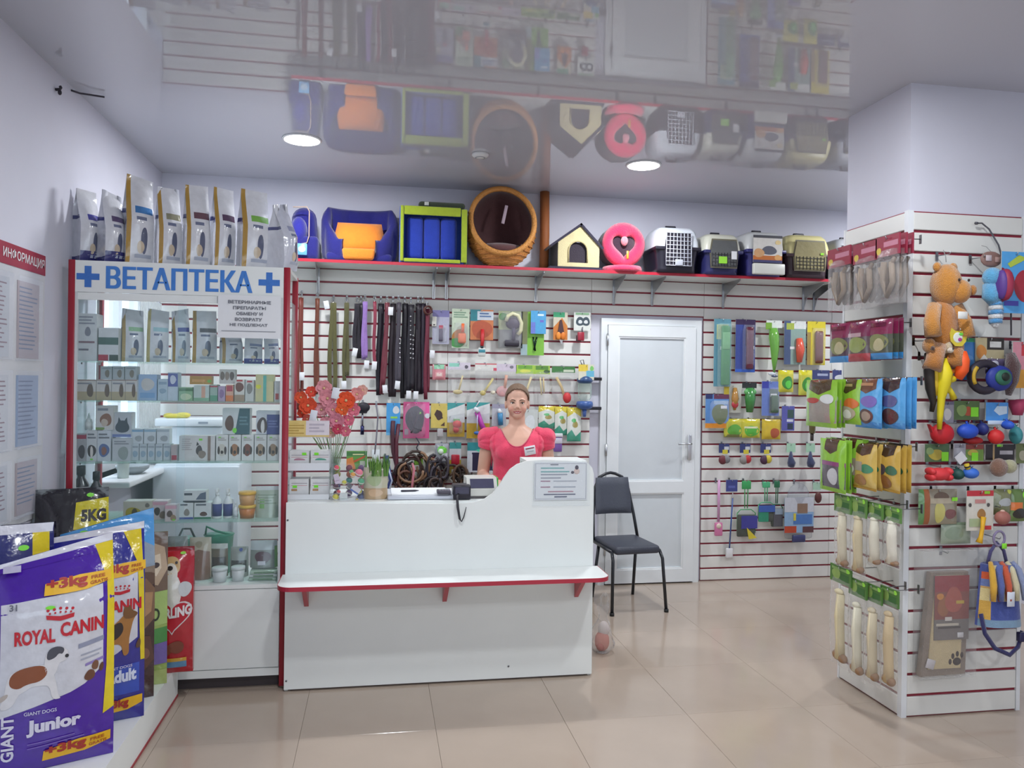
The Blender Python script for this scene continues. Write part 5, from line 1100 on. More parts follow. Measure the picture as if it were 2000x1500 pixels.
# ================================================================== LEASHES
def leash(x, y0, y1, label, col, w=8, off=.06, fin_='leather', n=2, tagpos=None, studs=None, sway=0.0, col2=None, flat=True, gap=None):
    Y = SLAT-off; top = onY(x, y0, Y); H = top.z-onY(x, y1, Y).z; ww = w*top.y/F*1.02
    root = T('leash', label, 'leash', (top.x, Y, top.z), 0, 'leashes on the slat wall'); R = random.Random(int(x*3+y1))
    for k in range(n):
        dx = (k-(n-1)/2)*(gap or ww*.75); dd = R.uniform(0, .015); q = MB(); hk_ = H*(1-.1*R.random()) if k else H
        pts = []; m = 12
        for i in range(m+1):
            t = i/m; pts.append((dx*min(1, .25+t*2)+sway*t*t+.004*math.sin(t*7+k*2), -dd-.006*math.sin(t*5+k), -.035-(hk_-.035)*t))
        q.tube(pts, ww/2, (col2 if (col2 and k % 2) else col), 6, True, None, (1, .28)); q.build('strap', fin_, root)
    q = MB(); q.tube([(0, 0, .01), (.009, -.004, .0), (.009, -.004, -.022), (0, -.004, -.032), (-.009, -.004, -.022), (-.009, -.004, .0), (0, 0, .01)], .0028, '#b0aca4', 5, False); q.rbox(-.006, -.008, -.05, .006, .002, -.03, '#a8a49c', .002, 1); q.build('clasp', 'metal', root)
    if tagpos:
        for tx, ty in tagpos:
            g = onY(tx, ty, Y-.02); q = MB(); q.rbox(-.018, -.001, -.03, .018, .001, .03, '#e2e4e8', .0008, 1, Matrix.Rotation(R.uniform(-.2, .2), 4, 'Y')); q.build('price_tag', 'paper', root, (g.x-top.x, -.035, g.z-top.z))
    if studs:
        q = MB()
        for (sx, sy) in studs: g = onY(sx, sy, Y-.02); q.ell(g.x-top.x, -.018, g.z-top.z, .006, .004, .006, '#d8d8dc', 8, 5)
        q.build('studs', 'metal', root)
    hook((top.x, Y, top.z-.0), 0, off, 'B'); return root
leash(588, 572, 800, 'brown leather leash hanging closest to the cabinet post', '#7a3a30', 7, n=2, tagpos=[(590, 735)])
leash(575, 600, 790, 'taupe strap leash half hidden by the cabinet post', '#6a5c54', 7, n=1, off=.1)
leash(620, 574, 770, 'single brown leather leash left of the olive webbing leashes', '#6c3a28', 8, n=2, gap=.006)
leash(651, 582, 765, 'olive green webbing leash in two long hanging bands', '#5c5a34', 9, n=2, fin_='cloth', gap=.035, tagpos=[(638, 596)])
leash(677, 582, 750, 'second olive webbing leash beside the lilac one', '#5a5836', 8, n=2, fin_='cloth', gap=.02, tagpos=[(672, 752)])
leash(697, 584, 695, 'short black nylon leash between olive and lilac leashes', '#26222c', 8, n=2, fin_='cloth', tagpos=[(693, 688)])
leash(713, 580, 702, 'lilac purple leash with a clear sleeve', '#9a78bc', 9, n=2, fin_='cloth', tagpos=[(716, 712)], gap=.012)
leash(732, 580, 715, 'rose red leather leash with a white price tag', '#8c3448', 7, n=1, tagpos=[(731, 714)], sway=.005)
leash(756, 582, 770, 'maroon twisted leather leash with a white top tag', '#70303c', 9, n=2, gap=.01, tagpos=[(763, 608), (752, 760)], sway=-.03)
leash(779, 582, 760, 'grey and black leash with small studs low down', '#45404a', 8, n=2, gap=.012, tagpos=[(776, 752)], studs=[(781, 662+9*i) for i in range(6)])
leash(803, 586, 768, 'wide black leather leash with two rows of bright studs', '#1f1b24', 11, n=2, gap=.02, tagpos=[(798, 771), (812, 772)], studs=[(802, 618+9*i) for i in range(10)]+[(807, 655+9*i) for i in range(6)])
leash(835, 594, 780, 'dark red round leash with a coiled brown top near the combs', '#6c2236', 8, n=2, gap=.014, tagpos=[(844, 692)])
for i, (x, y1, lab) in enumerate(((744, 772, 'black leash behind the rose red and maroon ones'), (768, 775, 'black leash filling the gap beside the maroon leash'), (791, 778, 'black leash just left of the studded leash'), (817, 776, 'black leash between the studded and dark red leashes'), (826, 770, 'thin black leash touching the dark red leash'), (705, 700, 'thin black leash behind the lilac leash'))):
    leash(x, 584, y1, lab, ['#211b26', '#2a2028', '#1d1a22', '#241c26', '#2c2230', '#26222a'][i], 10, off=.035, n=2, gap=.022, fin_='leather')
q = MB(); p = onY(835, 606, SLAT-.09)
for k in range(3): q.tube([(math.cos(t)*.026+.003*k, -.008*k, math.sin(t)*.03) for t in [2*PI*i/14 for i in range(15)]], .006, ['#5a2c24', '#6a3a28', '#4a2420'][k], 6, False)
tag(q.build('coiled_collar', 'leather', None, p), 'coiled brown leather collar at the top of dark red leash', 'collar')
q = MB(); p = onY(848, 628, SLAT-.06); q.rbox(-.018, -.006, -.038, .018, .006, .038, '#d0cfc6', .006); o = q.build('clip_tag', 'plastic', None, p); tag(o, 'cream oval clip tag between the leashes and the comb pack', 'tag'); q = MB(); q.rbox(-.007, -.008, -.028, .007, -.0062, -.020, '#3a3438', .0008, 1); q.build('slot', 'plastic', o)

# ================================================================== GOODS ON THE BACK SLAT WALL
G1 = 'grooming goods in the upper row behind the counter'
hang((845, 606, 877, 672), 'B', 'comb_pack', 'lilac and clear comb pack right beside the leashes', 'comb', '#a9a9bd', [('r', 0, .8, 1, 1, '#7470a0'), ('r', .1, .06, .9, .55, '#b4b6c4')], parts=[('comb', 'plastic', [('rb', .38, .08, .62, .55, .004, .014, '#4c4458'), ('b', .38, .45, .62, .55, .014, .018, '#b04a5c')]), ('blister', 'film', [('d', .15, .05, .85, .6, .02, '#eef')])], group=G1)
hang((883, 603, 916, 680), 'B', 'brush_pack', 'pale green card with an orange-handled brush', 'brush', '#c2d0b8', [('e', .42, .26, .42, .22, '#b07a3c'), ('e', .3, .14, .45, .12, '#4a9a4c'), ('l', .1, .75, .9, .92, 3, '#7a9a80')], parts=[('brush', 'plastic', [('t', [(.62, .62, .02), (.6, .4, .022)], .012, '#e8703c'), ('rb', .35, .12, .8, .38, .004, .03, '#e87c44', .012)]), ('blister', 'film', [('d', .15, .05, .9, .65, .034, '#eef')])], group=G1)
hang((919, 605, 963, 664), 'B', 'brush_pack', 'teal and orange card holding a red-handled brush', 'brush', '#c87a4c', [('r', 0, .62, .45, 1, '#2f7c86'), ('r', .3, .66, 1, .95, '#c4ccd4'), ('e', .5, .35, .45, .3, '#b4583a'), ('l', .4, .72, .9, .9, 2, '#54709a')], parts=[('handle', 'plastic', [('t', [(.52, .35, .02), (.52, -.05, .02), (.5, -.2, .02)], .014, '#c2282c'), ('t', [(.5, -.2, .02), (.5, -.28, .02)], .012, '#27303a'), ('rb', .34, -.55, .66, -.26, .008, .03, '#d0d4d0', .008), ('rb', .36, -.42, .64, -.32, .029, .032, '#3a8a9a', .002)])], group=G1)
hang((974, 608, 1020, 680), 'B', 'curved_trimmer_pack', 'white and black curved trimmer in a clear pack', 'trimmer', '#a9b08c', [('r', 0, 0, 1, .5, '#8a8c88'), ('e', .2, .85, .2, .1, '#5a8a4c')], parts=[('ring', 'plastic', [('t', [(.3, .72, .02), (.36, .86, .025), (.55, .93, .025), (.78, .88, .025), (.92, .68, .025), (.9, .48, .025), (.78, .36, .025)], .016, '#d6d4ae')]), ('grip', 'rubber', [('e', .58, .66, .02, .3, .16, .02, '#3a2c3c'), ('rb', .25, .04, .85, .22, .004, .03, '#2a2632', .01), ('t', [(.62, .55, .02), (.6, .2, .02)], .014, '#40384a')]), ('blister', 'film', [('d', .05, .02, .98, .98, .045, '#eef')])], group=G1)
hang((1018, 609, 1062, 694), 'B', 'nail_clipper_pack', 'bright green card with dark clippers behind a blue card', 'clipper', '#7cb83c', [('r', 0, 0, .28, 1, '#7a7f58'), ('r', 0, .0, .28, .25, '#9ab0b4')], parts=[('clippers', 'metal', [('t', [(.52, .42, .008), (.62, .1, .01)], .006, '#2a3a34'), ('t', [(.68, .42, .008), (.56, .12, .01)], .006, '#2a3a34')])], group=G1)
hang((1037, 607, 1066, 652), 'B', 'blue_card_pack', 'sky blue card pack with white print over the green card', 'pack', '#4f9fd0', [('r', .45, .78, .85, .86, '#d8e8f0'), ('r', .6, .5, .85, .6, '#6a6ac0'), ('r', 0, .0, .3, .5, '#6a7ac8')], off=.075, group=G1)
hang((1081, 610, 1108, 664), 'B', 'scissors_pack', 'green-topped card with orange-handled scissors', 'scissors', '#c9c2ae', [('r', 0, .82, .8, 1, '#3a9a6c'), ('p', [(.0, 0), (0, .45), (.6, .8), (1, .5), (1, 0)], '#c87a34')], parts=[('scissors', 'plastic', [('p', [(.3, .25), (.45, .72), (.58, .72), (.75, .25)], .004, .012, '#4a2c30'), ('e', .35, .15, .01, .18, .14, .008, '#e08a34'), ('e', .68, .15, .01, .18, .14, .008, '#d87a2c'), ('p', [(.42, 0), (.6, -.18), (.66, 0)], .004, .01, '#a8a8ac')])], group=G1)
hang((1121, 610, 1153, 646), 'B', 'panda_card_pack', 'white card with black goggle-like print and red tool below', 'pack', '#d6dad4', [('e', .38, .5, .26, .24, '#3c4a54'), ('e', .72, .5, .24, .24, '#3c4a54'), ('e', .38, .48, .12, .1, '#d0d4d4'), ('e', .72, .48, .12, .1, '#d0d4d4'), ('r', .1, .86, .9, .97, '#8fb890')], parts=[('tool', 'plastic', [('t', [(.5, .2, .012), (.48, -.1, .012)], .005, '#6a6a74'), ('rb', .2, -.55, .6, -.08, .004, .024, '#9a2438', .006), ('rb', .12, -.6, .42, -.25, .003, .02, '#4a2a30', .006)])], group=G1)
G2 = 'bagged toys in the second row behind the counter'
hang((845, 712, 870, 742), 'B', 'pink_treat_bag', 'little pink packet with a mint label below the comb pack', 'packet', '#d68a92', [('r', .1, .7, .9, 1, '#8fc4a4'), ('r', .2, .2, .8, .5, '#e2a4a4')], kind='bag', th=.03, group=G2, parts=[('sticker', 'paper', [('st', .5, .35, .4, .2, '#e8d0c8')])])
BONE = '#e0cf98'
def bagtoy(box, name, label, hdr, content, lay=(), hfrac=.22):
    hang(box, 'B', name, label, 'bagged toy', '#e4e6e8', (), 'clear', [('chew_toy', 'plastic', content)], G2, .06, .035, hdr=(hfrac, hdr, lay), amp=.006)
bagtoy((875, 708, 918, 772), 'bagged_chew', 'clear bag with white and mint header and a bone toy', '#d2cad6', [('t', [(.66, .6, .0), (.5, .15, .0)], .007, BONE), ('e', .45, .1, .0, .22, .07, .014, BONE)], [('r', .05, .4, .5, .9, '#8fd0bc'), ('e', .82, .4, .08, .25, '#5a5460')])
bagtoy((928, 710, 969, 774), 'bagged_chew', 'clear bag with white and red header and a long bone toy', '#dcdcd6', [('t', [(.85, .55, .0), (.4, .08, .0)], .009, '#dccb7a'), ('e', .38, .1, .0, .14, .08, .014, '#dccb7a'), ('e', .85, .12, 0, .12, .06, .012, '#e6e0c8')], [('r', 0, .85, 1, 1, '#c8505c'), ('r', .85, 0, 1, .4, '#d0405a')])
bagtoy((970, 711, 1008, 778), 'bagged_chew', 'lilac-headed clear bag with a peach stick toy', '#cfc4d2', [('t', [(.5, .68, .0), (.42, .3, .0)], .012, '#e0a488'), ('e', .3, .2, 0, .3, .16, .012, '#dba8a8')], [('e', .75, .6, .1, .2, '#7a7480')])
bagtoy((1008, 713, 1042, 790), 'bagged_chew', 'green-headed clear bag with a pale stick, nearer her head', '#a4c84a', [('t', [(.85, .7, .0), (.5, .2, .0)], .009, BONE)], [('r', .1, .55, .9, .95, '#6fa83a'), ('e', .5, .3, .3, .2, '#d2d85c')])
bagtoy((1043, 714, 1073, 790), 'bagged_chew', 'green-headed clear bag with thin sticks beside the brush bag', '#9cc044', [('t', [(.4, .7, .0), (.5, .25, .0)], .006, BONE), ('t', [(.6, .7, .0), (.65, .3, .0)], .006, '#d8c084')], [('r', .1, .5, .9, .95, '#5a8c34'), ('e', .8, .3, .2, .2, '#3a5a2c')])
hang((1078, 716, 1122, 782), 'B', 'ball_thrower_pack', 'dark green header with a wooden-handled red ball toy', 'ball toy', '#e4e6e8', (), 'clear', [('stick', 'matte', [('t', [(.2, .68, .0), (.42, .4, .0), (.55, .12, .0)], .011, '#d6ba7a')]), ('ball', 'rubber', [('e', .66, .08, .012, .18, .16, .024, '#c8393c')])], G2, .06, .03, hdr=(.18, '#3f7a3c', [('r', .5, .1, .95, .5, '#c6d0b8')]))
# water dispenser on black arms
p = onY(1142, 770, SLAT-.10); root = T('water_dispenser', 'clear water dispenser with blue collars on black brackets by the door', 'dispenser', p)
zt = onY(1142, 712, SLAT-.1).z-p.z; zb = onY(1142, 818, SLAT-.1).z-p.z
q = MB(); q.lathe([(.035, zb*.25), (.052, zb*.1), (.052, zt*.35), (.035, zt*.5)], '#dfe', 18); q.build('tank', 'film', root)
q = MB(); q.lathe([(.03, zb*.62), (.058, zb*.55), (.066, zb*.42), (.060, zb*.30), (.05, zb*.28)], '#3f5f9c', 18); q.lathe([(.012, zb*.92), (.018, zb*.62)], '#4a6ab0', 10); q.build('drinker', 'plastic', root)
q = MB(); q.lathe([(.045, zt*.36), (.062, zt*.44), (.06, zt*.52), (.035, zt*.62)], '#34507c', 18); q.lathe([(.03, zt*.62), (.034, zt*.95)], '#4f9ac0', 14); q.build('cap', 'plastic', root)
for z in (zt*.52, zb*.58): q = MB(); q.rbox(-.02, .045, z-.012, .15, .095, z+.012, '#24242a', .004); q.build('bracket', 'plastic', root)
hang((1130, 712, 1160, 742), 'B', 'clip_strip_card', 'yellow and white card with blue print above the dispenser', 'card', '#d8d6c2', [('r', 0, .55, .6, 1, '#e2c84a'), ('r', .5, .2, 1, .6, '#6ab4d0'), ('e', .85, .75, .12, .16, '#7cc46a')], off=.135, group=G2, parts=[('loop', 'plastic', [('t', [(.2, 1.0, .0), (.1, 1.25, .0), (.3, 1.3, 0), (.35, 1.0, 0)], .003, '#4a4640')])])
G3 = 'goods in the third row behind the counter'
hang((693, 784, 723, 852), 'B', 'grooming_brush', 'black-headed grooming brush with a silver handle', 'brush', '#222', (), 'none', [('brush_head', 'rubber', [('e', .55, .83, .02, .42, .15, .02, '#22202a'), ('rb', .15, .66, .8, .8, .0, .03, '#2a2832', .008)]), ('handle', 'metal', [('t', [(.5, .68, .012), (.5, .3, .012)], .007, '#9a9aa6'), ('t', [(.5, .3, .012), (.5, .05, .012)], .014, '#3a3c60')])], G3)
root = hang((726, 786, 742, 930), 'B', 'chain_leash', 'grey chain-like leash with a white price tag by the vase', 'leash', '#222', (), 'none', [('strap', 'cloth', [('t', [(.5, .97, .004), (.7, .8, .004), (.55, .5, .006), (.4, .3, .006)], .006, '#7c7a86')]), ('price_tag', 'paper', [('rb', .1, .14, .95, .36, .006, .009, '#dfe6ea', .001)]), ('sleeve', 'plastic', [('rb', .2, 0, .9, .14, .004, .012, '#5c5e74', .003)])], G3)
hang((755, 787, 781, 850), 'B', 'blue_leash_card', 'bright blue card with a white logo patch holding a leash', 'leash card', '#3f9ad8', [('e', .7, .78, .24, .12, '#d8dce0'), ('r', .3, .52, .8, .58, '#8fd04a'), ('r', .0, .0, 1, .08, '#6ab8e8')], parts=[('leash_loop', 'leather', [('t', [(.5, .45, .01), (.45, .1, .02), (.55, -.5, .02), (.9, -1.1, .02), (.95, -1.35, .02)], .017, '#4a2230'), ('t', [(.9, .35, .01), (.75, -.2, .03), (.8, -.9, .03), (.6, -1.3, .03)], .014, '#5a2434')])], group=G3)
hang((788, 785, 838, 856), 'B', 'harness_pack', 'pink-framed pack with a black harness', 'harness', '#c84a82', [('e', .45, .52, .36, .38, '#241a24'), ('p', [(.35, 1), (1, 1), (1, .6), (.7, .8)], '#e85aa0'), ('e', .92, .62, .10, .07, '#d8dade'), ('e', .62, .7, .07, .03, '#8fe04a'), ('r', .05, .1, .2, .25, '#9a8a94')], parts=[('harness', 'cloth', [('t', [(.25, .7, .01), (.4, .3, .02), (.7, .22, .02)], .009, '#1c161e'), ('t', [(.6, .75, .01), (.45, .4, .02), (.3, .15, .02)], .008, '#33262e'), ('t', [(.5, .02, .01), (.62, -.12, .01), (.52, -.25, .01), (.6, -.38, .01)], .005, '#2c2e3c')]), ('blister', 'film', [('d', .05, .03, .85, .95, .03, '#eef')])], group=G3)
hang((842, 788, 873, 836), 'B', 'dog_shape_card', 'yellow card with a brown dog silhouette', 'card', '#d0bb5a', [('e', .5, .52, .2, .2, '#3c2018'), ('p', [(.2, .55), (.35, .75), (.55, .7), (.75, .4), (.55, .35), (.35, .4)], '#3c2018'), ('p', [(.6, .1), (.85, .25), (.85, .08)], '#4a2a1c')], group=G3, parts=[('tassel', 'cloth', [('rb', .4, -.35, .75, -.02, .0, .01, '#b8b6b8', .003)])])
def toycard(box, name, label, tcol, blister, off=.05, lay=()):
    hang(box, 'B', name, label, 'toy', '#c9cdd0', [('r', 0, .78, 1, 1, '#3f9c9c'), ('p', [(0, .78), (1, .98), (1, .7), (0, .6)], '#d8dcdc'), ('r', 0, 0, 1, .42, '#b89a34')]+list(lay), group=G3, off=off, parts=blister)
toycard((874, 787, 907, 853), 'toy_card', 'teal, white and mustard card with a red rubber toy', '', [('rubber_toy', 'rubber', [('e', .55, .38, .02, .26, .13, .022, '#d24432'), ('e', .5, .22, .018, .18, .1, .02, '#c83a2a'), ('b', .35, .47, .7, .53, .005, .03, '#6aa84a')]), ('blister', 'film', [('d', .12, .08, .88, .6, .045, '#eef')])])
toycard((912, 786, 956, 856), 'toy_card', 'teal and mustard card with a white-topped magenta toy', '', [('bottle', 'plastic', [('t', [(.42, .75, .02), (.62, .4, .03), (.85, .1, .03)], .020, '#b03aa0'), ('t', [(.3, .86, .03), (.48, .74, .03)], [.012, .022], '#e2e4ea'), ('t', [(.38, .9, .03), (.52, 1.05, .03)], .004, '#e8e8ec'), ('t', [(.42, .65, .05), (.42, .22, .05)], .004, '#b8c0d8'), ('e', .42, .16, .045, .14, .05, .012, '#3a6ab4')])], off=.06)
hang((961, 789, 988, 832), 'B', 'blue_bottle_pack', 'grey card with a blue drinking bottle beside her head', 'bottle', '#b9bcc4', [('r', 0, .8, 1, 1, '#9a98ac')], parts=[('bottle', 'plastic', [('t', [(.55, .6, .02), (.6, .05, .02)], .020, '#3c86b4'), ('t', [(.45, .78, .02), (.55, .6, .02)], [.010, .02], '#dfe4e8')])], group=G3)
hang((1012, 800, 1050, 852), 'B', 'white_bottle_pack', 'pale pack with white and yellow print behind her neck', 'pack', '#c6ccc8', [('r', 0, .0, .4, .4, '#c8b440'), ('e', .6, .5, .25, .3, '#d8dee0')], group=G3)
GL = [('r', 0, .72, 1, 1, '#d2c244'), ('p', [(0, .72), (.5, .86), (1, .72), (1, .3), (.7, .12), (.2, .34), (0, .2)], '#dadfd6'), ('p', [(0, 0), (0, .2), (.3, .35), (.6, .15), (1, .3), (1, 0)], '#3f9a80'), ('e', .55, .5, .2, .1, '#a89a58'), ('e', .45, .62, .16, .06, '#5fb86a')]
for bx_, lab, of in (((1052, 793, 1085, 836), 'smallest yellow, white and green pet wipe pack, beside her shoulder', .05), ((1084, 794, 1110, 850), 'middle yellow, white and green pet wipe pack in the row', .065), ((1108, 796, 1134, 862), 'longest yellow, white and green pet wipe pack nearest the door', .085)):
    hang(bx_, 'B', 'pet_wipe_pack', lab, 'wipes pack', '#cfd6c8', GL, 'bag', (), 'pet wipe packs', of, .03)
hang((1079, 846, 1098, 882), 'B', 'purple_tub_pack', 'small white-capped purple tub at her shoulder', 'tub', '#222', (), 'none', [('tub_body', 'plastic', [('rb', .1, 0, .9, .8, -.01, .03, '#7a5aa0', .006), ('rb', .12, .45, .88, .75, .029, .033, '#c9c6d4', .002)]), ('lid', 'plastic', [('rb', .05, .8, .95, 1, -.014, .034, '#d8d8dc', .005)])], G3)
G4 = 'goods in the lower row behind the counter'
hang((850, 866, 876, 904), 'B', 'green_charm_pack', 'green and white charm pack in the lower row', 'charm', '#9a9ea6', [('e', .5, .65, .35, .22, '#6fd03a'), ('r', .5, .1, .9, .5, '#dfe4ec')], 'bag', th=.03, group=G4, parts=[('charm', 'plastic', [('e', .4, .6, .016, .2, .14, .012, '#d8e8d8')])])
hang((878, 864, 900, 926), 'B', 'red_spray_pack', 'teal-topped card with a red and yellow tool', 'tool', '#c4ccd0', [('r', 0, .8, 1, 1, '#3a9090'), ('r', 0, .0, 1, .45, '#b8a23a')], group=G4, parts=[('tool', 'plastic', [('rb', .15, .3, .85, .62, .003, .025, '#a82034', .006), ('t', [(.5, .3, .012), (.45, .05, .012)], .010, '#8c1c2c')])])
hang((913, 864, 962, 922), 'B', 'navy_pack', 'navy pack with a teal header partly behind her arm', 'pack', '#c0c8d0', [('r', 0, .72, 1, 1, '#2f8f96'), ('r', .18, .05, 1, .66, '#1f2440'), ('p', [(.3, .74), (1, .9), (1, .7), (.5, .66)], '#4fd0b0'), ('r', .1, .0, .2, .6, '#c8ccd4')], group=G4)
for i, (bx_, c, cl, lab) in enumerate((((790, 884, 850, 965), '#8a6a50', '#3c2c26', 'tan leather harness with a green tag in the lower row'), ((838, 886, 872, 968), '#4a4650', '#2a2630', 'dark grey harness in a clear bag in the lower row'), ((868, 908, 912, 970), '#55402f', '#2f2622', 'dark brown harness low behind the counter'), ((900, 925, 945, 972), '#6a5a4c', '#3a322c', 'brown collar bundle just above the card terminal'), ((770, 905, 812, 968), '#5c3a2c', '#2c2024', 'chestnut harness bundle right of the grass bag'), ((820, 915, 858, 972), '#4a3a34', '#241e20', 'blackish brown collar bundle above the calculator'))):
    prm = []
    R = random.Random(i)
    for k in range(9): 
        cx, cy = R.uniform(.2, .8), R.uniform(.35, .75); rx, ry = R.uniform(.22, .42), R.uniform(.2, .36); a0 = R.uniform(0, 6)
        prm.append(('t', [(cx+rx*math.cos(a0+t*.45), cy+ry*math.sin(a0+t*.45), .01+.005*k) for t in range(11)], .010, [c, cl][k % 2]))
    prm.append(('t', [(.5, 1, 0), (.5, .8, .01)], .006, cl))
    ex = [('tag', 'paper', [('st', .45, .78, .28, .16, '#8fc84a' if i == 0 else '#d8dcd8')])]
    hang(bx_, 'B', 'harness', lab, 'harness', c, (), 'none', [('straps', 'leather', prm)]+ex, 'harnesses and collars', .05)
hang((797, 905, 813, 962), 'B', 'pink_collar', 'pink narrow collar strap hanging over the tan harness', 'collar', '#fff', (), 'none', [('strap', 'cloth', [('t', [(.5, 1, .0), (.7, .8, .02), (.55, .4, .02), (.4, .0, .02)], .009, '#cc7a88')])], 'harnesses and collars', .085)
hang((735, 890, 768, 985), 'B', 'blue_rope_toy', 'navy and white rope toy behind the grass bag', 'rope toy', '#fff', (), 'none', [('rope', 'cloth', [('t', [(.6, 1, .0), (.7, .75, .02), (.85, .5, .03), (.6, .25, .02), (.55, .02, .02)], .016, '#2c3c7a'), ('t', [(.65, .8, .03), (.9, .5, .04), (.7, .25, .04)], .007, '#b8c4dc')])], 'harnesses and collars', .06)

# ================================================================== GOODS BESIDE THE DOOR
def R_(box, name, label, cat, base, layers=(), **k): return hang(box, 'R', name, label, cat, base, layers, **k)
GA = 'long plastic plants and toys beside the door'
R_((1395, 623, 1426, 755), 'aquarium_tube', 'long green aquarium plant in a tube nearest the door', 'aquarium plant', '#5f93a4', [('r', .15, .7, .85, .92, '#c2ca9a')], parts=[('plant', 'gloss', [('rb', .38, .02, .9, .9, .004, .03, '#4c8a52', .012), ('rb', .42, .55, .86, .8, .03, .034, '#7ab07a', .003)]), ('tube', 'film', [('rb', .18, .0, .94, .93, .003, .042, '#dff', .012)]), ('sticker', 'paper', [('st', .55, .57, .36, .05, '#dfe2e4')])], group=GA, off=.06)
R_((1437, 624, 1474, 727), 'stick_blister_pack', 'navy card with a dark red stick blister', 'toy', '#3c4c94', [('r', 0, .9, 1, 1, '#37244c'), ('r', 0, .0, 1, .06, '#3a64c0'), ('r', .5, .5, .98, .9, '#2c2850')], parts=[('stick', 'gloss', [('rb', .5, .06, .86, .86, .004, .028, '#5c2034', .01)]), ('blister', 'film', [('d', .36, .05, .95, .9, .036, '#eef')]), ('sticker', 'paper', [('st', .8, .47, .3, .06, '#dfe2e4')])], group=GA)
R_((1495, 626, 1527, 737), 'green_cone_toy', 'green cone-shaped bag with a white header', 'aquarium plant', '#fff', (), kind='none', parts=[('header', 'card', [('b', .05, .87, .95, 1, .0, .006, '#dfe4de'), ('b', .0, .84, .35, .96, .0065, .009, '#7aa83c')]), ('cone', 'gloss', [('t', [(.42, .86, .012), (.45, .7, .016), (.48, .5, .02), (.5, .3, .014), (.52, .06, .006)], [.034, .044, .036, .024, .006], '#6fae48')]), ('tip', 'foil', [('e', .42, .06, .008, .25, .03, .01, '#c4ccd4'), ('e', .55, .02, .008, .2, .02, .008, '#4a5674')])], group=GA)
R_((1532, 627, 1573, 712), 'red_plant_pack', 'green and white pack with a coral red plant', 'aquarium plant', '#8aa49c', [('r', .0, 0, .3, 1, '#4a5a7c'), ('r', .3, .82, 1, 1, '#d8dcd8'), ('r', .1, .8, .45, .95, '#a4b44c')], parts=[('coral_plant', 'gloss', [('t', [(.66, .6, .012), (.68, .35, .02), (.66, .05, .016)], [.026, .036, .022], '#dc5a44')]), ('stickers', 'paper', [('st', .8, .3, .28, .06, '#d8dcc8'), ('st', .38, .38, .22, .06, '#dfe2e4')])], group=GA)
R_((1577, 628, 1611, 713), 'yellow_snack_pack', 'yellow card with brown plant in a clear box', 'aquarium plant', '#d8c830', [('r', .0, .0, .2, .75, '#a08a4c')], parts=[('brown_plant', 'plastic', [('rb', .4, .04, .82, .78, .004, .026, '#6c3a24', .012)]), ('blister', 'film', [('d', .25, .0, .95, .85, .034, '#eef')]), ('sticker', 'paper', [('st', .6, .4, .2, .05, '#9ae04a')])], group=GA)
GB = 'small aquarium packs beside the door'
YG = [('r', 0, .8, 1, 1, '#d4cc30'), ('e', .58, .42, .36, .3, '#3f8a34'), ('e', .62, .36, .2, .18, '#5fd04a')]
R_((1520, 723, 1549, 766), 'yellow_green_pack', 'yellow pack with a green plant, upper one beside the red plant', 'aquarium pack', '#c8c43c', YG, kind='bag', th=.03, group=GB)
R_((1560, 723, 1586, 772), 'yellow_green_pack', 'taller yellow pack with green plant under the brown plant pack', 'aquarium pack', '#c2c044', YG, kind='bag', th=.03, group=GB)
R_((1586, 723, 1620, 745), 'navy_bead_pack', 'navy card with pale print left of the other navy card', 'aquarium pack', '#3a4270', [('r', .3, .5, .9, .7, '#a8b0c8')], group=GB); R_((1626, 723, 1648, 745), 'navy_bead_pack', 'navy card with white bubble at the column edge', 'aquarium pack', '#3c4478', [('e', .6, .3, .4, .3, '#c8ccd0')], group=GB)
R_((1378, 770, 1423, 836), 'fish_pack', 'blue and orange fish pack lowest by the door frame', 'fish pack', '#5a8ac4', [('r', 0, 0, 1, .14, '#e0902c'), ('r', 0, .86, .3, 1, '#2c3464'), ('r', .35, .86, 1, 1, '#6a3a54'), ('e', .62, .42, .34, .3, '#5c6c34'), ('r', .35, .7, .95, .82, '#8fb0d0')], parts=[('blister', 'film', [('d', .2, .14, 1, .8, .05, '#eef')]), ('sticker', 'paper', [('st', .78, .62, .26, .09, '#dfe2e4')])], group=GB, off=.06)
R_((1414, 752, 1447, 806), 'red_yellow_plant', 'red and yellow plant pack above the fish pack', 'aquarium plant', '#c6c8bc', [('r', 0, .5, .3, 1, '#c8b438')], parts=[('plant', 'gloss', [('t', [(.6, .9, .01), (.58, .5, .018), (.6, .1, .01)], [.016, .030, .01], '#b0803c'), ('e', .58, .3, .02, .2, .14, .014, '#b8343c')])], group=GB)
R_((1448, 747, 1478, 808), 'green_bush_plant', 'bright green bush plant under a black header', 'aquarium plant', '#fff', (), kind='none', parts=[('header', 'card', [('b', .05, .82, .95, 1, 0, .005, '#2c3030')]), ('plant', 'gloss', [('t', [(.5, .82, .01), (.5, .5, .016), (.5, .05, .01)], [.034, .044, .028], '#3f8a44'), ('e', .5, .7, .02, .4, .12, .02, '#5fb060')])], group=GB)
R_((1488, 745, 1521, 812), 'blue_frame_plant', 'blue-violet card framing a dark green plant', 'aquarium plant', '#6a80c0', [('r', 0, .8, .4, 1, '#3c44a0'), ('r', .45, .08, .95, .78, '#5c7068')], parts=[('plant', 'plastic', [('rb', .5, .1, .92, .6, .004, .022, '#4c6a4c', .006)]), ('sticker', 'paper', [('st', .68, .6, .36, .09, '#dfe2e4')]), ('blister', 'film', [('d', .42, .06, .98, .82, .03, '#eef')])], group=GB)
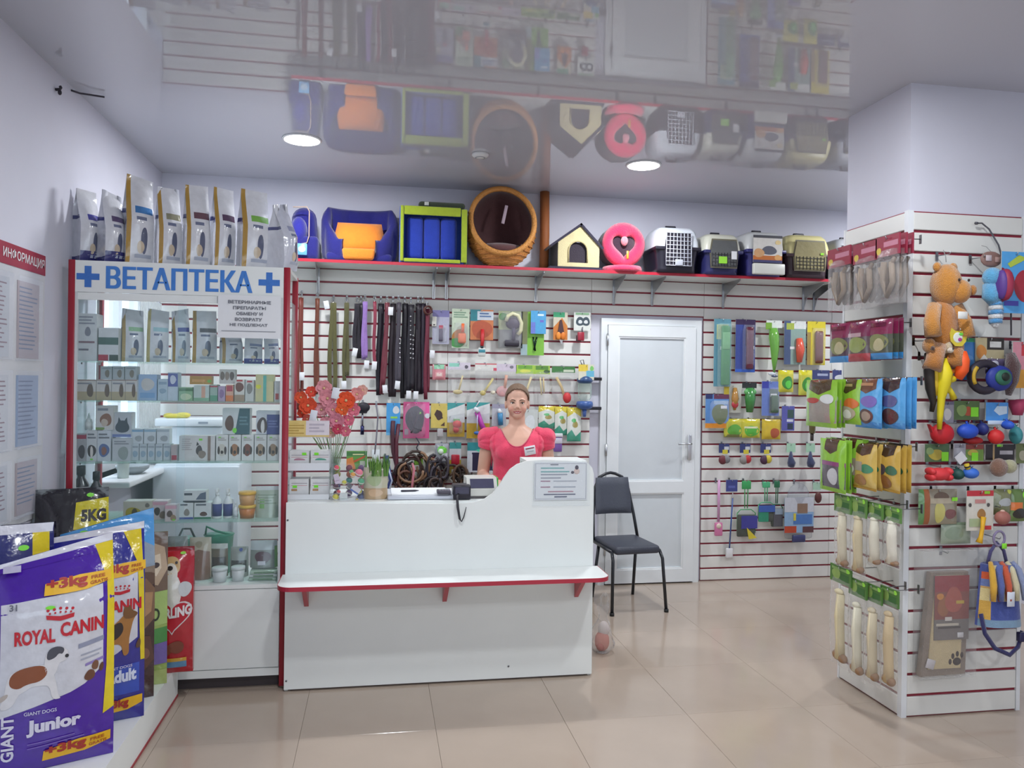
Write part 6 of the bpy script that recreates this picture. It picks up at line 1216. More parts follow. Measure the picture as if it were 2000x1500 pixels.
R_((1527, 793, 1551, 841), 'small_navy_pack', 'small blue card with two dark windows', 'aquarium pack', '#5a5ca4', [('r', .45, .5, .95, .85, '#3c5450'), ('r', .45, .05, .9, .3, '#2c3a4c'), ('r', .4, .36, .9, .46, '#c8ccd8')], group=GB)
R_((1573, 798, 1596, 862), 'olive_bottle', 'olive bottle hanging upside down near the column', 'bottle', '#fff', (), kind='none', parts=[('bottle', 'gloss', [('t', [(.5, 1, .01), (.5, .6, .014), (.5, .25, .014)], [.026, .03, .024], '#6a6238')]), ('cap', 'plastic', [('t', [(.5, .25, .012), (.5, .02, .012)], .014, '#3a3430')])], group=GB)
for bx_, lab, L, b in (((1414, 818, 1449, 854), 'squat yellow and green pouch, first of the low yellow row', [('r', 0, .82, 1, 1, '#c8c030'), ('e', .55, .4, .4, .3, '#5fa83c'), ('r', 0, 0, 1, .16, '#7c8048')], '#c2bf3a'), ((1449, 818, 1484, 855), 'squat yellow and green pouch, middle of the low yellow row', [('r', 0, .8, 1, 1, '#cfc432'), ('e', .5, .36, .4, .28, '#54b03c'), ('r', .1, .5, .8, .6, '#dfe0b8')], '#c6c33c'), ((1488, 819, 1524, 858), 'yellow pouch with red plant print, last of the low row', [('r', 0, .84, 1, 1, '#c0a82c'), ('e', .65, .32, .25, .25, '#b0542c')], '#d0b42c')):
    R_(bx_, 'yellow_pouch', lab, 'aquarium pack', b, L, kind='bag', th=.04, group=GB)
GD = 'small dangling ball toys beside the door'
for i, (x, c1, c2, lab) in enumerate(((1413, '#6a3038', '#7c7c80', 'grey and maroon ball toy with navy tag nearest the door'), (1454, '#8c8884', '#b03034', 'grey and red ball toy with navy tag, second from the door'), (1494, '#4a2c44', '#c8b83a', 'dark ball toy with a yellow side, third from the door'))):
    R_((x-10, 866, x+12, 907), 'ball_toy', lab, 'ball toy', '#fff', (), kind='none', group=GD, parts=[('tag_card', 'card', [('b', .05, .55, .95, .98, 0, .003, '#333c70'), ('b', .35, .5, .8, .7, .0035, .005, '#cfc23c'), ('b', .5, .7, .9, .85, .0035, .005, '#c8ccd0')]), ('ball', 'rubber', [('e', .35, .22, .01, .36, .22, .02, c1), ('e', .68, .25, .012, .32, .2, .02, c2)])])
for i, (x, lab) in enumerate(((1544, 'little navy mesh bag under pale green card, left one'), (1582, 'wider navy mesh bag under pale green card, by the column'))):
    R_((x-11, 866, x+11, 912), 'marble_bag', lab, 'bag', '#fff', (), kind='none', group=GD, parts=[('card', 'card', [('b', .15, .62, .9, 1, 0, .003, '#a4ccb0')]), ('mesh_bag', 'cloth', [('t', [(.5, .66, .006), (.45, .4, .012), (.5, .18, .016), (.5, .02, .01)], [.008, .02, .034, .026], '#3c4464')])])
GE = 'pond tools beside the door'
R_((1394, 937, 1410, 1046), 'pink_scoop', 'pink long-handled scoop with a toy face nearest the door', 'scoop', '#fff', (), kind='none', group=GE, parts=[('handle', 'plastic', [('t', [(.55, 1, .006), (.55, .25, .006)], .011, '#cc9ac0')]), ('head', 'plastic', [('rb', .1, .0, .95, .24, .0, .024, '#d07aa4', .008), ('e', .5, .18, .02, .3, .05, .012, '#e0d0c0')])])
R_((1418, 937, 1440, 960), 'navy_tag', 'navy square header card above the blue stick', 'card', '#3c4484', [('r', .2, .3, .8, .5, '#5a64a8')], group=GE)
p0 = onY(1431, 968, SLAT-.03); p1 = onY(1424, 1082, SLAT-.03); root = T('algae_brush', 'blue stick brush with white ends hanging below the navy card', 'brush', p0)
q = MB(); q.tube([(0, 0, -.02), ((p1.x-p0.x)*.9, 0, (p1.z-p0.z)*.9)], .006, '#3f5a98', 7); q.build('stick', 'plastic', root)
q = MB(); d = p1-p0; q.rbox(d.x*.97-.028, -.012, d.z*1.02-.02, d.x*.97+.028, .012, d.z*.9, '#dfe0e2', .005); q.build('brush_end', 'plastic', root); q = MB(); q.tube([(0, 0, .03), (0, 0, -.02)], [.003, .008], '#dcdce0', 6); q.build('hanging_end', 'plastic', root)
def net(box, lab, hc, card, extra):
    R_(box, 'fish_net', lab, 'fish net', '#fff', (), kind='none', group=GE, parts=[('handle', 'plastic', [('t', [(.44, 1, .004), (.45, .52, .004)], .004, hc), ('t', [(.6, 1, .004), (.57, .52, .004)], .004, hc), ('rb', .3, .85, .72, .99, .0, .012, hc, .004)]), ('frame', 'plastic', [('t', [(.1, .44, .006), (.25, .5, .006), (.75, .5, .006), (.95, .44, .006), (.95, .1, .006), (.1, .1, .006), (.1, .44, .006)], .004, hc)]), ('net_bag', 'cloth', [('rb', .08, .04, .92, .42, .0, .022, '#4a5048', .01)]), ('card', 'card', card)]+extra)
net((1436, 938, 1476, 1052), 'green-handled fish net with navy card and yellow triangle', '#3fa05c', [('b', .25, .18, 1.0, .40, .023, .025, '#3f3f90'), ('p', [(.5, .2), (.6, .0), (.98, .02)], .0255, .027, '#d2c03a')], [])
net((1478, 940, 1512, 1022), 'green-handled fish net with teal and blue card', '#4fb07c', [('b', .05, .05, .6, .40, .023, .025, '#2f8a6c'), ('b', .05, .28, .95, .44, .0255, .027, '#3c5ca8')], [])
net((1504, 938, 1528, 1032), 'dark green fish net half hidden behind the teal one', '#2c6e4c', [('b', .2, .05, .9, .36, .023, .025, '#55555c'), ('b', .3, .3, .9, .42, .0255, .027, '#8fa0b0')], [])
R_((1529, 940, 1588, 1058), 'aquarium_filter_pack', 'grey bucket-shaped pack with blue aquarium picture', 'aquarium pack', '#fff', (), kind='none', group=GE, parts=[('carry_bag', 'film', [('rb', .1, .05, .95, .72, -.03, .02, '#a8b0c0', .02), ('e', .5, .74, 0, .36, .24, .03, '#aab4c4')]), ('printed_card', 'card', [('b', .02, .16, .95, .74, .021, .025, '#8fb0d0'), ('b', .02, .5, .95, .74, .0252, .026, '#c6cad2'), ('b', .42, .48, .75, .64, .0262, .027, '#8a705c'), ('b', .02, .16, .4, .27, .0262, .027, '#b8482c'), ('b', .6, .16, .95, .26, .0262, .027, '#5c3a3c'), ('b', .3, .3, .9, .46, .0262, .027, '#4c78b8'), ('b', .3, .36, .38, .48, .0272, .028, '#d0c44a')]), ('foot', 'plastic', [('rb', .3, .0, .7, .12, .0, .03, '#3a3f6c', .008)])], off=.07)
R_((1586, 940, 1604, 982), 'brown_charm_toy', 'small brown hanging toy with pale green card by the column', 'toy', '#fff', (), kind='none', group=GE, parts=[('card', 'card', [('b', .1, .6, .95, .95, 0, .003, '#a8ccb4')]), ('toy_body', 'rubber', [('e', .6, .25, .01, .35, .26, .02, '#5c2f2c')])])

# ================================================================== COLUMN, SIDE FACE
def stack(box, n, step, off, name, label, cat, base, layers, kind, group, parts=(), th=.03, hdr=None, finish=None, amp=.004, dz=0.0):
    for k in range(n):
        lab = label+(', outermost', ', second', ', third')[k]
        o = off-k*step; x0, y0, x1, y1 = box
        if k == 0:
            r = hang(box, 'L', name, lab, cat, base, layers, kind, parts, group, o, th, finish, True, 8, 0.0, hdr, amp); first = r
        else:
            c = copy_tree(first); c.location = first.location+Vector((k*step, .006*((k*7) % 3-1), .002*k+dz*k)); c['label'] = lab
antl = [('antler', 'matte', [('t', [(.35, .62, .0), (.3, .35, .0), (.5, .12, .0), (.72, .3, .0), (.66, .6, .0)], .014, '#8a7a6a'), ('t', [(.5, .12, 0), (.55, .5, .0), (.8, .66, .0)], .010, '#6c5c50'), ('t', [(.3, .35, 0), (.14, .55, 0)], .009, '#94836f')])]
BG = [('r', .35, .45, .95, .7, '#b8788c'), ('e', .15, .3, .1, .18, '#c8b04c')]
for bx_, lab in (((1618, 484, 1660, 606), 'burgundy-headed antler bag at the far end of the column side'), ((1668, 474, 1712, 602), 'burgundy-headed antler bag in the middle of the column side'), ((1712, 460, 1756, 593), 'burgundy-headed antler bag by the column corner')):
    stack(bx_, 3, .036, .17, 'antler_bag', lab, 'treat bag', '#d4d2d2', (), 'clear', 'antler bags on the column side', antl, .030, (.30, '#8c2c40', BG), amp=.010)
BU = [('r', 0, .62, 1, 1, '#7a2448'), ('r', 0, 0, 1, .16, '#3f8fd0'), ('e', .5, .42, .4, .22, '#7a7c50'), ('e', .55, .36, .22, .16, '#b0a884'), ('r', .1, .82, .8, .92, '#5a1a38')]
BU2 = [('r', 0, .62, 1, 1, '#702044'), ('r', 0, 0, 1, .2, '#a83c44'), ('e', .5, .42, .38, .2, '#8a9458'), ('r', .05, .62, .7, .72, '#b09098')]
stack((1622, 632, 1662, 708), 3, .03, .17, 'burgundy_treat_bag', 'burgundy bag with blue foot at the far end of the second row', 'treat bag', '#4a3446', BU, 'bag', 'burgundy treat bags', th=.03)
stack((1657, 629, 1700, 706), 3, .03, .17, 'burgundy_treat_bag', 'burgundy bag with red foot in the middle of the second row', 'treat bag', '#5a4a4c', BU2, 'bag', 'burgundy treat bags', th=.03)
stack((1697, 624, 1743, 702), 3, .03, .16, 'burgundy_treat_bag', 'burgundy bag with blue foot nearest the corner in the second row', 'treat bag', '#4c5044', BU, 'bag', 'burgundy treat bags', th=.03)
def GRN(c): return [('p', [(.15, 1), (.85, 1), (.85, .8), (.5, .68), (.15, .8)], '#4c3c28'), ('r', .28, .84, .72, .9, '#9a8a5c'), ('e', .68, .46, .26, .12, c), ('e', .5, .24, .34, .16, '#b4ac94'), ('e', .55, .22, .16, .1, '#e2e0d4')]
stack((1576, 742, 1634, 834), 3, .025, .25, 'green_treat_bag', 'lime green bag with clear window, farthest out on the third row', 'treat bag', '#8fc23c', [('p', [(.15, 1), (.85, 1), (.85, .8), (.5, .68), (.15, .8)], '#4c3c28'), ('r', .0, .1, 1, .58, '#9a928a'), ('e', .3, .56, .22, .06, '#b03a34'), ('e', .75, .6, .2, .1, '#d8dcdc')], 'bag', 'lime green treat bags', th=.03)
stack((1634, 741, 1682, 828), 3, .03, .19, 'green_treat_bag', 'lime green bag with an orange spot in the third row', 'treat bag', '#8fbf3a', GRN('#d8743c'), 'bag', 'lime green treat bags', th=.03)
BL = [('p', [(.15, 1), (.85, 1), (.85, .8), (.5, .7), (.15, .8)], '#6a4434'), ('r', 0, 0, 1, .12, '#3c86c8'), ('e', .6, .54, .3, .12, '#7a68b8'), ('e', .5, .24, .26, .15, '#5c4440'), ('e', .5, .24, .18, .1, '#a89484'), ('r', .25, .86, .75, .92, '#b0805c')]
stack((1673, 740, 1722, 836), 3, .03, .18, 'blue_treat_bag', 'sky blue bag with violet spot in the third row', 'treat bag', '#58a4dc', BL, 'bag', 'sky blue treat bags', th=.03)
stack((1720, 738, 1768, 837), 3, .03, .15, 'blue_treat_bag', 'sky blue bag at the column corner in the third row', 'treat bag', '#559fd8', [('p', [(.15, 1), (.85, 1), (.85, .8), (.5, .7), (.15, .8)], '#3c2c2c'), ('r', 0, 0, 1, .12, '#3c86c8'), ('e', .45, .54, .36, .12, '#54588c'), ('e', .5, .24, .32, .16, '#4a2c2c')], 'bag', 'sky blue treat bags', th=.03)
stack((1603, 858, 1652, 960), 3, .03, .24, 'silver_window_bag', 'lime green bag with shiny dark window, far end of the fourth row', 'treat bag', '#8fc43c', [('p', [(.25, 1), (.75, 1), (.75, .8), (.5, .72), (.25, .8)], '#4a3020'), ('r', .0, .08, 1, .56, '#5c5660'), ('e', .6, .3, .2, .16, '#c8c8cc'), ('r', .0, .5, 1, .58, '#8c4a7c')], 'bag', 'lime green treat bags', th=.04, amp=.009)
stack((1644, 857, 1684, 944), 2, .03, .19, 'green_treat_bag', 'lime green bag with brown shield in the fourth row', 'treat bag', '#86b83c', [('p', [(.25, 1), (.75, 1), (.75, .82), (.5, .74), (.25, .82)], '#4a3020'), ('r', .1, .2, .9, .58, '#8c7c74'), ('e', .5, .34, .22, .14, '#d0ccc4')], 'bag', 'lime green treat bags', th=.03)
TN = [('p', [(.12, 1), (.88, 1), (.82, .8), (.5, .73), (.18, .8)], '#4c3424'), ('e', .68, .46, .24, .10, '#3f8a64'), ('r', .2, .40, .5, .6, '#a89c90'), ('e', .4, .2, .28, .12, '#a8784c'), ('r', 0, 0, 1, .06, '#c2952c')]
stack((1668, 866, 1712, 956), 3, .03, .19, 'tan_treat_bag', 'golden tan bag with green dot in the fourth row', 'treat bag', '#d2b25c', TN, 'bag', 'golden tan treat bags', th=.03)
stack((1711, 868, 1758, 960), 3, .03, .15, 'tan_treat_bag', 'golden tan bag with dark dot by the column corner', 'treat bag', '#cda84e', [('p', [(.12, 1), (.88, 1), (.82, .8), (.5, .73), (.18, .8)], '#3a2c24'), ('e', .72, .46, .22, .10, '#2f6a4c'), ('e', .3, .46, .22, .12, '#4c4450'), ('e', .4, .2, .36, .14, '#8a5c34'), ('r', 0, 0, 1, .06, '#c2952c')], 'bag', 'golden tan treat bags', th=.03)
def bone(ln, c='#dccfae', t='#9a7656'):
    return [('rawhide_bone', 'matte', [('t', [(.5, .72, .0), (.48, .5, .004), (.52, .25, .002), (.5, .08, .0)], [.020, .024, .022, .026], c), ('e', .38, .10, .0, .2, .05, .02, t), ('e', .62, .09, 0, .2, .045, .02, t), ('e', .42, .74, 0, .18, .03, .018, c)])]
HG = [('e', .3, .5, .2, .3, '#8fae5c'), ('r', .5, .2, .9, .6, '#3a6a34'), ('e', .85, .85, .1, .12, '#9ae04a'), ('r', .1, .75, .8, .9, '#84a860')]
for bx_, lab, of, c in (((1628, 966, 1664, 1112), 'bagged white bone with green header, far end of the fifth row', .20, '#e2d8bc'), ((1660, 972, 1694, 1126), 'bagged thick tan bone with green header in the fifth row', .19, '#d8c8a0'), ((1692, 982, 1726, 1108), 'bagged white bone with green header, third in fifth row', .17, '#e6dfca'), ((1725, 990, 1762, 1110), 'bagged white bone with dark tip by the corner, fifth row', .15, '#e8e2d0')):
    bx_ = (bx_[0]+3, bx_[1], bx_[2]-3, bx_[3]); hang(bx_, 'L', 'bagged_bone', lab, 'bone', '#e6e4e0', (), 'clear', bone(1, c), 'bagged bones on the column', of, .05, hdr=(.24, '#5f8a44', HG), amp=.008)
for bx_, lab, of, c in (((1620, 1106, 1664, 1302), 'long bagged bone with green header, far end of the lowest row', .20, '#e0d2a8'), ((1656, 1132, 1694, 1326), 'long pale bagged bone second in the lowest row', .19, '#e2dcc4'), ((1686, 1142, 1724, 1338), 'long bagged bone with a paper label, third in lowest row', .17, '#dcceac'), ((1718, 1148, 1756, 1348), 'long tan bagged bone by the corner, lowest row', .15, '#d2b98c')):
    bx_ = (bx_[0]+3, bx_[1], bx_[2]-3, bx_[3]); hang(bx_, 'L', 'bagged_bone', lab, 'bone', '#e6e4e0', (), 'clear', bone(1, c), 'bagged bones on the column', of, .05, hdr=(.17, '#4f7a38', HG), amp=.008)

# ================================================================== COLUMN, FRONT FACE
def F_(box, name, label, cat, base='#fff', layers=(), **k): return hang(box, 'F', name, label, cat, base, layers, **k)
GT = 'toys hanging on the column front'
for px, py in ((1828, 502), (1893, 508), (1940, 505)):
    p = onY(px, py, CY0-.017); hook((p.x, CY0-.10, p.z), 0, .08, 'F')
# orange plush bear on a wire loop
OB = '#c8852c'
p = onY(1848, 512, CY0-.11); root = T('plush_bear', 'orange plush bear toy hanging by a cord on the column', 'plush toy', p)
s = (onY(1848, 512, p.y).z-onY(1848, 715, p.y).z)
q = MB(); q.tube([(.0, 0, .0), (.005, .01, .03), (.0, .02, .06)], .0018, '#8a8a8a', 5); q.build('hanging_cord', 'cloth', root)
q = MB(); q.ell(.0, 0, -.22*s, .062, .075, .20*s, OB, 18, 12); q.ell(.040, -.045, -.29*s, .042, .05, .055, OB, 14, 10); q.build('head', 'plush', root)
q = MB(); q.ell(.083, -.070, -.28*s, .016, .018, .024, '#b87624', 10, 8); q.build('muzzle', 'plush', root)
for sx in (-1, 1): q = MB(); q.ell(sx*.042-.005, .0, -.05*s, .020, .016, .022, OB, 12, 8); q.build('ear', 'plush', root)
for ex in (.006, .055): q = MB(); q.ell(ex, -.078, -.19*s, .006, .005, .007, '#2a1a14', 8, 6); q.build('eye', 'plastic', root)
q = MB(); q.ell(-.01, .005, -.62*s, .066, .06, .26*s, '#bd7626', 18, 12); q.build('body', 'plush', root)
for sx in (-1, 1):
    q = MB(); q.tube([(sx*.055-.01, -.01, -.42*s), (sx*.085-.01, -.03, -.58*s), (sx*.088-.01, -.045, -.72*s)], [.030, .034, .036], OB, 12); q.build('arm', 'plush', root)
q = MB(); q.tube([(-.05, -.01, -.80*s), (-.07, -.02, -.95*s), (-.09, -.03, -1.03*s)], [.042, .038, .042], '#b87428', 12); q.build('leg', 'plush', root); q = MB(); q.tube([(.04, -.01, -.80*s), (.035, -.02, -.92*s), (.02, -.03, -1.0*s)], [.042, .038, .04], '#b87428', 12); q.build('leg', 'plush', root)
q = MB(); q.rbox(-.005, -.088, -.56*s, .045, -.084, -.49*s, '#e0e0dc', .002, 1); q.build('white_label', 'paper', root)
# blue plush under a brown disc card
p = onY(1936, 488, CY0-.10); root = T('blue_plush_dog', 'sky blue plush toy with a striped white and blue leg', 'plush toy', p); SK = '#5fb0e0'
q = MB(); q.ell(0, 0, -.045, .058, .012, .038, '#8a6a62', 20, 8); dc = q.build('disc_card', 'card', root)
q = MB(); q.rbox(-.04, -.0135, -.055, -.008, -.0125, -.028, '#c8bcc0', .0004, 1); q.rbox(.01, -.0135, -.06, .04, -.0125, -.035, '#a88a84', .0004, 1); q.build('print', 'paper', dc)
q = MB(); q.ell(0, -.01, -.13, .046, .04, .045, SK, 16, 10); q.ell(.028, -.045, -.14, .022, .02, .022, '#d8e4ec', 10, 8); q.build('head', 'plush', root)
q = MB(); q.ell(.008, -.055, -.118, .005, .004, .006, '#1e2a3a', 8, 6); q.build('eye', 'plastic', root)
q = MB(); q.tube([(0, 0, -.165), (-.005, -.01, -.22), (.015, -.01, -.245)], [.035, .04, .03], SK, 12); q.build('body', 'plush', root)
q = MB()
for k in range(6): q.tube([(.018, -.012, -.245-.021*k), (.018, -.014, -.245-.021*(k+1))], [.026+.005*math.sin(k*.6), .027+.005*math.sin((k+1)*.6)] if k < 5 else [.024, .008], ['#4f9cd8', '#e6e8ea'][k % 2], 12)
q.build('striped_leg', 'plush', root)
q = MB(); q.tube([(0, 0, -.01), (.0, .03, .02), (.0, .06, .03)], .0018, '#9a9a9a', 5); q.build('cord', 'cloth', root)
F_((1956, 492, 2010, 612), 'disc_toy_pack', 'sky blue pack with a dark red ball picture at the picture edge', 'toy pack', '#54a4e0', [('e', .05, .45, .22, .28, '#8c2444'), ('e', .75, .45, .3, .26, '#a82c3c'), ('r', .1, .12, .6, .2, '#4a4ab0'), ('p', [(.2, .8), (.6, .95), (.9, .9), (.3, .74)], '#b8cc4a')], off=.12, group=GT, parts=[('ball', 'rubber', [('e', .04, .45, .02, .2, .26, .04, '#9c2c48'), ('e', -.08, .45, .015, .14, .24, .035, '#5c3c8c')])])
q = MB(); a = onY(1907, 436, CY0-.04); b = onY(1966, 560, CY0-.10); d = b-a
q.tube([(0, 0, 0), (.03, 0, .002), (d.x*.45, -.02, -.03), (d.x*.75, -.04, d.z*.35), (d.x, d.y, d.z*.8), (d.x*1.2, d.y, d.z), (d.x*1.25, d.y, d.z*1.75)], .004, '#4c4c54', 6); q.tube([(-.006, .0, 0), (.006, 0, 0)], .007, '#4c4c54', 6)
tag(q.build('teaser_wand', 'plastic', None, a), 'thin dark bending cat teaser wand at the top of column front', 'cat toy', GT)
F_((1855, 641, 1888, 678), 'cat_face_card', 'yellow cat-shaped card with a white and magenta label', 'card', '#fff', (), kind='none', group=GT, off=.15, parts=[('card', 'card', [('p', [(.05, .3), (.0, .7), (.08, 1.0), (.3, .85), (.7, .85), (.95, 1.0), (1, .7), (.92, .3), (.7, .05), (.3, .05)], 0, .004, '#d8c43c')]), ('label', 'paper', [('e', .45, .5, .004, .28, .28, .002, '#e0e4dc'), ('e', .55, .4, .0055, .12, .10, .002, '#b03a8c'), ('e', .62, .68, .0055, .14, .08, .002, '#6fd04a')])])
# long squeaky toys
F_((1803, 690, 1829, 804), 'striped_snake_toy', 'black and yellow striped snake toy on the column front', 'toy', '#fff', (), kind='none', group=GT, off=.08, parts=[('body', 'rubber', [('t', [(.3, 1, .01), (.25, .7, .02), (.35, .4, .02), (.55, .15, .02), (.5, 0, .015)], [.02, .026, .024, .014, .010], '#2a221e')]), ('belly', 'rubber', [('t', [(.55, .95, .03), (.5, .7, .04), (.55, .45, .038), (.62, .28, .03)], [.008, .012, .012, .006], '#d2b02c')])])
r = F_((1820, 702, 1852, 838), 'rubber_chicken', 'bright yellow rubber chicken toy hanging head down', 'toy', '#fff', (), kind='none', group=GT, off=.10, parts=[('body', 'rubber', [('t', [(.5, 1, .01), (.5, .8, .03), (.45, .65, .03), (.4, .45, .02), (.38, .2, .016), (.4, .0, .01)], [.022, .034, .03, .018, .014, .010], '#e2cf1e')]), ('leg', 'rubber', [('t', [(.6, .62, .03), (.9, .52, .03), (1.1, .45, .02)], [.014, .012, .016], '#e0cc22')]), ('wing', 'rubber', [('e', .85, .72, .03, .3, .05, .014, '#dcc81c')])])
F_((1832, 660, 1852, 700), 'puppy_toy', 'small cream and brown puppy toy beneath the bear', 'toy', '#fff', (), kind='none', group=GT, off=.10, parts=[('head', 'plush', [('e', .5, .55, .02, .42, .32, .03, '#cdb898'), ('e', .1, .6, .015, .2, .28, .02, '#8a5c34'), ('e', .9, .6, .015, .2, .28, .02, '#8a5c34')]), ('muzzle', 'plush', [('e', .5, .38, .045, .22, .14, .02, '#e2d8c8'), ('e', .5, .44, .064, .07, .05, .006, '#2a2020')])])
F_((1799, 660, 1818, 690), 'bear_foot_toy', 'round tan plush ball below the orange bear', 'plush toy', '#fff', (), kind='none', group=GT, off=.09, parts=[('ball', 'plush', [('e', .5, .5, .02, .5, .5, .035, '#b87a30')]), ('nose', 'plush', [('e', .4, .3, .05, .16, .14, .012, '#4a2c20')])])
F_((1851, 684, 1890, 748), 'orange_bone_toy', 'bright orange-red oval toy with a tan ring beside it', 'toy', '#fff', (), kind='none', group=GT, off=.12, parts=[('oval', 'rubber', [('t', [(.68, .95, .01), (.62, .7, .02), (.55, .4, .02), (.45, .12, .01)], [.016, .028, .03, .018], '#ee5a20')]), ('ring', 'rubber', [('t', [(.0+.26+.26*math.cos(t), .62+.28*math.sin(t), .0) for t in [2*PI*i/12 for i in range(13)]], .010, '#c87a2c')]), ('tail', 'plush', [('t', [(.12, .4, .0), (-.1, .05, .0), (-.25, -.15, 0)], [.012, .014, .018], '#d8a850')])])
F_((1868, 660, 1905, 742), 'blue_fabric_toy', 'sky blue fabric panel behind the orange-red toy', 'toy pack', '#3f86cc', [('r', 0, .9, 1, 1, '#3aa06a'), ('e', .5, .4, .3, .2, '#5a9ad8')], kind='bag', th=.03, group=GT, off=.05)
F_((1905, 660, 1960, 706), 'photo_card_toy', 'dark card with a white label beside the blue fabric panel', 'toy pack', '#b4a884', [('r', .4, .5, 1, 1, '#2a241e'), ('r', .5, .6, .9, .85, '#d0d0cc'), ('e', .2, .4, .18, .3, '#c8843c'), ('p', [(.1, 0), (.3, .3), (.5, 0)], '#d0ccc4')], group=GT, off=.07)
F_((1892, 698, 1972, 768), 'ring_toy', 'big navy and black ring toy with yellow arc', 'toy', '#fff', (), kind='none', group=GT, off=.10, parts=[('outer_ring', 'rubber', [('t', [(.35+.32*math.cos(t), .45+.38*math.sin(t), .01) for t in [2*PI*i/20 for i in range(21)]], .020, '#2a2430')]), ('yellow_arc', 'rubber', [('t', [(.35+.33*math.cos(t), .45+.39*math.sin(t), .025) for t in [2.4+.18*i for i in range(8)]], .010, '#c8a42c')]), ('blue_disc', 'rubber', [('e', .66, .42, .02, .32, .36, .03, '#24348c'), ('e', .66, .44, .045, .2, .22, .016, '#2c6a54'), ('e', .66, .46, .058, .1, .12, .01, '#16241c')])])
F_((1925, 700, 1962, 730), 'silver_wrapped_toy', 'violet foil-wrapped toy above the big ring', 'toy pack', '#5a5070', [('e', .3, .6, .2, .25, '#b8b8c4')], kind='bag', th=.04, group=GT, off=.07, amp=.01)
F_((1960, 690, 1984, 772), 'brown_tail_toy', 'dark brown furry tail toy near the picture edge', 'toy', '#fff', (), kind='none', group=GT, off=.09, parts=[('tail', 'plush', [('t', [(.4, 1, .01), (.5, .7, .02), (.35, .35, .02), (.3, .0, .01)], [.02, .034, .032, .012], '#4a2c2c')])])
F_((1978, 668, 2010, 758), 'pink_orange_pack', 'pink and orange pack cut by the picture edge', 'toy pack', '#d08a98', [('r', 0, 0, 1, .4, '#d89a34'), ('r', .5, .7, 1, 1, '#c83a44')], group=GT, off=.07)
GC = 'carded toys on the column front'
F_((1838, 784, 1862, 826), 'fur_mouse_card', 'grey card with a small white animal behind the yellow chicken', 'carded toy', '#9a98a4', [('e', .5, .4, .3, .28, '#d8d6d4'), ('r', 0, .85, 1, 1, '#6c6a80')], group=GC)
F_((1863, 783, 1912, 820), 'green_leaf_card', 'dark green photo card with a neon price sticker', 'carded toy', '#55703c', [('e', .55, .45, .16, .25, '#b8502c'), ('e', .3, .5, .2, .3, '#86a05c')], group=GC, parts=[('price_sticker', 'paper', [('st', .8, .42, .3, .5, '#8fe83c')])])
F_((1925, 786, 1968, 822), 'blue_hand_card', 'blue card with a white speech shape and label below', 'carded toy', '#4a94dc', [('p', [(.35, .55), (.5, .8), (.95, .8), (.95, .4), (.6, .3)], '#c8dcec')], group=GC, parts=[('label', 'paper', [('rb', .05, -.2, .85, .02, .004, .01, '#c4d4e8', .003)])], off=.07)
F_((1966, 783, 1996, 812), 'crimson_pouch', 'crimson cup-shaped toy beside the blue card', 'toy', '#fff', (), kind='none', group=GC, parts=[('cup', 'rubber', [('t', [(.5, 1, .01), (.5, .5, .02), (.5, .05, .02)], [.04, .032, .022], '#a83a5c')])])
def squeak(px, py, w, h, c, lab, off=.09, kind='ball'):
    p = onY(px, py, CY0-off); sx = w*p.y/F*1.1/2; sz = h*p.y/F*1.1/2
    root = T('squeaky_toy', lab, 'toy', p, 0, 'squeaky rubber toys'); q = MB(); q.ell(0, 0, 0, sx, .035, sz, c, 20, 12); q.build('body', 'rubber', root)
    q = MB()
    if kind == 'fish': q.prism([(-sx*.9, -sz*.1), (-sx*1.25, sz*.9), (-sx*.7, sz*.4)], -.01, .01, c); q.prism([(-sx*.3, sz*.8), (sx*.1, sz*1.15), (sx*.4, sz*.8)], -.006, .006, c)
    elif kind == 'bone':
        for a in (-1, 1):
            q = MB()
            for b in (-1, 1): q.ell(a*sx*.8, 0, b*sz*.45, sx*.32, .034, sz*.6, c, 12, 8)
            if a < 0: q.build('knuckles', 'rubber', root)
    else: q.tube([(0, 0, sz*.9), (0, .01, sz*1.25)], .006, c, 6)
    q.build('fin' if kind == 'fish' else ('knuckles' if kind == 'bone' else 'loop'), 'rubber', root)
    hook((p.x, p.y, p.z+sz*1.1), 0, off-.005, 'F')
squeak(1840, 847, 50, 42, '#c01c26', 'big red rubber fish toy below the yellow chicken', kind='fish'); squeak(1890, 842, 44, 30, '#2450c0', 'blue oval rubber toy beside the red fish')
squeak(1945, 853, 30, 30, '#d02c2c', 'red cube-like rubber toy beneath the blue card'); squeak(1968, 830, 18, 18, '#2c5cc8', 'small blue ball above the red cube toy', .11); squeak(1918, 838, 20, 26, '#1f2c74', 'dark blue toy wedged between blue and red toys', .06)
squeak(1900, 860, 40, 16, '#a82024', 'flat dark red toy under the blue oval', .06); squeak(1984, 850, 20, 36, '#3c8a90', 'teal toy near the picture edge', .08)
F_((1806, 867, 1853, 902), 'green_photo_card', 'green photo card with yellow fruit print and neon sticker', 'carded toy', '#4c6a44', [('e', .45, .4, .3, .3, '#b0a03c'), ('e', .2, .6, .16, .2, '#7c9460')], group=GC, parts=[('price_sticker', 'paper', [('st', .82, .3, .28, .5, '#8fe83c')])])
F_((1862, 866, 1885, 896), 'grey_card', 'grey card with a tilted white label', 'carded toy', '#a4a4ac', [('r', .1, .7, .9, .95, '#84848e')], group=GC, parts=[('label', 'paper', [('p', [(.0, .1), (.6, .5), (1.1, .0), (.5, -.4)], .004, .006, '#d8d8dc')]), ('bee', 'rubber', [('t', [(.7, -.3, .03), (.9, -.7, .03)], .012, '#d0b42c'), ('t', [(.74, -.42, .03), (.78, -.5, .03)], .0135, '#2a2420')])])
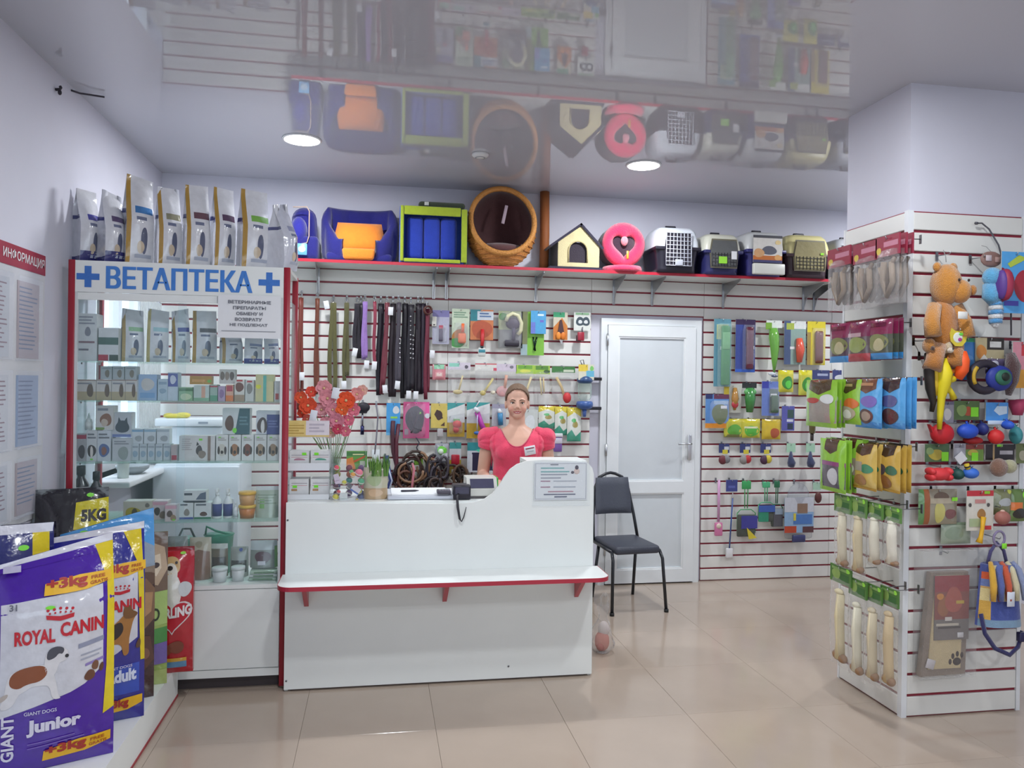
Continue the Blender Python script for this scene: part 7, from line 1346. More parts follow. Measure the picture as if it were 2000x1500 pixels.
F_((1886, 868, 1920, 900), 'lime_photo_card', 'green and red card with a neon sticker in the middle', 'carded toy', '#6f9040', [('r', 0, .7, 1, 1, '#8a3c34'), ('e', .4, .5, .3, .2, '#c0b04c')], group=GC, parts=[('price_sticker', 'paper', [('st', .5, .25, .36, .5, '#8fe83c')])])
F_((1924, 868, 1980, 898), 'black_label_card', 'black card with white print and a green tab', 'carded toy', '#241f22', [('r', .5, .35, .95, .6, '#b0acb0'), ('r', .4, .85, .6, 1, '#8fe83c'), ('r', .26, .0, .32, 1, '#b89a6c')], group=GC, parts=[('fuzzy_balls', 'plush', [('e', .3, -.45, .03, .28, .6, .03, '#8a6450'), ('e', .72, -.4, .02, .24, .45, .026, '#b8b48c')])])
F_((1984, 866, 2012, 905), 'olive_card', 'olive card cut by the picture edge', 'carded toy', '#6a7448', [('e', .5, .4, .3, .25, '#b0ac94')], group=GC)
squeak(1834, 926, 48, 26, '#d83a40', 'red rubber bone toy on the lower column front', kind='bone'); squeak(1896, 924, 30, 22, '#3a70d0', 'bright blue rubber ball right of the red bone'); squeak(1870, 926, 24, 22, '#24504c', 'dark green toy between the red bone and the blue ball', .06)
F_((1794, 955, 1868, 1024), 'chew_mix_pack', 'clear pack of mixed chews with green edge and neon sticker', 'chew pack', '#9c9480', [('r', 0, 0, .12, 1, '#5a8a4c'), ('r', .12, 0, .25, 1, '#9c5a34'), ('e', .55, .8, .2, .12, '#6a5440'), ('e', .5, .35, .14, .3, '#c8c06c'), ('e', .8, .3, .16, .14, '#7c4c48'), ('r', .25, .6, 1, .75, '#b8ac94')], kind='bag', th=.03, group=GC, parts=[('price_sticker', 'paper', [('st', .88, .72, .14, .1, '#8fe83c')])])
F_((1838, 1020, 1895, 1062), 'flat_clear_pack', 'flat clear greenish pack under the mixed chews', 'chew pack', '#98a490', [('e', .4, .5, .3, .3, '#8a9a84'), ('r', 0, .9, 1, 1, '#7a8a72')], kind='bag', th=.02, group=GC, off=.04, hk=False)
F_((1888, 958, 1939, 1036), 'white_bird_card', 'white card with red band and a yellow bone toy', 'carded toy', '#d8d4c8', [('r', 0, .86, 1, 1, '#c0343c'), ('e', .55, .42, .16, .12, '#a87a44'), ('e', .12, .64, .06, .05, '#54504c'), ('e', .8, .64, .06, .05, '#54504c'), ('r', .3, .68, .7, .78, '#c88a84'), ('r', .68, .02, .92, .12, '#d03a3c'), ('r', .1, .1, .6, .3, '#a8b890')], group=GC, off=.08, parts=[('bone_toy', 'rubber', [('t', [(.55, .35, .014), (.48, .1, .02), (.42, -.15, .02), (.36, -.28, .02)], [.012, .009, .010, .016], '#e2ac24')]), ('price_sticker', 'paper', [('st', .75, .95, .2, .07, '#8fc83c')])])
F_((1940, 955, 1975, 1005), 'silver_green_pack', 'olive pack with silver shine and a yellow sticker', 'chew pack', '#7c8058', [('e', .55, .5, .35, .16, '#b4b8b8'), ('e', .8, .9, .14, .08, '#d8e03c')], kind='bag', th=.03, group=GC, amp=.01)
F_((1972, 955, 2012, 1018), 'orange_corner_pack', 'green and orange pack cut by the picture edge', 'chew pack', '#5f7a3c', [('r', .0, .35, .5, .6, '#d8742c'), ('e', .4, .25, .3, .16, '#2c2a24'), ('e', .8, .8, .3, .16, '#8fe83c')], kind='bag', th=.03, group=GC)
F_((1935, 985, 1968, 1030), 'brown_ball_pack', 'pinkish brown rubber ball hanging below the silver shine pack', 'toy', '#fff', (), kind='none', group=GC, off=.08, parts=[('ball', 'rubber', [('e', .5, .45, .02, .4, .3, .03, '#a4685c')]), ('shine_cap', 'plastic', [('e', .5, .72, .02, .12, .08, .01, '#d8b4a4')])])
# scratching board
a = onY(1815, 1108, CY0-.06); b = onY(1900, 1318, CY0-.06)
zt = onY(1858, 1118, CY0-.07).z; zb = onY(1858, 1320, CY0-.07).z; H_ = zt-zb; root = T('scratching_board', 'tan carpet scratching board with brown border and a paw print', 'scratching board', (onY(1848, 1200, CY0-.06).x, CY0-.05, zb)); wt, wb = .115, .135
q = MB(); q.prism([(-wb, 0), (wb-.03, .004), (wt, H_), (-wt+.03, H_)], -.012, .018, '#8c7c6e'); q.build('border', 'cloth', root)
q = MB(); q.prism([(-wb+.035, .035), (wb-.06, .035), (wt-.03, H_*.97), (-wt+.055, H_*.97)], -.017, -.0122, '#cdb98e'); q.build('pad', 'cloth', root)
q = MB(); skin_sheet(q, .185, H_*.62, H_*.35, lambda u, v: .0215, '#8c4a40', [('r', 0, .75, 1, 1, '#96323a'), ('r', 0, 0, 1, .32, '#7c7470'), ('e', .25, .52, .16, .16, '#a0623c'), ('e', .55, .62, .25, .2, '#b0584a'), ('e', .16, .68, .1, .05, '#d08a3c'), ('r', .62, .56, .85, .61, '#c8a83c'), ('r', .05, .22, .7, .26, '#c9bfae'), ('r', .3, .3, .5, .36, '#d8d0c8'), ('r', .1, .18, .75, .21, '#4c4440')], 14, 18, lambda u, v: -.018, '#777'); q.v = [(x+.02, y, z) for x, y, z in q.v]; q.build('printed_card', 'card', root)
q = MB(); px_, pz_ = .055, H_*.135; q.ell(px_, -.0175, pz_, .022, .0012, .019, '#3c2c28', 14, 8)
for dx, dz in ((-.036, .0), (-.022, .026), (.002, .036), (.026, .030)): q.ell(px_+dx, -.0175, pz_+dz, .0085, .0012, .014, '#3c2c28', 10, 6)
q.build('paw_print', 'paper', root)
q = MB(); q.rbox(-.125, -.022, .01, -.08, -.019, .055, '#cfc9cc', .001, 1, Matrix.Rotation(.3, 4, 'Y')); q.build('white_label', 'paper', root); q = MB(); q.rbox(.05, -.026, H_*.37, .082, -.0225, H_*.42, '#d4d2d4', .001, 1); q.build('white_label', 'paper', root)
q = MB(); wr = wrinkle(77); skin_sheet(q, .29, H_+.11, -.005, lambda u, v: .034+.004*wr(u, v), '#dcdcdc', (), 8, 12, lambda u, v: .030, '#ddd'); q.build('clear_wrap', 'film', root)
hook((root.location.x, CY0-.055, zt+.09), 0, .04, 'F')
# patchwork carrier bag
p = onY(1950, 1050, CY0-.10); root = T('patchwork_bag', 'patchwork fabric pet carrier bag in blue, mustard and cream', 'bag', p); zb = onY(1950, 1218, CY0-.1).z-p.z; zt = onY(1950, 1100, CY0-.1).z-p.z
Hh = zt-zb; PT = ['#c8902c', '#d8cc9c', '#5a6ca8', '#cc5a34', '#6a7cb0', '#d8b83c', '#8aa8b4', '#b8503c', '#c8a060', '#44508c']
L = []; R = random.Random(4)
for i in range(7):
    for j in range(5): L.append(('r', i/7, .42+.58*j/5, (i+1)/7, .42+.58*(j+1)/5, PT[(i*3+j*7+R.randint(0, 2)) % 10]))
L += [('r', 0, 0, 1, .12, '#7c9ab4'), ('r', 0, .12, .16, .42, '#d0a44c'), ('r', 0, .42, .14, .62, '#d8c890')]
q = MB(); wr = wrinkle(12); skin_sheet(q, .235, Hh, zb, lambda u, v: (.06*(1-abs(2*u-1)**3)+.01)*(1-.35*v)+.006*wr(u, v), '#44549c', L, 16, 18, lambda u, v: .05*(1-abs(2*u-1)**3)*(1-.3*v)+.005, '#44549c', lambda v: 1-.22*v); q.build('bag_body', 'cloth', root)
for i in range(5):
    q = MB(); x = -.085+.042*i; q.tube([(x, -.07, zt-.16), (x*.95, -.066, zt-.09), (x*.85, -.045, zt-.02), (x*.7, -.02, zt+.01)], [.012, .016, .014, .010], ['#d8a83c', '#5a68a4', '#cc5c3c', '#d4cca8', '#8c96b8'][i], 8); q.build('gathered_panel', 'cloth', root)
q = MB(); q.tube([(-.06, 0, zt-.01), (-.05, -.01, zt+.06), (-.01, 0, zt+.10), (.03, 0, zt+.06), (.05, .0, zt-.01)], .008, '#4a4674', 7); q.tube([(-.005+.03*math.cos(t), -.01, zt+.12+.035*math.sin(t)) for t in [2*PI*i/14 for i in range(15)]], .006, '#8a80a0', 6, False); q.build('carry_loop', 'cloth', root)
q = MB(); q.tube([(-.115, -.03, zb+.06), (-.10, -.04, zb-.03), (-.05, -.045, zb-.10), (.03, -.045, zb-.135), (.08, -.04, zb-.10), (.11, -.03, zb-.03)], .012, '#2a2a5c', 6, True, None, (1, .4)); q.build('shoulder_strap', 'cloth', root); q = MB(); q.rbox(.075, -.055, zb-.075, .115, -.03, zb-.03, '#24244c', .005); q.build('buckle', 'plastic', root)
q = MB(); q.rbox(-.02, -.081, zb+Hh*.36, .02, -.077, zb+Hh*.60, '#dde2ec', .0015, 1, None); q.build('price_tag', 'paper', root)
q = MB(); q.rbox(-.005, -.03, zt+.075, .02, -.026, zt+.10, '#8fe83c', .001, 1); q.build('price_sticker', 'paper', root)
hook((p.x, p.y, p.z-.005), 0, .09, 'F')

# ================================================================== BIG SACKS ON THE PLINTH
def big_sack(X, Y, rz, Wd, D, H, name, label, base, layers, side, seed, taper=.72, finish='foil', bulge=.045, amp=.013, nu=34, nv=50, crimp=.035, zb=None, cat='food sack', lean=0.0, sag=0.0):
    mb, fr, wf = gusset_bag(Wd, D, H, base, layers, side, nu, nv, bulge, wrinkle(seed, 7, 9, 16), amp, taper, crimp, .02, lean)
    mb.v = [(x, y, z-sag*(.5-x/Wd)*max(0, z/H)**5) for x, y, z in mb.v]
    root = T(name, label, cat, (X, Y, zb if zb is not None else PZ+.001), rz, 'food sacks on the plinth')
    mb.build('sack_body', finish, root)
    surf = lambda x, z: .0016+fr(min(1, max(0, x/Wd/wf(z/H)+.5)), min(1, max(0, z/H)))
    def lt(nm, items):
        if len(items) > 1 and nm in ('lettering', 'small_print', 'dog_feature'):
            for it in items: lt(nm if it[0] in 'xv' else ('print_block' if nm != 'dog_feature' else 'face_spot'), [it])
            return
        q = MB()
        for it in items:
            if it[0] == 'x': _, s, u, v, w, h, c = it[:7]; letters(q, s, (u-.5)*Wd, v*H, w*Wd, h*H, c, lambda x, z: surf(x, z)+(it[9] if len(it) > 9 else .0012), it[7] if len(it) > 7 else .03, it[8] if len(it) > 8 else 0)
            elif it[0] == 'v': _, s, u, v, w, h, c = it[:7]; letters(q, s, (u-.5)*Wd, v*H, w*Wd, h*H, c, lambda x, z: surf(x, z)+.0012, .03, 0, True)
            elif it[0] == 'o':
                _, u, v, ru, rv, c, d = it; m = 20; ctr = ((u-.5)*Wd, v*H); P = [(ctr[0], -(surf(*ctr)+d), ctr[1])]
                for k in range(m): x, z = ctr[0]+ru*Wd*math.cos(2*PI*k/m), ctr[1]+rv*H*math.sin(2*PI*k/m); P.append((x, -(surf(x, z)+d), z))
                q.add(P, [(0, 1+k, 1+(k+1) % m) for k in range(m)], c)
            elif it[0] == 'P':
                _, pts, c, d = it
                if nm == 'dog_picture':
                    for _k in range(2): pts = [((1-w_)*pts[i][0]+w_*pts[(i+1) % len(pts)][0], (1-w_)*pts[i][1]+w_*pts[(i+1) % len(pts)][1]) for i in range(len(pts)) for w_ in (.25, .75)]
                bm = bmesh.new(); vs_ = [bm.verts.new(((u-.5)*Wd, 0, v*H)) for u, v in pts]; bm.faces.new(vs_); bmesh.ops.triangulate(bm, faces=bm.faces[:])
                for _i in range(2): bmesh.ops.subdivide_edges(bm, edges=bm.edges[:], cuts=1)
                bmesh.ops.triangulate(bm, faces=bm.faces[:]); bm.verts.index_update()
                P = [(w_.co.x, -(surf(w_.co.x, w_.co.z)+d), w_.co.z) for w_ in bm.verts]; f_ = [[w_.index for w_ in f.verts] for f in bm.faces]; bm.free(); q.add(P, f_, c)
        q.build(nm, 'card', root)
    return root, lt
RED = '#c22030'
def crown(u, v, s):
    out = [('P', [(u-.11*s, v), (u-.115*s, v+.018*s), (u, v+.010*s), (u+.115*s, v+.018*s), (u+.11*s, v), (u, v-.010*s)], RED, .0018)]
    for i in range(5):
        a = -1+.5*i; out.append(('o', u+a*.10*s, v+.044*s-.006*abs(a)*s, .013*s, .0065*s, RED, .0018)); out.append(('o', u+a*.085*s, v+.028*s-.004*abs(a)*s, .009*s, .0045*s, RED, .0018))
    return out
def flash(u, v, w, s, tail=True):
    out = [('P', [(u-.02, v-.012), (u+w*.6, v-.004), (u+w, v+.02), (u+w, v+.062), (u+w*.5, v+.06), (u-.01, v+.035)], '#e8b422', .0016), ('x', '+3kg', u, v, w*.62, .055, '#a8281c', .045, .05, .0026)]
    if tail: out += [('x', 'FREE', u+w*.68, v+.034, w*.22, .014, '#a84a1c', .02, .05, .0026), ('x', 'GRATIS', u+w*.66, v+.012, w*.28, .014, '#a84a1c', .02, .05, .0026)]
    return out
PU = '#45189a'
L = [('r', .0, .965, 1, 1, '#d8d8e2'), ('p', [(.06, .26), (.06, .765), (.9, .785), (.9, .42), (.74, .36), (.62, .335)], '#cfd0d8'), ('r', 0, .93, .88, .965, PU), ('p', [(.84, .965), (1, .965), (1, .22), (.90, .2), (.93, .42), (.94, .8)], '#e0c818')]
root, lt = big_sack(-1.165, 3.10, .42, .385, .13, .825, 'purple_food_sack', 'big purple and white dog food sack with a brown and white dog', PU, L, (PU, [('r', 0, .955, 1, 1, '#d8d8e2')]), 31, sag=.09)
lt('lettering', [('x', 'ROYAL', .17, .565, .32, .062, RED, .04, .0), ('x', 'CANIN', .53, .585, .37, .062, RED, .04, .0), ('x', 'Junior', .27, .165, .44, .075, '#d8d4e6', .05), ('v', 'GIANT', .075, .07, .10, .20, '#d8d4e6'), ('x', 'GIANT DOGS', .25, .262, .26, .016, '#c8c4dc', .02), ('x', '31', .13, .715, .06, .026, '#6a6c78', .03)])
lt('crown_mark', crown(.53, .665, 1.0))
lt('weight_flash', flash(.42, .775, .55, 1)); lt('weight_flash', flash(.42, .055, .55, 1))
BRN, WHI, GRY = '#8a4c2c', '#dcdadc', '#4a4a54'
lt('dog_picture', [('P', [(0.060, 0.308), (0.100, 0.362), (0.120, 0.438), (0.200, 0.467), (0.400, 0.476), (0.460, 0.463), (0.500, 0.396), (0.520, 0.329), (0.545, 0.316), (0.470, 0.316), (0.450, 0.379), (0.380, 0.387), (0.260, 0.383), (0.200, 0.354), (0.160, 0.308), (0.090, 0.295)], WHI, .0016),
    ('P', [(0.130, 0.396), (0.140, 0.442), (0.220, 0.469), (0.400, 0.476), (0.440, 0.438), (0.380, 0.404), (0.270, 0.400), (0.200, 0.379)], BRN, .0022), ('P', [(0.400, 0.463), (0.420, 0.526), (0.500, 0.547), (0.585, 0.534), (0.600, 0.501), (0.570, 0.480), (0.520, 0.476), (0.500, 0.429), (0.440, 0.413)], WHI, .0022),
    ('P', [(0.420, 0.488), (0.430, 0.534), (0.500, 0.549), (0.570, 0.537), (0.550, 0.509), (0.520, 0.518), (0.490, 0.497)], GRY, .0028), ('o', .585, .501, .016, .008, '#2a2a30', .0030), ('P', [(0.030, 0.320), (0.120, 0.345), (0.130, 0.371), (0.040, 0.345)], '#b8aca4', .0020),
    ('P', [(0.720, 0.385), (0.770, 0.420), (0.820, 0.410), (0.830, 0.380), (0.770, 0.365)], '#6a4434', .0018), ('P', [(0.790, 0.430), (0.820, 0.455), (0.860, 0.445), (0.850, 0.410), (0.810, 0.410)], '#75503c', .0020), ('P', [(0.860, 0.420), (0.890, 0.440), (0.905, 0.420), (0.890, 0.395), (0.860, 0.400)], '#5f3c2e', .0022)])
lt('small_print', [('P', [(.68, .52), (.9, .535), (.9, .555), (.68, .54)], '#8d92a8', .0016), ('P', [(.7, .485), (.88, .495), (.88, .502), (.7, .492)], '#a4a8b8', .0016), ('P', [(.7, .465), (.86, .475), (.86, .482), (.7, .472)], '#a4a8b8', .0016), ('P', [(.74, .435), (.9, .45), (.9, .462), (.74, .447)], '#8c7cb8', .0016), ('P', [(.28, .11), (.74, .125), (.74, .13), (.28, .115)], '#7a62b4', .0016), ('P', [(.28, .13), (.66, .14), (.66, .145), (.28, .135)], '#7a62b4', .0016), ('o', .45, .715, .04, .008, '#7fe23a', .0018), ('P', [(.08, .865), (.22, .868), (.22, .895), (.08, .892)], '#b8b4cc', .0016)])
BLU = '#26288c'
L = [('r', .0, .965, 1, 1, '#dcdce4'), ('p', [(.06, .30), (.06, .80), (.93, .81), (.93, .42), (.74, .36), (.6, .33)], '#cfd0d8'), ('r', .1, .14, .95, .29, '#3050b8'), ('p', [(.80, .965), (.97, .965), (.99, .7), (1, .3), (.96, .3), (.93, .8)], '#e0c818')]
root, lt = big_sack(-1.15, 3.42, .36, .40, .10, .81, 'blue_food_sack', 'big blue and white dog food sack with a shepherd dog', BLU, L, (BLU, [('r', 0, .955, 1, 1, '#d8d8e2')]), 47, sag=.05)
lt('lettering', [('x', 'ROYAL', .24, .555, .32, .06, RED, .04), ('x', 'CANIN', .60, .565, .36, .06, RED, .04), ('x', 'Adult', .62, .205, .30, .065, '#d4dcf0', .05), ('x', 'GIANT DOGS', .62, .275, .26, .014, '#c8c4dc', .02)])
lt('crown_mark', crown(.76, .66, .8)); lt('weight_flash', flash(.58, .745, .42, 1)); lt('weight_flash', flash(.64, .06, .34, 1, False))
lt('dog_picture', [('P', [(0.480, 0.340), (0.510, 0.420), (0.600, 0.470), (0.740, 0.520), (0.800, 0.550), (0.850, 0.570), (0.930, 0.550), (0.880, 0.510), (0.860, 0.460), (0.840, 0.400), (0.850, 0.345), (0.790, 0.335), (0.780, 0.400), (0.680, 0.410), (0.620, 0.370), (0.580, 0.330)], '#a8743c', .0018), ('P', [(0.540, 0.420), (0.620, 0.475), (0.760, 0.525), (0.800, 0.480), (0.760, 0.440), (0.660, 0.420)], '#332c2c', .0024), ('P', [(0.780, 0.530), (0.800, 0.600), (0.830, 0.575), (0.850, 0.600), (0.870, 0.565), (0.940, 0.545), (0.880, 0.520)], '#7a5430', .0026),
    ('P', [(0.900, 0.370), (0.940, 0.420), (0.960, 0.400), (0.950, 0.360)], '#5f4434', .0018)])
# back row and the rest
root, lt = big_sack(-1.37, 3.21, .40, .30, .08, .85, 'blue_food_sack', 'blue sack with yellow edge peeking above the purple sack by the wall', '#20246c', [('r', 0, .96, 1, 1, '#dcdce4'), ('r', .76, 0, .95, .96, '#e0c818')], '#20246c', 52, nu=10, nv=16)
lt('price_sticker', [('o', .66, .90, .06, .012, '#7fe23a', .002)])
root, lt = big_sack(-1.15, 3.62, .40, .37, .09, .835, 'landscape_food_sack', 'sky blue topped sack with mountains and brown dogs below', '#3a2426', [('r', 0, .80, 1, 1, '#4f9ad8'), ('p', [(0, .70), (0, .80), (.3, .84), (.55, .80), (.8, .86), (1, .80), (1, .70)], '#8c9cac'), ('r', 0, .62, 1, .70, '#8a7868'), ('e', .8, .63, .24, .05, '#5a4438'), ('p', [(.6, .5), (.7, .62), (.9, .64), (1, .58), (1, .42), (.85, .36), (.7, .4)], '#7a5a44'), ('p', [(.78, .47), (.86, .57), (.98, .56), (.96, .46), (.86, .43)], '#a8825c'), ('p', [(.5, .2), (.62, .36), (.95, .33), (1, .2), (.8, .12)], '#54342c'), ('e', .88, .24, .07, .03, '#7c5444'), ('e', .7, .1, .2, .03, '#4c2c2a')], ('#6a86a8', [('r', 0, 0, 1, .6, '#3a2426')]), 61, sag=.09)
lt('price_sticker', [('o', .25, .90, .05, .010, '#7fe23a', .002)])
root, lt = big_sack(-1.085, 3.80, .24, .27, .06, .70, 'green_food_sack', 'pale green sack lettered SHO with dark dogs above', '#93ab5c', [('r', 0, .62, 1, 1, '#6a5648'), ('p', [(.55, .7), (.6, .86), (.78, .93), (.95, .9), (1, .76), (.85, .66)], '#b09a80'), ('p', [(.72, .76), (.76, .85), (.88, .86), (.9, .77), (.82, .72)], '#d0c0a8'), ('e', .82, .79, .05, .018, '#3a2c28'), ('p', [(.35, .66), (.45, .84), (.62, .8), (.6, .66)], '#4a3c38'), ('r', 0, .40, 1, .62, '#9cb86a'), ('r', 0, .27, 1, .38, '#3f8a44'), ('r', .5, .12, .74, .26, '#c8d0a0'), ('r', .74, .14, 1, .28, '#6a5aa0'), ('r', 0, 0, 1, .1, '#a8b870')], '#7a9448', 66)
lt('lettering', [('x', 'SHO', .52, .43, .36, .085, '#2c3a2c', .02)])
root, lt = big_sack(-.955, 3.955, .10, .18, .05, .60, 'red_food_sack', 'narrow red food sack with a spotted dog and white heart outline', '#b01c2c', [('r', 0, .97, 1, 1, '#8c1824'), ('e', .42, .86, .26, .07, '#c8a474'), ('e', .42, .80, .20, .08, '#dcd4cc'), ('e', .43, .66, .30, .14, '#d8d4d0'), ('e', .15, .72, .14, .12, '#6a4a38'), ('e', .8, .68, .16, .06, '#c8ccd0'), ('r', 0, .05, .85, .10, '#5a8ab0'), ('r', 0, .10, .85, .13, '#d0a03c'), ('e', .3, .2, .2, .05, '#8a4a34'), ('e', .6, .22, .2, .05, '#7c3c2c')], '#9a1826', 71, crimp=.04)
def heart_(k, dv): return [(.50+.47*k*math.sin(t)**3*1.02, .475+dv+.155*k*(13*math.cos(t)-5*math.cos(2*t)-2*math.cos(3*t)-math.cos(4*t))/17) for t in [2*PI*i/36 for i in range(36)]]
lt('heart_outline', [('P', heart_(1, 0), '#d8d0d2', .002), ('P', heart_(.91, .0), '#b81c30', .0032)])
lt('lettering', [('x', 'DARLING', .03, .445, .93, .085, '#e0dadc', .05, .10, .0048)])
lt('dog_feature', [('o', .42, .845, .07, .018, '#2a2226', .0026), ('o', .27, .885, .035, .011, '#2a2226', .0026), ('o', .57, .885, .035, .011, '#2a2226', .0026)]); lt('price_sticker', [('o', .72, .955, .07, .011, '#8fd03a', .0026)])
root, lt = big_sack(-1.38, 3.86, .30, .30, .10, .90, 'black_food_sack', 'tall glossy black sack with a yellow 5KG panel', '#17141c', [('p', [(.52, .80), (.55, .93), (1, .95), (1, .78)], '#d2c420')], '#17141c', 83, crimp=.03)
lt('lettering', [('x', '5KG', .62, .835, .34, .060, '#1c1a1c', .05)]); lt('price_sticker', [('o', .74, .965, .05, .010, '#7fe23a', .002)])
root, lt = big_sack(-1.43, 3.53, .40, .20, .08, .80, 'black_food_sack', 'shorter glossy black sack with green sticker behind the blue sack', '#16131a', [('r', .1, .3, .9, .6, '#2a2630')], '#16131a', 88, crimp=.03); lt('price_sticker', [('o', .40, .92, .06, .012, '#5fd03a', .002)])

# ================================================================== CHAIR AND BAG BY THE DOOR
c0 = onZ(1228, 1162, 0)
root = T('visitor_chair', 'black metal-framed chair with grey padded seat beside the counter', 'chair', (1.765, 5.32, 0), .10)
SW, SD, SH = .168, .20, .445
q = MB(); q.rbox(-SW, -SD-.02, SH-.045, SW, SD, SH+.012, '#3c404c', .022, 3); q.build('seat', 'leather', root)
FB = '#23262c'
def leg(nm, pts): q = MB(); q.tube(pts, .0115, FB, 8); q.build(nm, 'plastic', root)
for s in (-1, 1):
    leg('leg', [(s*(SW+.012), -SD+.02, SH-.03), (s*(SW+.018), -SD-.015, SH-.08), (s*(SW+.035), -SD-.05, .0)]); leg('leg', [(s*(SW-.02), SD-.06, SH-.05), (s*(SW-.005), SD+.02, 0)])
    q = MB(); q.tube([(s*(SW+.012), -SD+.02, SH-.03), (s*(SW+.012), SD-.02, SH-.02)], .0115, FB, 8); q.build('side_rail', 'plastic', root)
q = MB(); q.tube([(-SW-.01, SD-.03, SH-.03), (-SW+.005, SD+.02, SH+.15), (-SW+.03, SD+.07, SH+.34), (-SW+.075, SD+.085, SH+.43), (-SW+.13, SD+.09, SH+.455), (0, SD+.092, SH+.462), (SW-.13, SD+.09, SH+.455), (SW-.075, SD+.085, SH+.43), (SW-.03, SD+.07, SH+.34), (SW-.005, SD+.02, SH+.15), (SW+.01, SD-.03, SH-.03)], .0115, FB, 8); q.build('back_frame', 'plastic', root)
q = MB(); wv = []; 
skin_sheet(q, .285, .265, SH+.165, lambda u, v: .018*min(1, 8*min(u, 1-u, v, 1-v))**.5+.02*(2*u-1)**2-.04*v+0.0, '#474c58', (), 12, 10, lambda u, v: .012-.02*(2*u-1)**2+.04*v, '#3c404a', lambda v: 1-.10*v*v); q.v = [(x, y+SD+.035, z) for x, y, z in q.v]; q.build('backrest', 'leather', root)
for s in (-1, 1): q = MB(); q.lathe([(.016, 0), (.016, .02)], '#17181a', 10, (s*(SW+.035), -SD-.05, 0)); q.build('foot_cap', 'rubber', root)
# plastic carrier bag on the floor
b = onZ(1172, 1277, 0); root = T('plastic_shopping_bag', 'crumpled translucent plastic bag on the floor by the counter corner', 'plastic bag', (b.x+.02, b.y+.03, 0))
q = MB(); R = random.Random(6); n, m = 18, 14; vs = []
for j in range(m+1):
    t = j/m; rr = [.045, .062, .066, .064, .062, .06, .058, .052, .042, .03, .022, .026, .032, .036, .03][j]
    for k in range(n):
        a = 2*PI*k/n; w = 1+.12*math.sin(3*a+j*.9)+.07*math.sin(7*a+j*1.7)+R.uniform(-.04, .04)
        vs.append((rr*w*math.cos(a)+(.02*max(0, t-.7)), rr*w*.9*math.sin(a), .285*t+.002))
q.add(vs, [(j*n+k, j*n+(k+1) % n, (j+1)*n+(k+1) % n, (j+1)*n+k) for j in range(m) for k in range(n)]+[tuple(range(n-1, -1, -1))], '#d6d2d2', True); q.build('bag_film', 'film', root)
q = MB(); q.ell(0, 0, .065, .045, .04, .06, '#c8887c', 12, 8); q.ell(.01, .005, .13, .035, .03, .05, '#d0c4c0', 12, 8); q.ell(-.01, -.01, .045, .03, .03, .035, '#b86a60', 10, 8); q.build('contents', 'paper', root)
for s in (-1, 1): q = MB(); q.tube([(.01+s*.018, 0, .27), (.012+s*.022, 0, .32), (.014+s*.006, 0, .345), (.014-s*.004, .0, .325)], .007, '#dcdada', 6, True, None, (1, .4)); q.build('handle', 'film', root)

# ================================================================== PERSON BEHIND THE COUNTER
PXc, PYc = onY(1010, 800, 4.93).x, 4.93
person = T('person', 'smiling person in a pink short-sleeved top with a white badge behind the counter', 'person', (PXc, PYc, 0), -.16); person.scale = (.985, .985, .985)
def loft(mb, secs, n=24):
    """secs: (z, cx, cy, rx, ry, squareness)"""
    vs = []
    for z, cx, cy, rx, ry, p in secs:
        for k in range(n):
            a = 2*PI*k/n; c, s = math.cos(a), math.sin(a)
            vs.append((cx+rx*math.copysign(abs(c)**p, c), cy+ry*math.copysign(abs(s)**p, s), z))
    m = len(secs); fs = [(i*n+k, i*n+(k+1) % n, (i+1)*n+(k+1) % n, (i+1)*n+k) for i in range(m-1) for k in range(n)]
    fs += [tuple(range(n-1, -1, -1)), tuple(range((m-1)*n, m*n))]
    mb.add(vs, fs, '#fff', True)
B = MB()
loft(B, [(.78, 0, .01, .150, .105, .85), (.84, 0, .01, .165, .115, .85), (.92, 0, .005, .160, .110, .85), (1.00, 0, 0, .138, .095, .85), (1.06, 0, -.005, .140, .096, .85), (1.13, 0, -.012, .156, .112, .85), (1.19, 0, -.010, .166, .112, .8), (1.245, 0, .0, .165, .092, .8), (1.285, 0, .008, .120, .070, .9), (1.315, 0, .012, .066, .056, 1), (1.33, 0, .012, .054, .052, 1)])
for s in (-1, 1):
    B.ell(s*.068, -.082, 1.155, .062, .048, .058, '#fff', 14, 10)            # chest
    B.tube([(s*.075, .01, .86), (s*.085, .0, .66), (s*.088, -.005, .47), (s*.09, .01, .30), (s*.092, .025, .10)], [.088, .075, .055, .050, .036], '#fff', 16)
    B.tube([(s*.092, .03, .04), (s*.094, -.03, .035), (s*.098, -.12, .028)], [.036, .04, .03], '#fff', 12)
B.tube([(0, .014, 1.27), (0, .010, 1.33), (0, .002, 1.40)], [.062, .054, .052], '#fff', 20)          # neck
B.ell(0, .012, 1.50, .072, .092, .088, '#fff', 26, 18)                      # cranium
B.ell(0, -.022, 1.452, .065, .070, .088, '#fff', 24, 16)                    # face
B.ell(0, -.050, 1.392, .034, .034, .030, '#fff', 16, 10)                    # chin
for s in (-1, 1):
    B.ell(s*.037, -.055, 1.432, .024, .026, .028, '#fff', 14, 10)           # cheek
    B.ell(s*.074, .008, 1.456, .010, .020, .032, '#fff', 12, 8)             # ear
    B.ell(s*.030, -.070, 1.486, .026, .016, .010, '#fff', 12, 8)            # brow ridge
B.tube([(0, -.085, 1.478), (0, -.099, 1.450), (0, -.104, 1.437)], [.009, .011, .013], '#fff', 10)     # nose
for s in (-1, 1): B.ell(s*.011, -.094, 1.434, .008, .010, .007, '#fff', 10, 6)
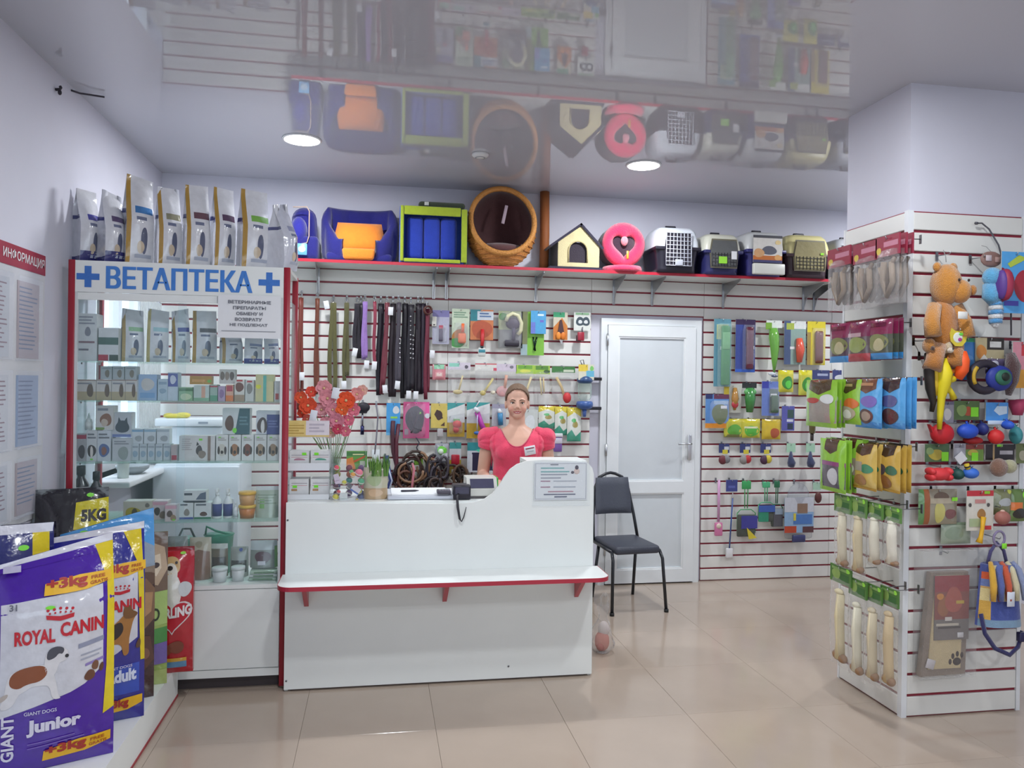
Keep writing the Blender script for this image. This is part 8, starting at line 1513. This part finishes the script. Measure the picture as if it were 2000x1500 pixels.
# arms: upper arms down and slightly out, forearms forward to the worktop
shR, elR, wrR = (-.185, .010, 1.240), (-.222, .018, .985), (-.185, -.225, .995)
shL, elL, wrL = (.185, .010, 1.240), (.222, .018, .985), (.150, -.225, .998)
for sh, el, wr_, s in ((shR, elR, wrR, -1), (shL, elL, wrL, 1)):
    B.tube([(s*.12, .012, 1.255), sh, tuple((Vector(sh)*.5+Vector(el)*.5)), el], [.050, .051, .045, .038], '#fff', 16)
    B.ell(sh[0], sh[1], sh[2]-.005, .052, .052, .052, '#fff', 14, 10)
    B.ell(*el, .038, .038, .038, '#fff', 12, 8)
    B.tube([el, tuple(Vector(el)*.6+Vector(wr_)*.4), wr_], [.038, .037, .025], '#fff', 14)
    # hand resting palm down on the worktop
    wx, wy, wz = wr_; dirx = -s*.10
    B.rbox(wx-.038+dirx*.5, wy-.085, wz-.030, wx+.038+dirx*.5, wy+.005, wz-.004, '#fff', .011, 2)
    for i, (fx, fl) in enumerate(((-.030, .060), (-.010, .072), (.010, .075), (.030, .066))):
        fl = fl if s > 0 else (.066, .075, .072, .060)[i]
        x0_ = wx+fx+dirx*.5
        B.tube([(x0_, wy-.075, wz-.016), (x0_+dirx*.1, wy-.075-fl*.5, wz-.012), (x0_+dirx*.2, wy-.075-fl*.8, wz-.022), (x0_+dirx*.22, wy-.075-fl, wz-.033)], [.0088, .0085, .008, .0068], '#fff', 8)
    B.tube([(wx-s*.030, wy-.02, wz-.018), (wx-s*.055, wy-.045, wz-.020), (wx-s*.062, wy-.075, wz-.028)], [.012, .010, .008], '#fff', 8)
tmp = B.build('body', 'skin')
md = tmp.modifiers.new('remesh', 'REMESH'); md.mode = 'VOXEL'; md.voxel_size = .0048; md.use_smooth_shade = True
sm = tmp.modifiers.new('smooth', 'SMOOTH'); sm.factor = .5; sm.iterations = 5
dg = bpy.context.evaluated_depsgraph_get(); body_me = bpy.data.meshes.new_from_object(tmp.evaluated_get(dg)); bpy.data.objects.remove(tmp)
BV = [v.co.copy() for v in body_me.vertices]; BN = [v.normal.copy() for v in body_me.vertices]; BF = [tuple(p.vertices) for p in body_me.polygons]
bpy.data.meshes.remove(body_me)
# face modelling: eye sockets, smile
def g(d, s): return math.exp(-(d/s)**2)
for i, v in enumerate(BV):
    if v.z > 1.36 and v.y < -.03:
        for s in (-1, 1):
            d = math.hypot((v.x-s*.0305), (v.z-1.468)*1.35); v.y += .0075*g(d, .016)
            d = math.hypot(v.x-s*.036, v.z-1.430); v.y -= .003*g(d, .014)
        d = math.hypot(v.x*.55, (v.z-1.410)*1.6); v.y -= .0045*g(d, .013)
        v.y += .0035*g(abs(v.z-1.4085-.10*v.x*v.x*10), .0028)*g(v.x, .024)
skinc, lipc, blush = '#d6a892', '#b55c60', '#d99c88'
cols = []
for f in BF:
    c = sum((BV[i] for i in f), Vector())/len(f); k = skinc
    if c.z > 1.36 and c.y < -.05:
        zc = 1.4075+1.1*c.x*c.x*6
        if abs(c.x) < .0265 and abs(c.z-zc) < .0085*(1-(c.x/.0275)**2)+.001: k = lipc
        elif abs(c.x) < .019 and abs(c.z-zc) < .0: k = '#e8e0dc'
        elif math.hypot(abs(c.x)-.038, c.z-1.432) < .015: k = blush
    cols.append(k)
q = MB(); q.add(BV, BF, cols, True); q.build('body', 'skin', person)
# eyes, brows, teeth
def face_y(x, z):
    best = -1
    y = 0; m_ = 1e9
    for v in FV:
        d = (v.x-x)**2+(v.z-z)**2
        if d < m_: m_ = d; y = v.y
    return y
FV = [v for v in BV if v.z > 1.37 and v.y < -.04 and abs(v.x) < .07]
for s in (-1, 1):
    ex, ez = s*.0305, 1.4675; ey = face_y(ex, ez)
    q = MB(); q.ell(ex, ey+.0035, ez, .0125, .006, .0058, '#e6e2de', 14, 10); e = q.build('eye', 'plastic', person)
    q = MB(); q.ell(ex+.001, ey-.0012, ez, .0055, .0022, .0052, '#4a3a2c', 12, 8); q.ell(ex+.001, ey-.0030, ez, .0025, .001, .0025, '#100c0a', 8, 6); q.build('iris', 'plastic', e)
    q = MB(); q.tube([(ex-s*.013, face_y(ex-s*.013, ez)-.001, ez-.001), (ex-s*.006, face_y(ex-s*.006, ez+.005)-.0025, ez+.0055), (ex+s*.005, face_y(ex+s*.005, ez+.006)-.0025, ez+.006), (ex+s*.015, face_y(ex+s*.015, ez)-.001, ez+.001)], .0016, '#3a2620', 6); q.build('eyelid', 'skin', person)
    q = MB(); pts = [(s*.014, 1.4835), (s*.024, 1.4885), (s*.036, 1.4895), (s*.047, 1.484)]
    q.tube([(x, face_y(x, z)-.001, z) for x, z in pts], [.0022, .0030, .0026, .0012], '#5c4230', 6); q.build('eyebrow', 'hair', person)
q = MB(); P = [(x, face_y(x, 1.4075+6.6*x*x)-.0006, 1.4075+6.6*x*x+dz) for x, dz in ((-.017, 0), (-.009, -.0026), (0, -.0034), (.009, -.0026), (.017, 0), (.009, .0018), (0, .0016), (-.009, .0018))]
q.add(P, [tuple(range(8))], '#e2dcd6'); q.build('teeth', 'plastic', person)
# hair pulled back
q = MB(); vs = []; fs = []; n, m = 72, 44
for j in range(m+1):
    th = PI*j/m
    for k in range(n):
        a = 2*PI*k/n; d = Vector((math.sin(th)*math.cos(a), math.sin(th)*math.sin(a), math.cos(th)))
        ridg = 1+.008*math.sin(a*26+th*3); vs.append(Vector((d.x*.0762*ridg, .014+d.y*.0960*ridg, 1.500+d.z*.0910*ridg)))
for j in range(m):
    for k in range(n):
        f = (j*n+k, j*n+(k+1) % n, (j+1)*n+(k+1) % n, (j+1)*n+k); c = sum((vs[i] for i in f), Vector())/4
        lim = 1.561-.088*min(1, max(0, (c.y+.065)/.07))-.07*min(1, max(0, (c.y-.005)/.03))+.25*max(0, .03-abs(c.x))*.2      # hairline falls towards the nape
        if c.z > max(lim+.004*math.sin(k*2.3+j), 1.40): fs.append(f)
q.add([tuple(v) for v in vs], fs, '#7d6450', True); hair = q.build('hair', 'hair', person)
so = hair.modifiers.new('thickness', 'SOLIDIFY'); so.thickness = .005; so.offset = -1
q = MB(); q.ell(0, .125, 1.515, .034, .030, .034, '#664c3e', 16, 12); q.tube([(.03*math.cos(t), .105, 1.512+.03*math.sin(t)) for t in [2*PI*i/14 for i in range(15)]], .005, '#2a2024', 6, False); q.build('hair_bun', 'hair', person)
# clothes follow the body
def garment(name, keep, off, col, finish, thick=.004):
    idx = {}; vs = []; fs = []
    for f in BF:
        c = sum((BV[i] for i in f), Vector())/len(f)
        if keep(c):
            for i in f:
                if i not in idx: idx[i] = len(vs); vs.append(tuple(BV[i]+BN[i]*off(BV[i])))
            fs.append(tuple(idx[i] for i in f))
    q = MB(); q.add(vs, fs, col, True); o = q.build(name, finish, person)
    s_ = o.modifiers.new('thickness', 'SOLIDIFY'); s_.thickness = thick; s_.offset = 1; s2 = o.modifiers.new('soften', 'SMOOTH'); s2.iterations = 4
    return o
def arm_t(c):
    s = -1 if c.x < 0 else 1; sh = Vector((s*.150, .01, 1.262)); el = Vector((s*.222, .018, .985)); d = el-sh
    t = (Vector(c)-sh).dot(d)/d.length_squared; r = (Vector(c)-(sh+d*t)).length
    return t, r
def in_shirt(c):
    if c.z > 1.32 or c.z < .80 or c.y < -.145: return False
    t, r = arm_t(c)
    if abs(c.x) > .165 and c.z < 1.20 and not (c.z > 1.0 and abs(c.x) < .172):
        return -.2 < t < .38 and r < .08
    if c.y < .005:
        if c.z > 1.186+1.05*(abs(c.x)/.105)**2.2*.10 and abs(c.x) < .106: return False
    else:
        if c.z > 1.287 and abs(c.x) < .105: return False
    return True
def shirt_off(c):
    t, r = arm_t(c); w = .5*math.sin(c.z*55+c.x*30)+.5*math.sin(c.x*70-c.z*20)
    o = .007+.0025*w
    if abs(c.x) > .14: o += .011*max(0, math.sin(PI*min(1, max(0, (t+.15)/.55))))*(1+.25*math.sin(math.atan2(c.y, c.z-1.2)*9))
    if c.z < 1.08: o += .012*(1.08-c.z)/.28
    return o
garment('pink_top', in_shirt, shirt_off, '#ec4a6a', 'cloth')
garment('trousers', lambda c: c.z < .835 and c.z > .09 and abs(c.x) < .185, lambda c: .010, '#2c3044', 'cloth')
for s in (-1, 1):
    garment('shoe', lambda c: c.z < .085 and c.x*s > 0, lambda c: .006, '#24242a', 'leather')
# neckline trim and badge
FV2 = [(v, n_) for v, n_ in zip(BV, BN) if v.y < .005 and 1.02 < v.z < 1.32 and abs(v.x) < .2]
def torso_y(x, z):
    return min(FV2, key=lambda vn: (vn[0].x-x)**2+(vn[0].z-z)**2)[0].y
q = MB(); pts = []
for k in range(21):
    x = -.104+.208*k/20; z = 1.186+1.05*(abs(x)/.105)**2.2*.10; pts.append((x, torso_y(x, z)-.008, z))
q.tube(pts, .006, '#c8385a', 6, True); q.build('neckline_trim', 'cloth', person)
bx0, bz0 = .083, 1.168; by0 = torso_y(bx0, bz0)-.022
q = MB(); M = Matrix.Translation((bx0, by0, bz0)) @ Matrix.Rotation(.35, 4, 'Z') @ Matrix.Rotation(-.16, 4, 'Y'); q.rbox(-.038, -.002, -.029, .038, .002, .029, '#e2e4e8', .002, 1, M); bd_ = q.build('name_badge', 'paper', person)
q = MB(); q.box(-.030, -.0032, .010, .030, -.0022, .018, '#9a4a5c', M); q.box(-.024, -.0032, -.008, .024, -.0022, -.004, '#9aa0ac', M); q.build('print', 'paper', bd_)
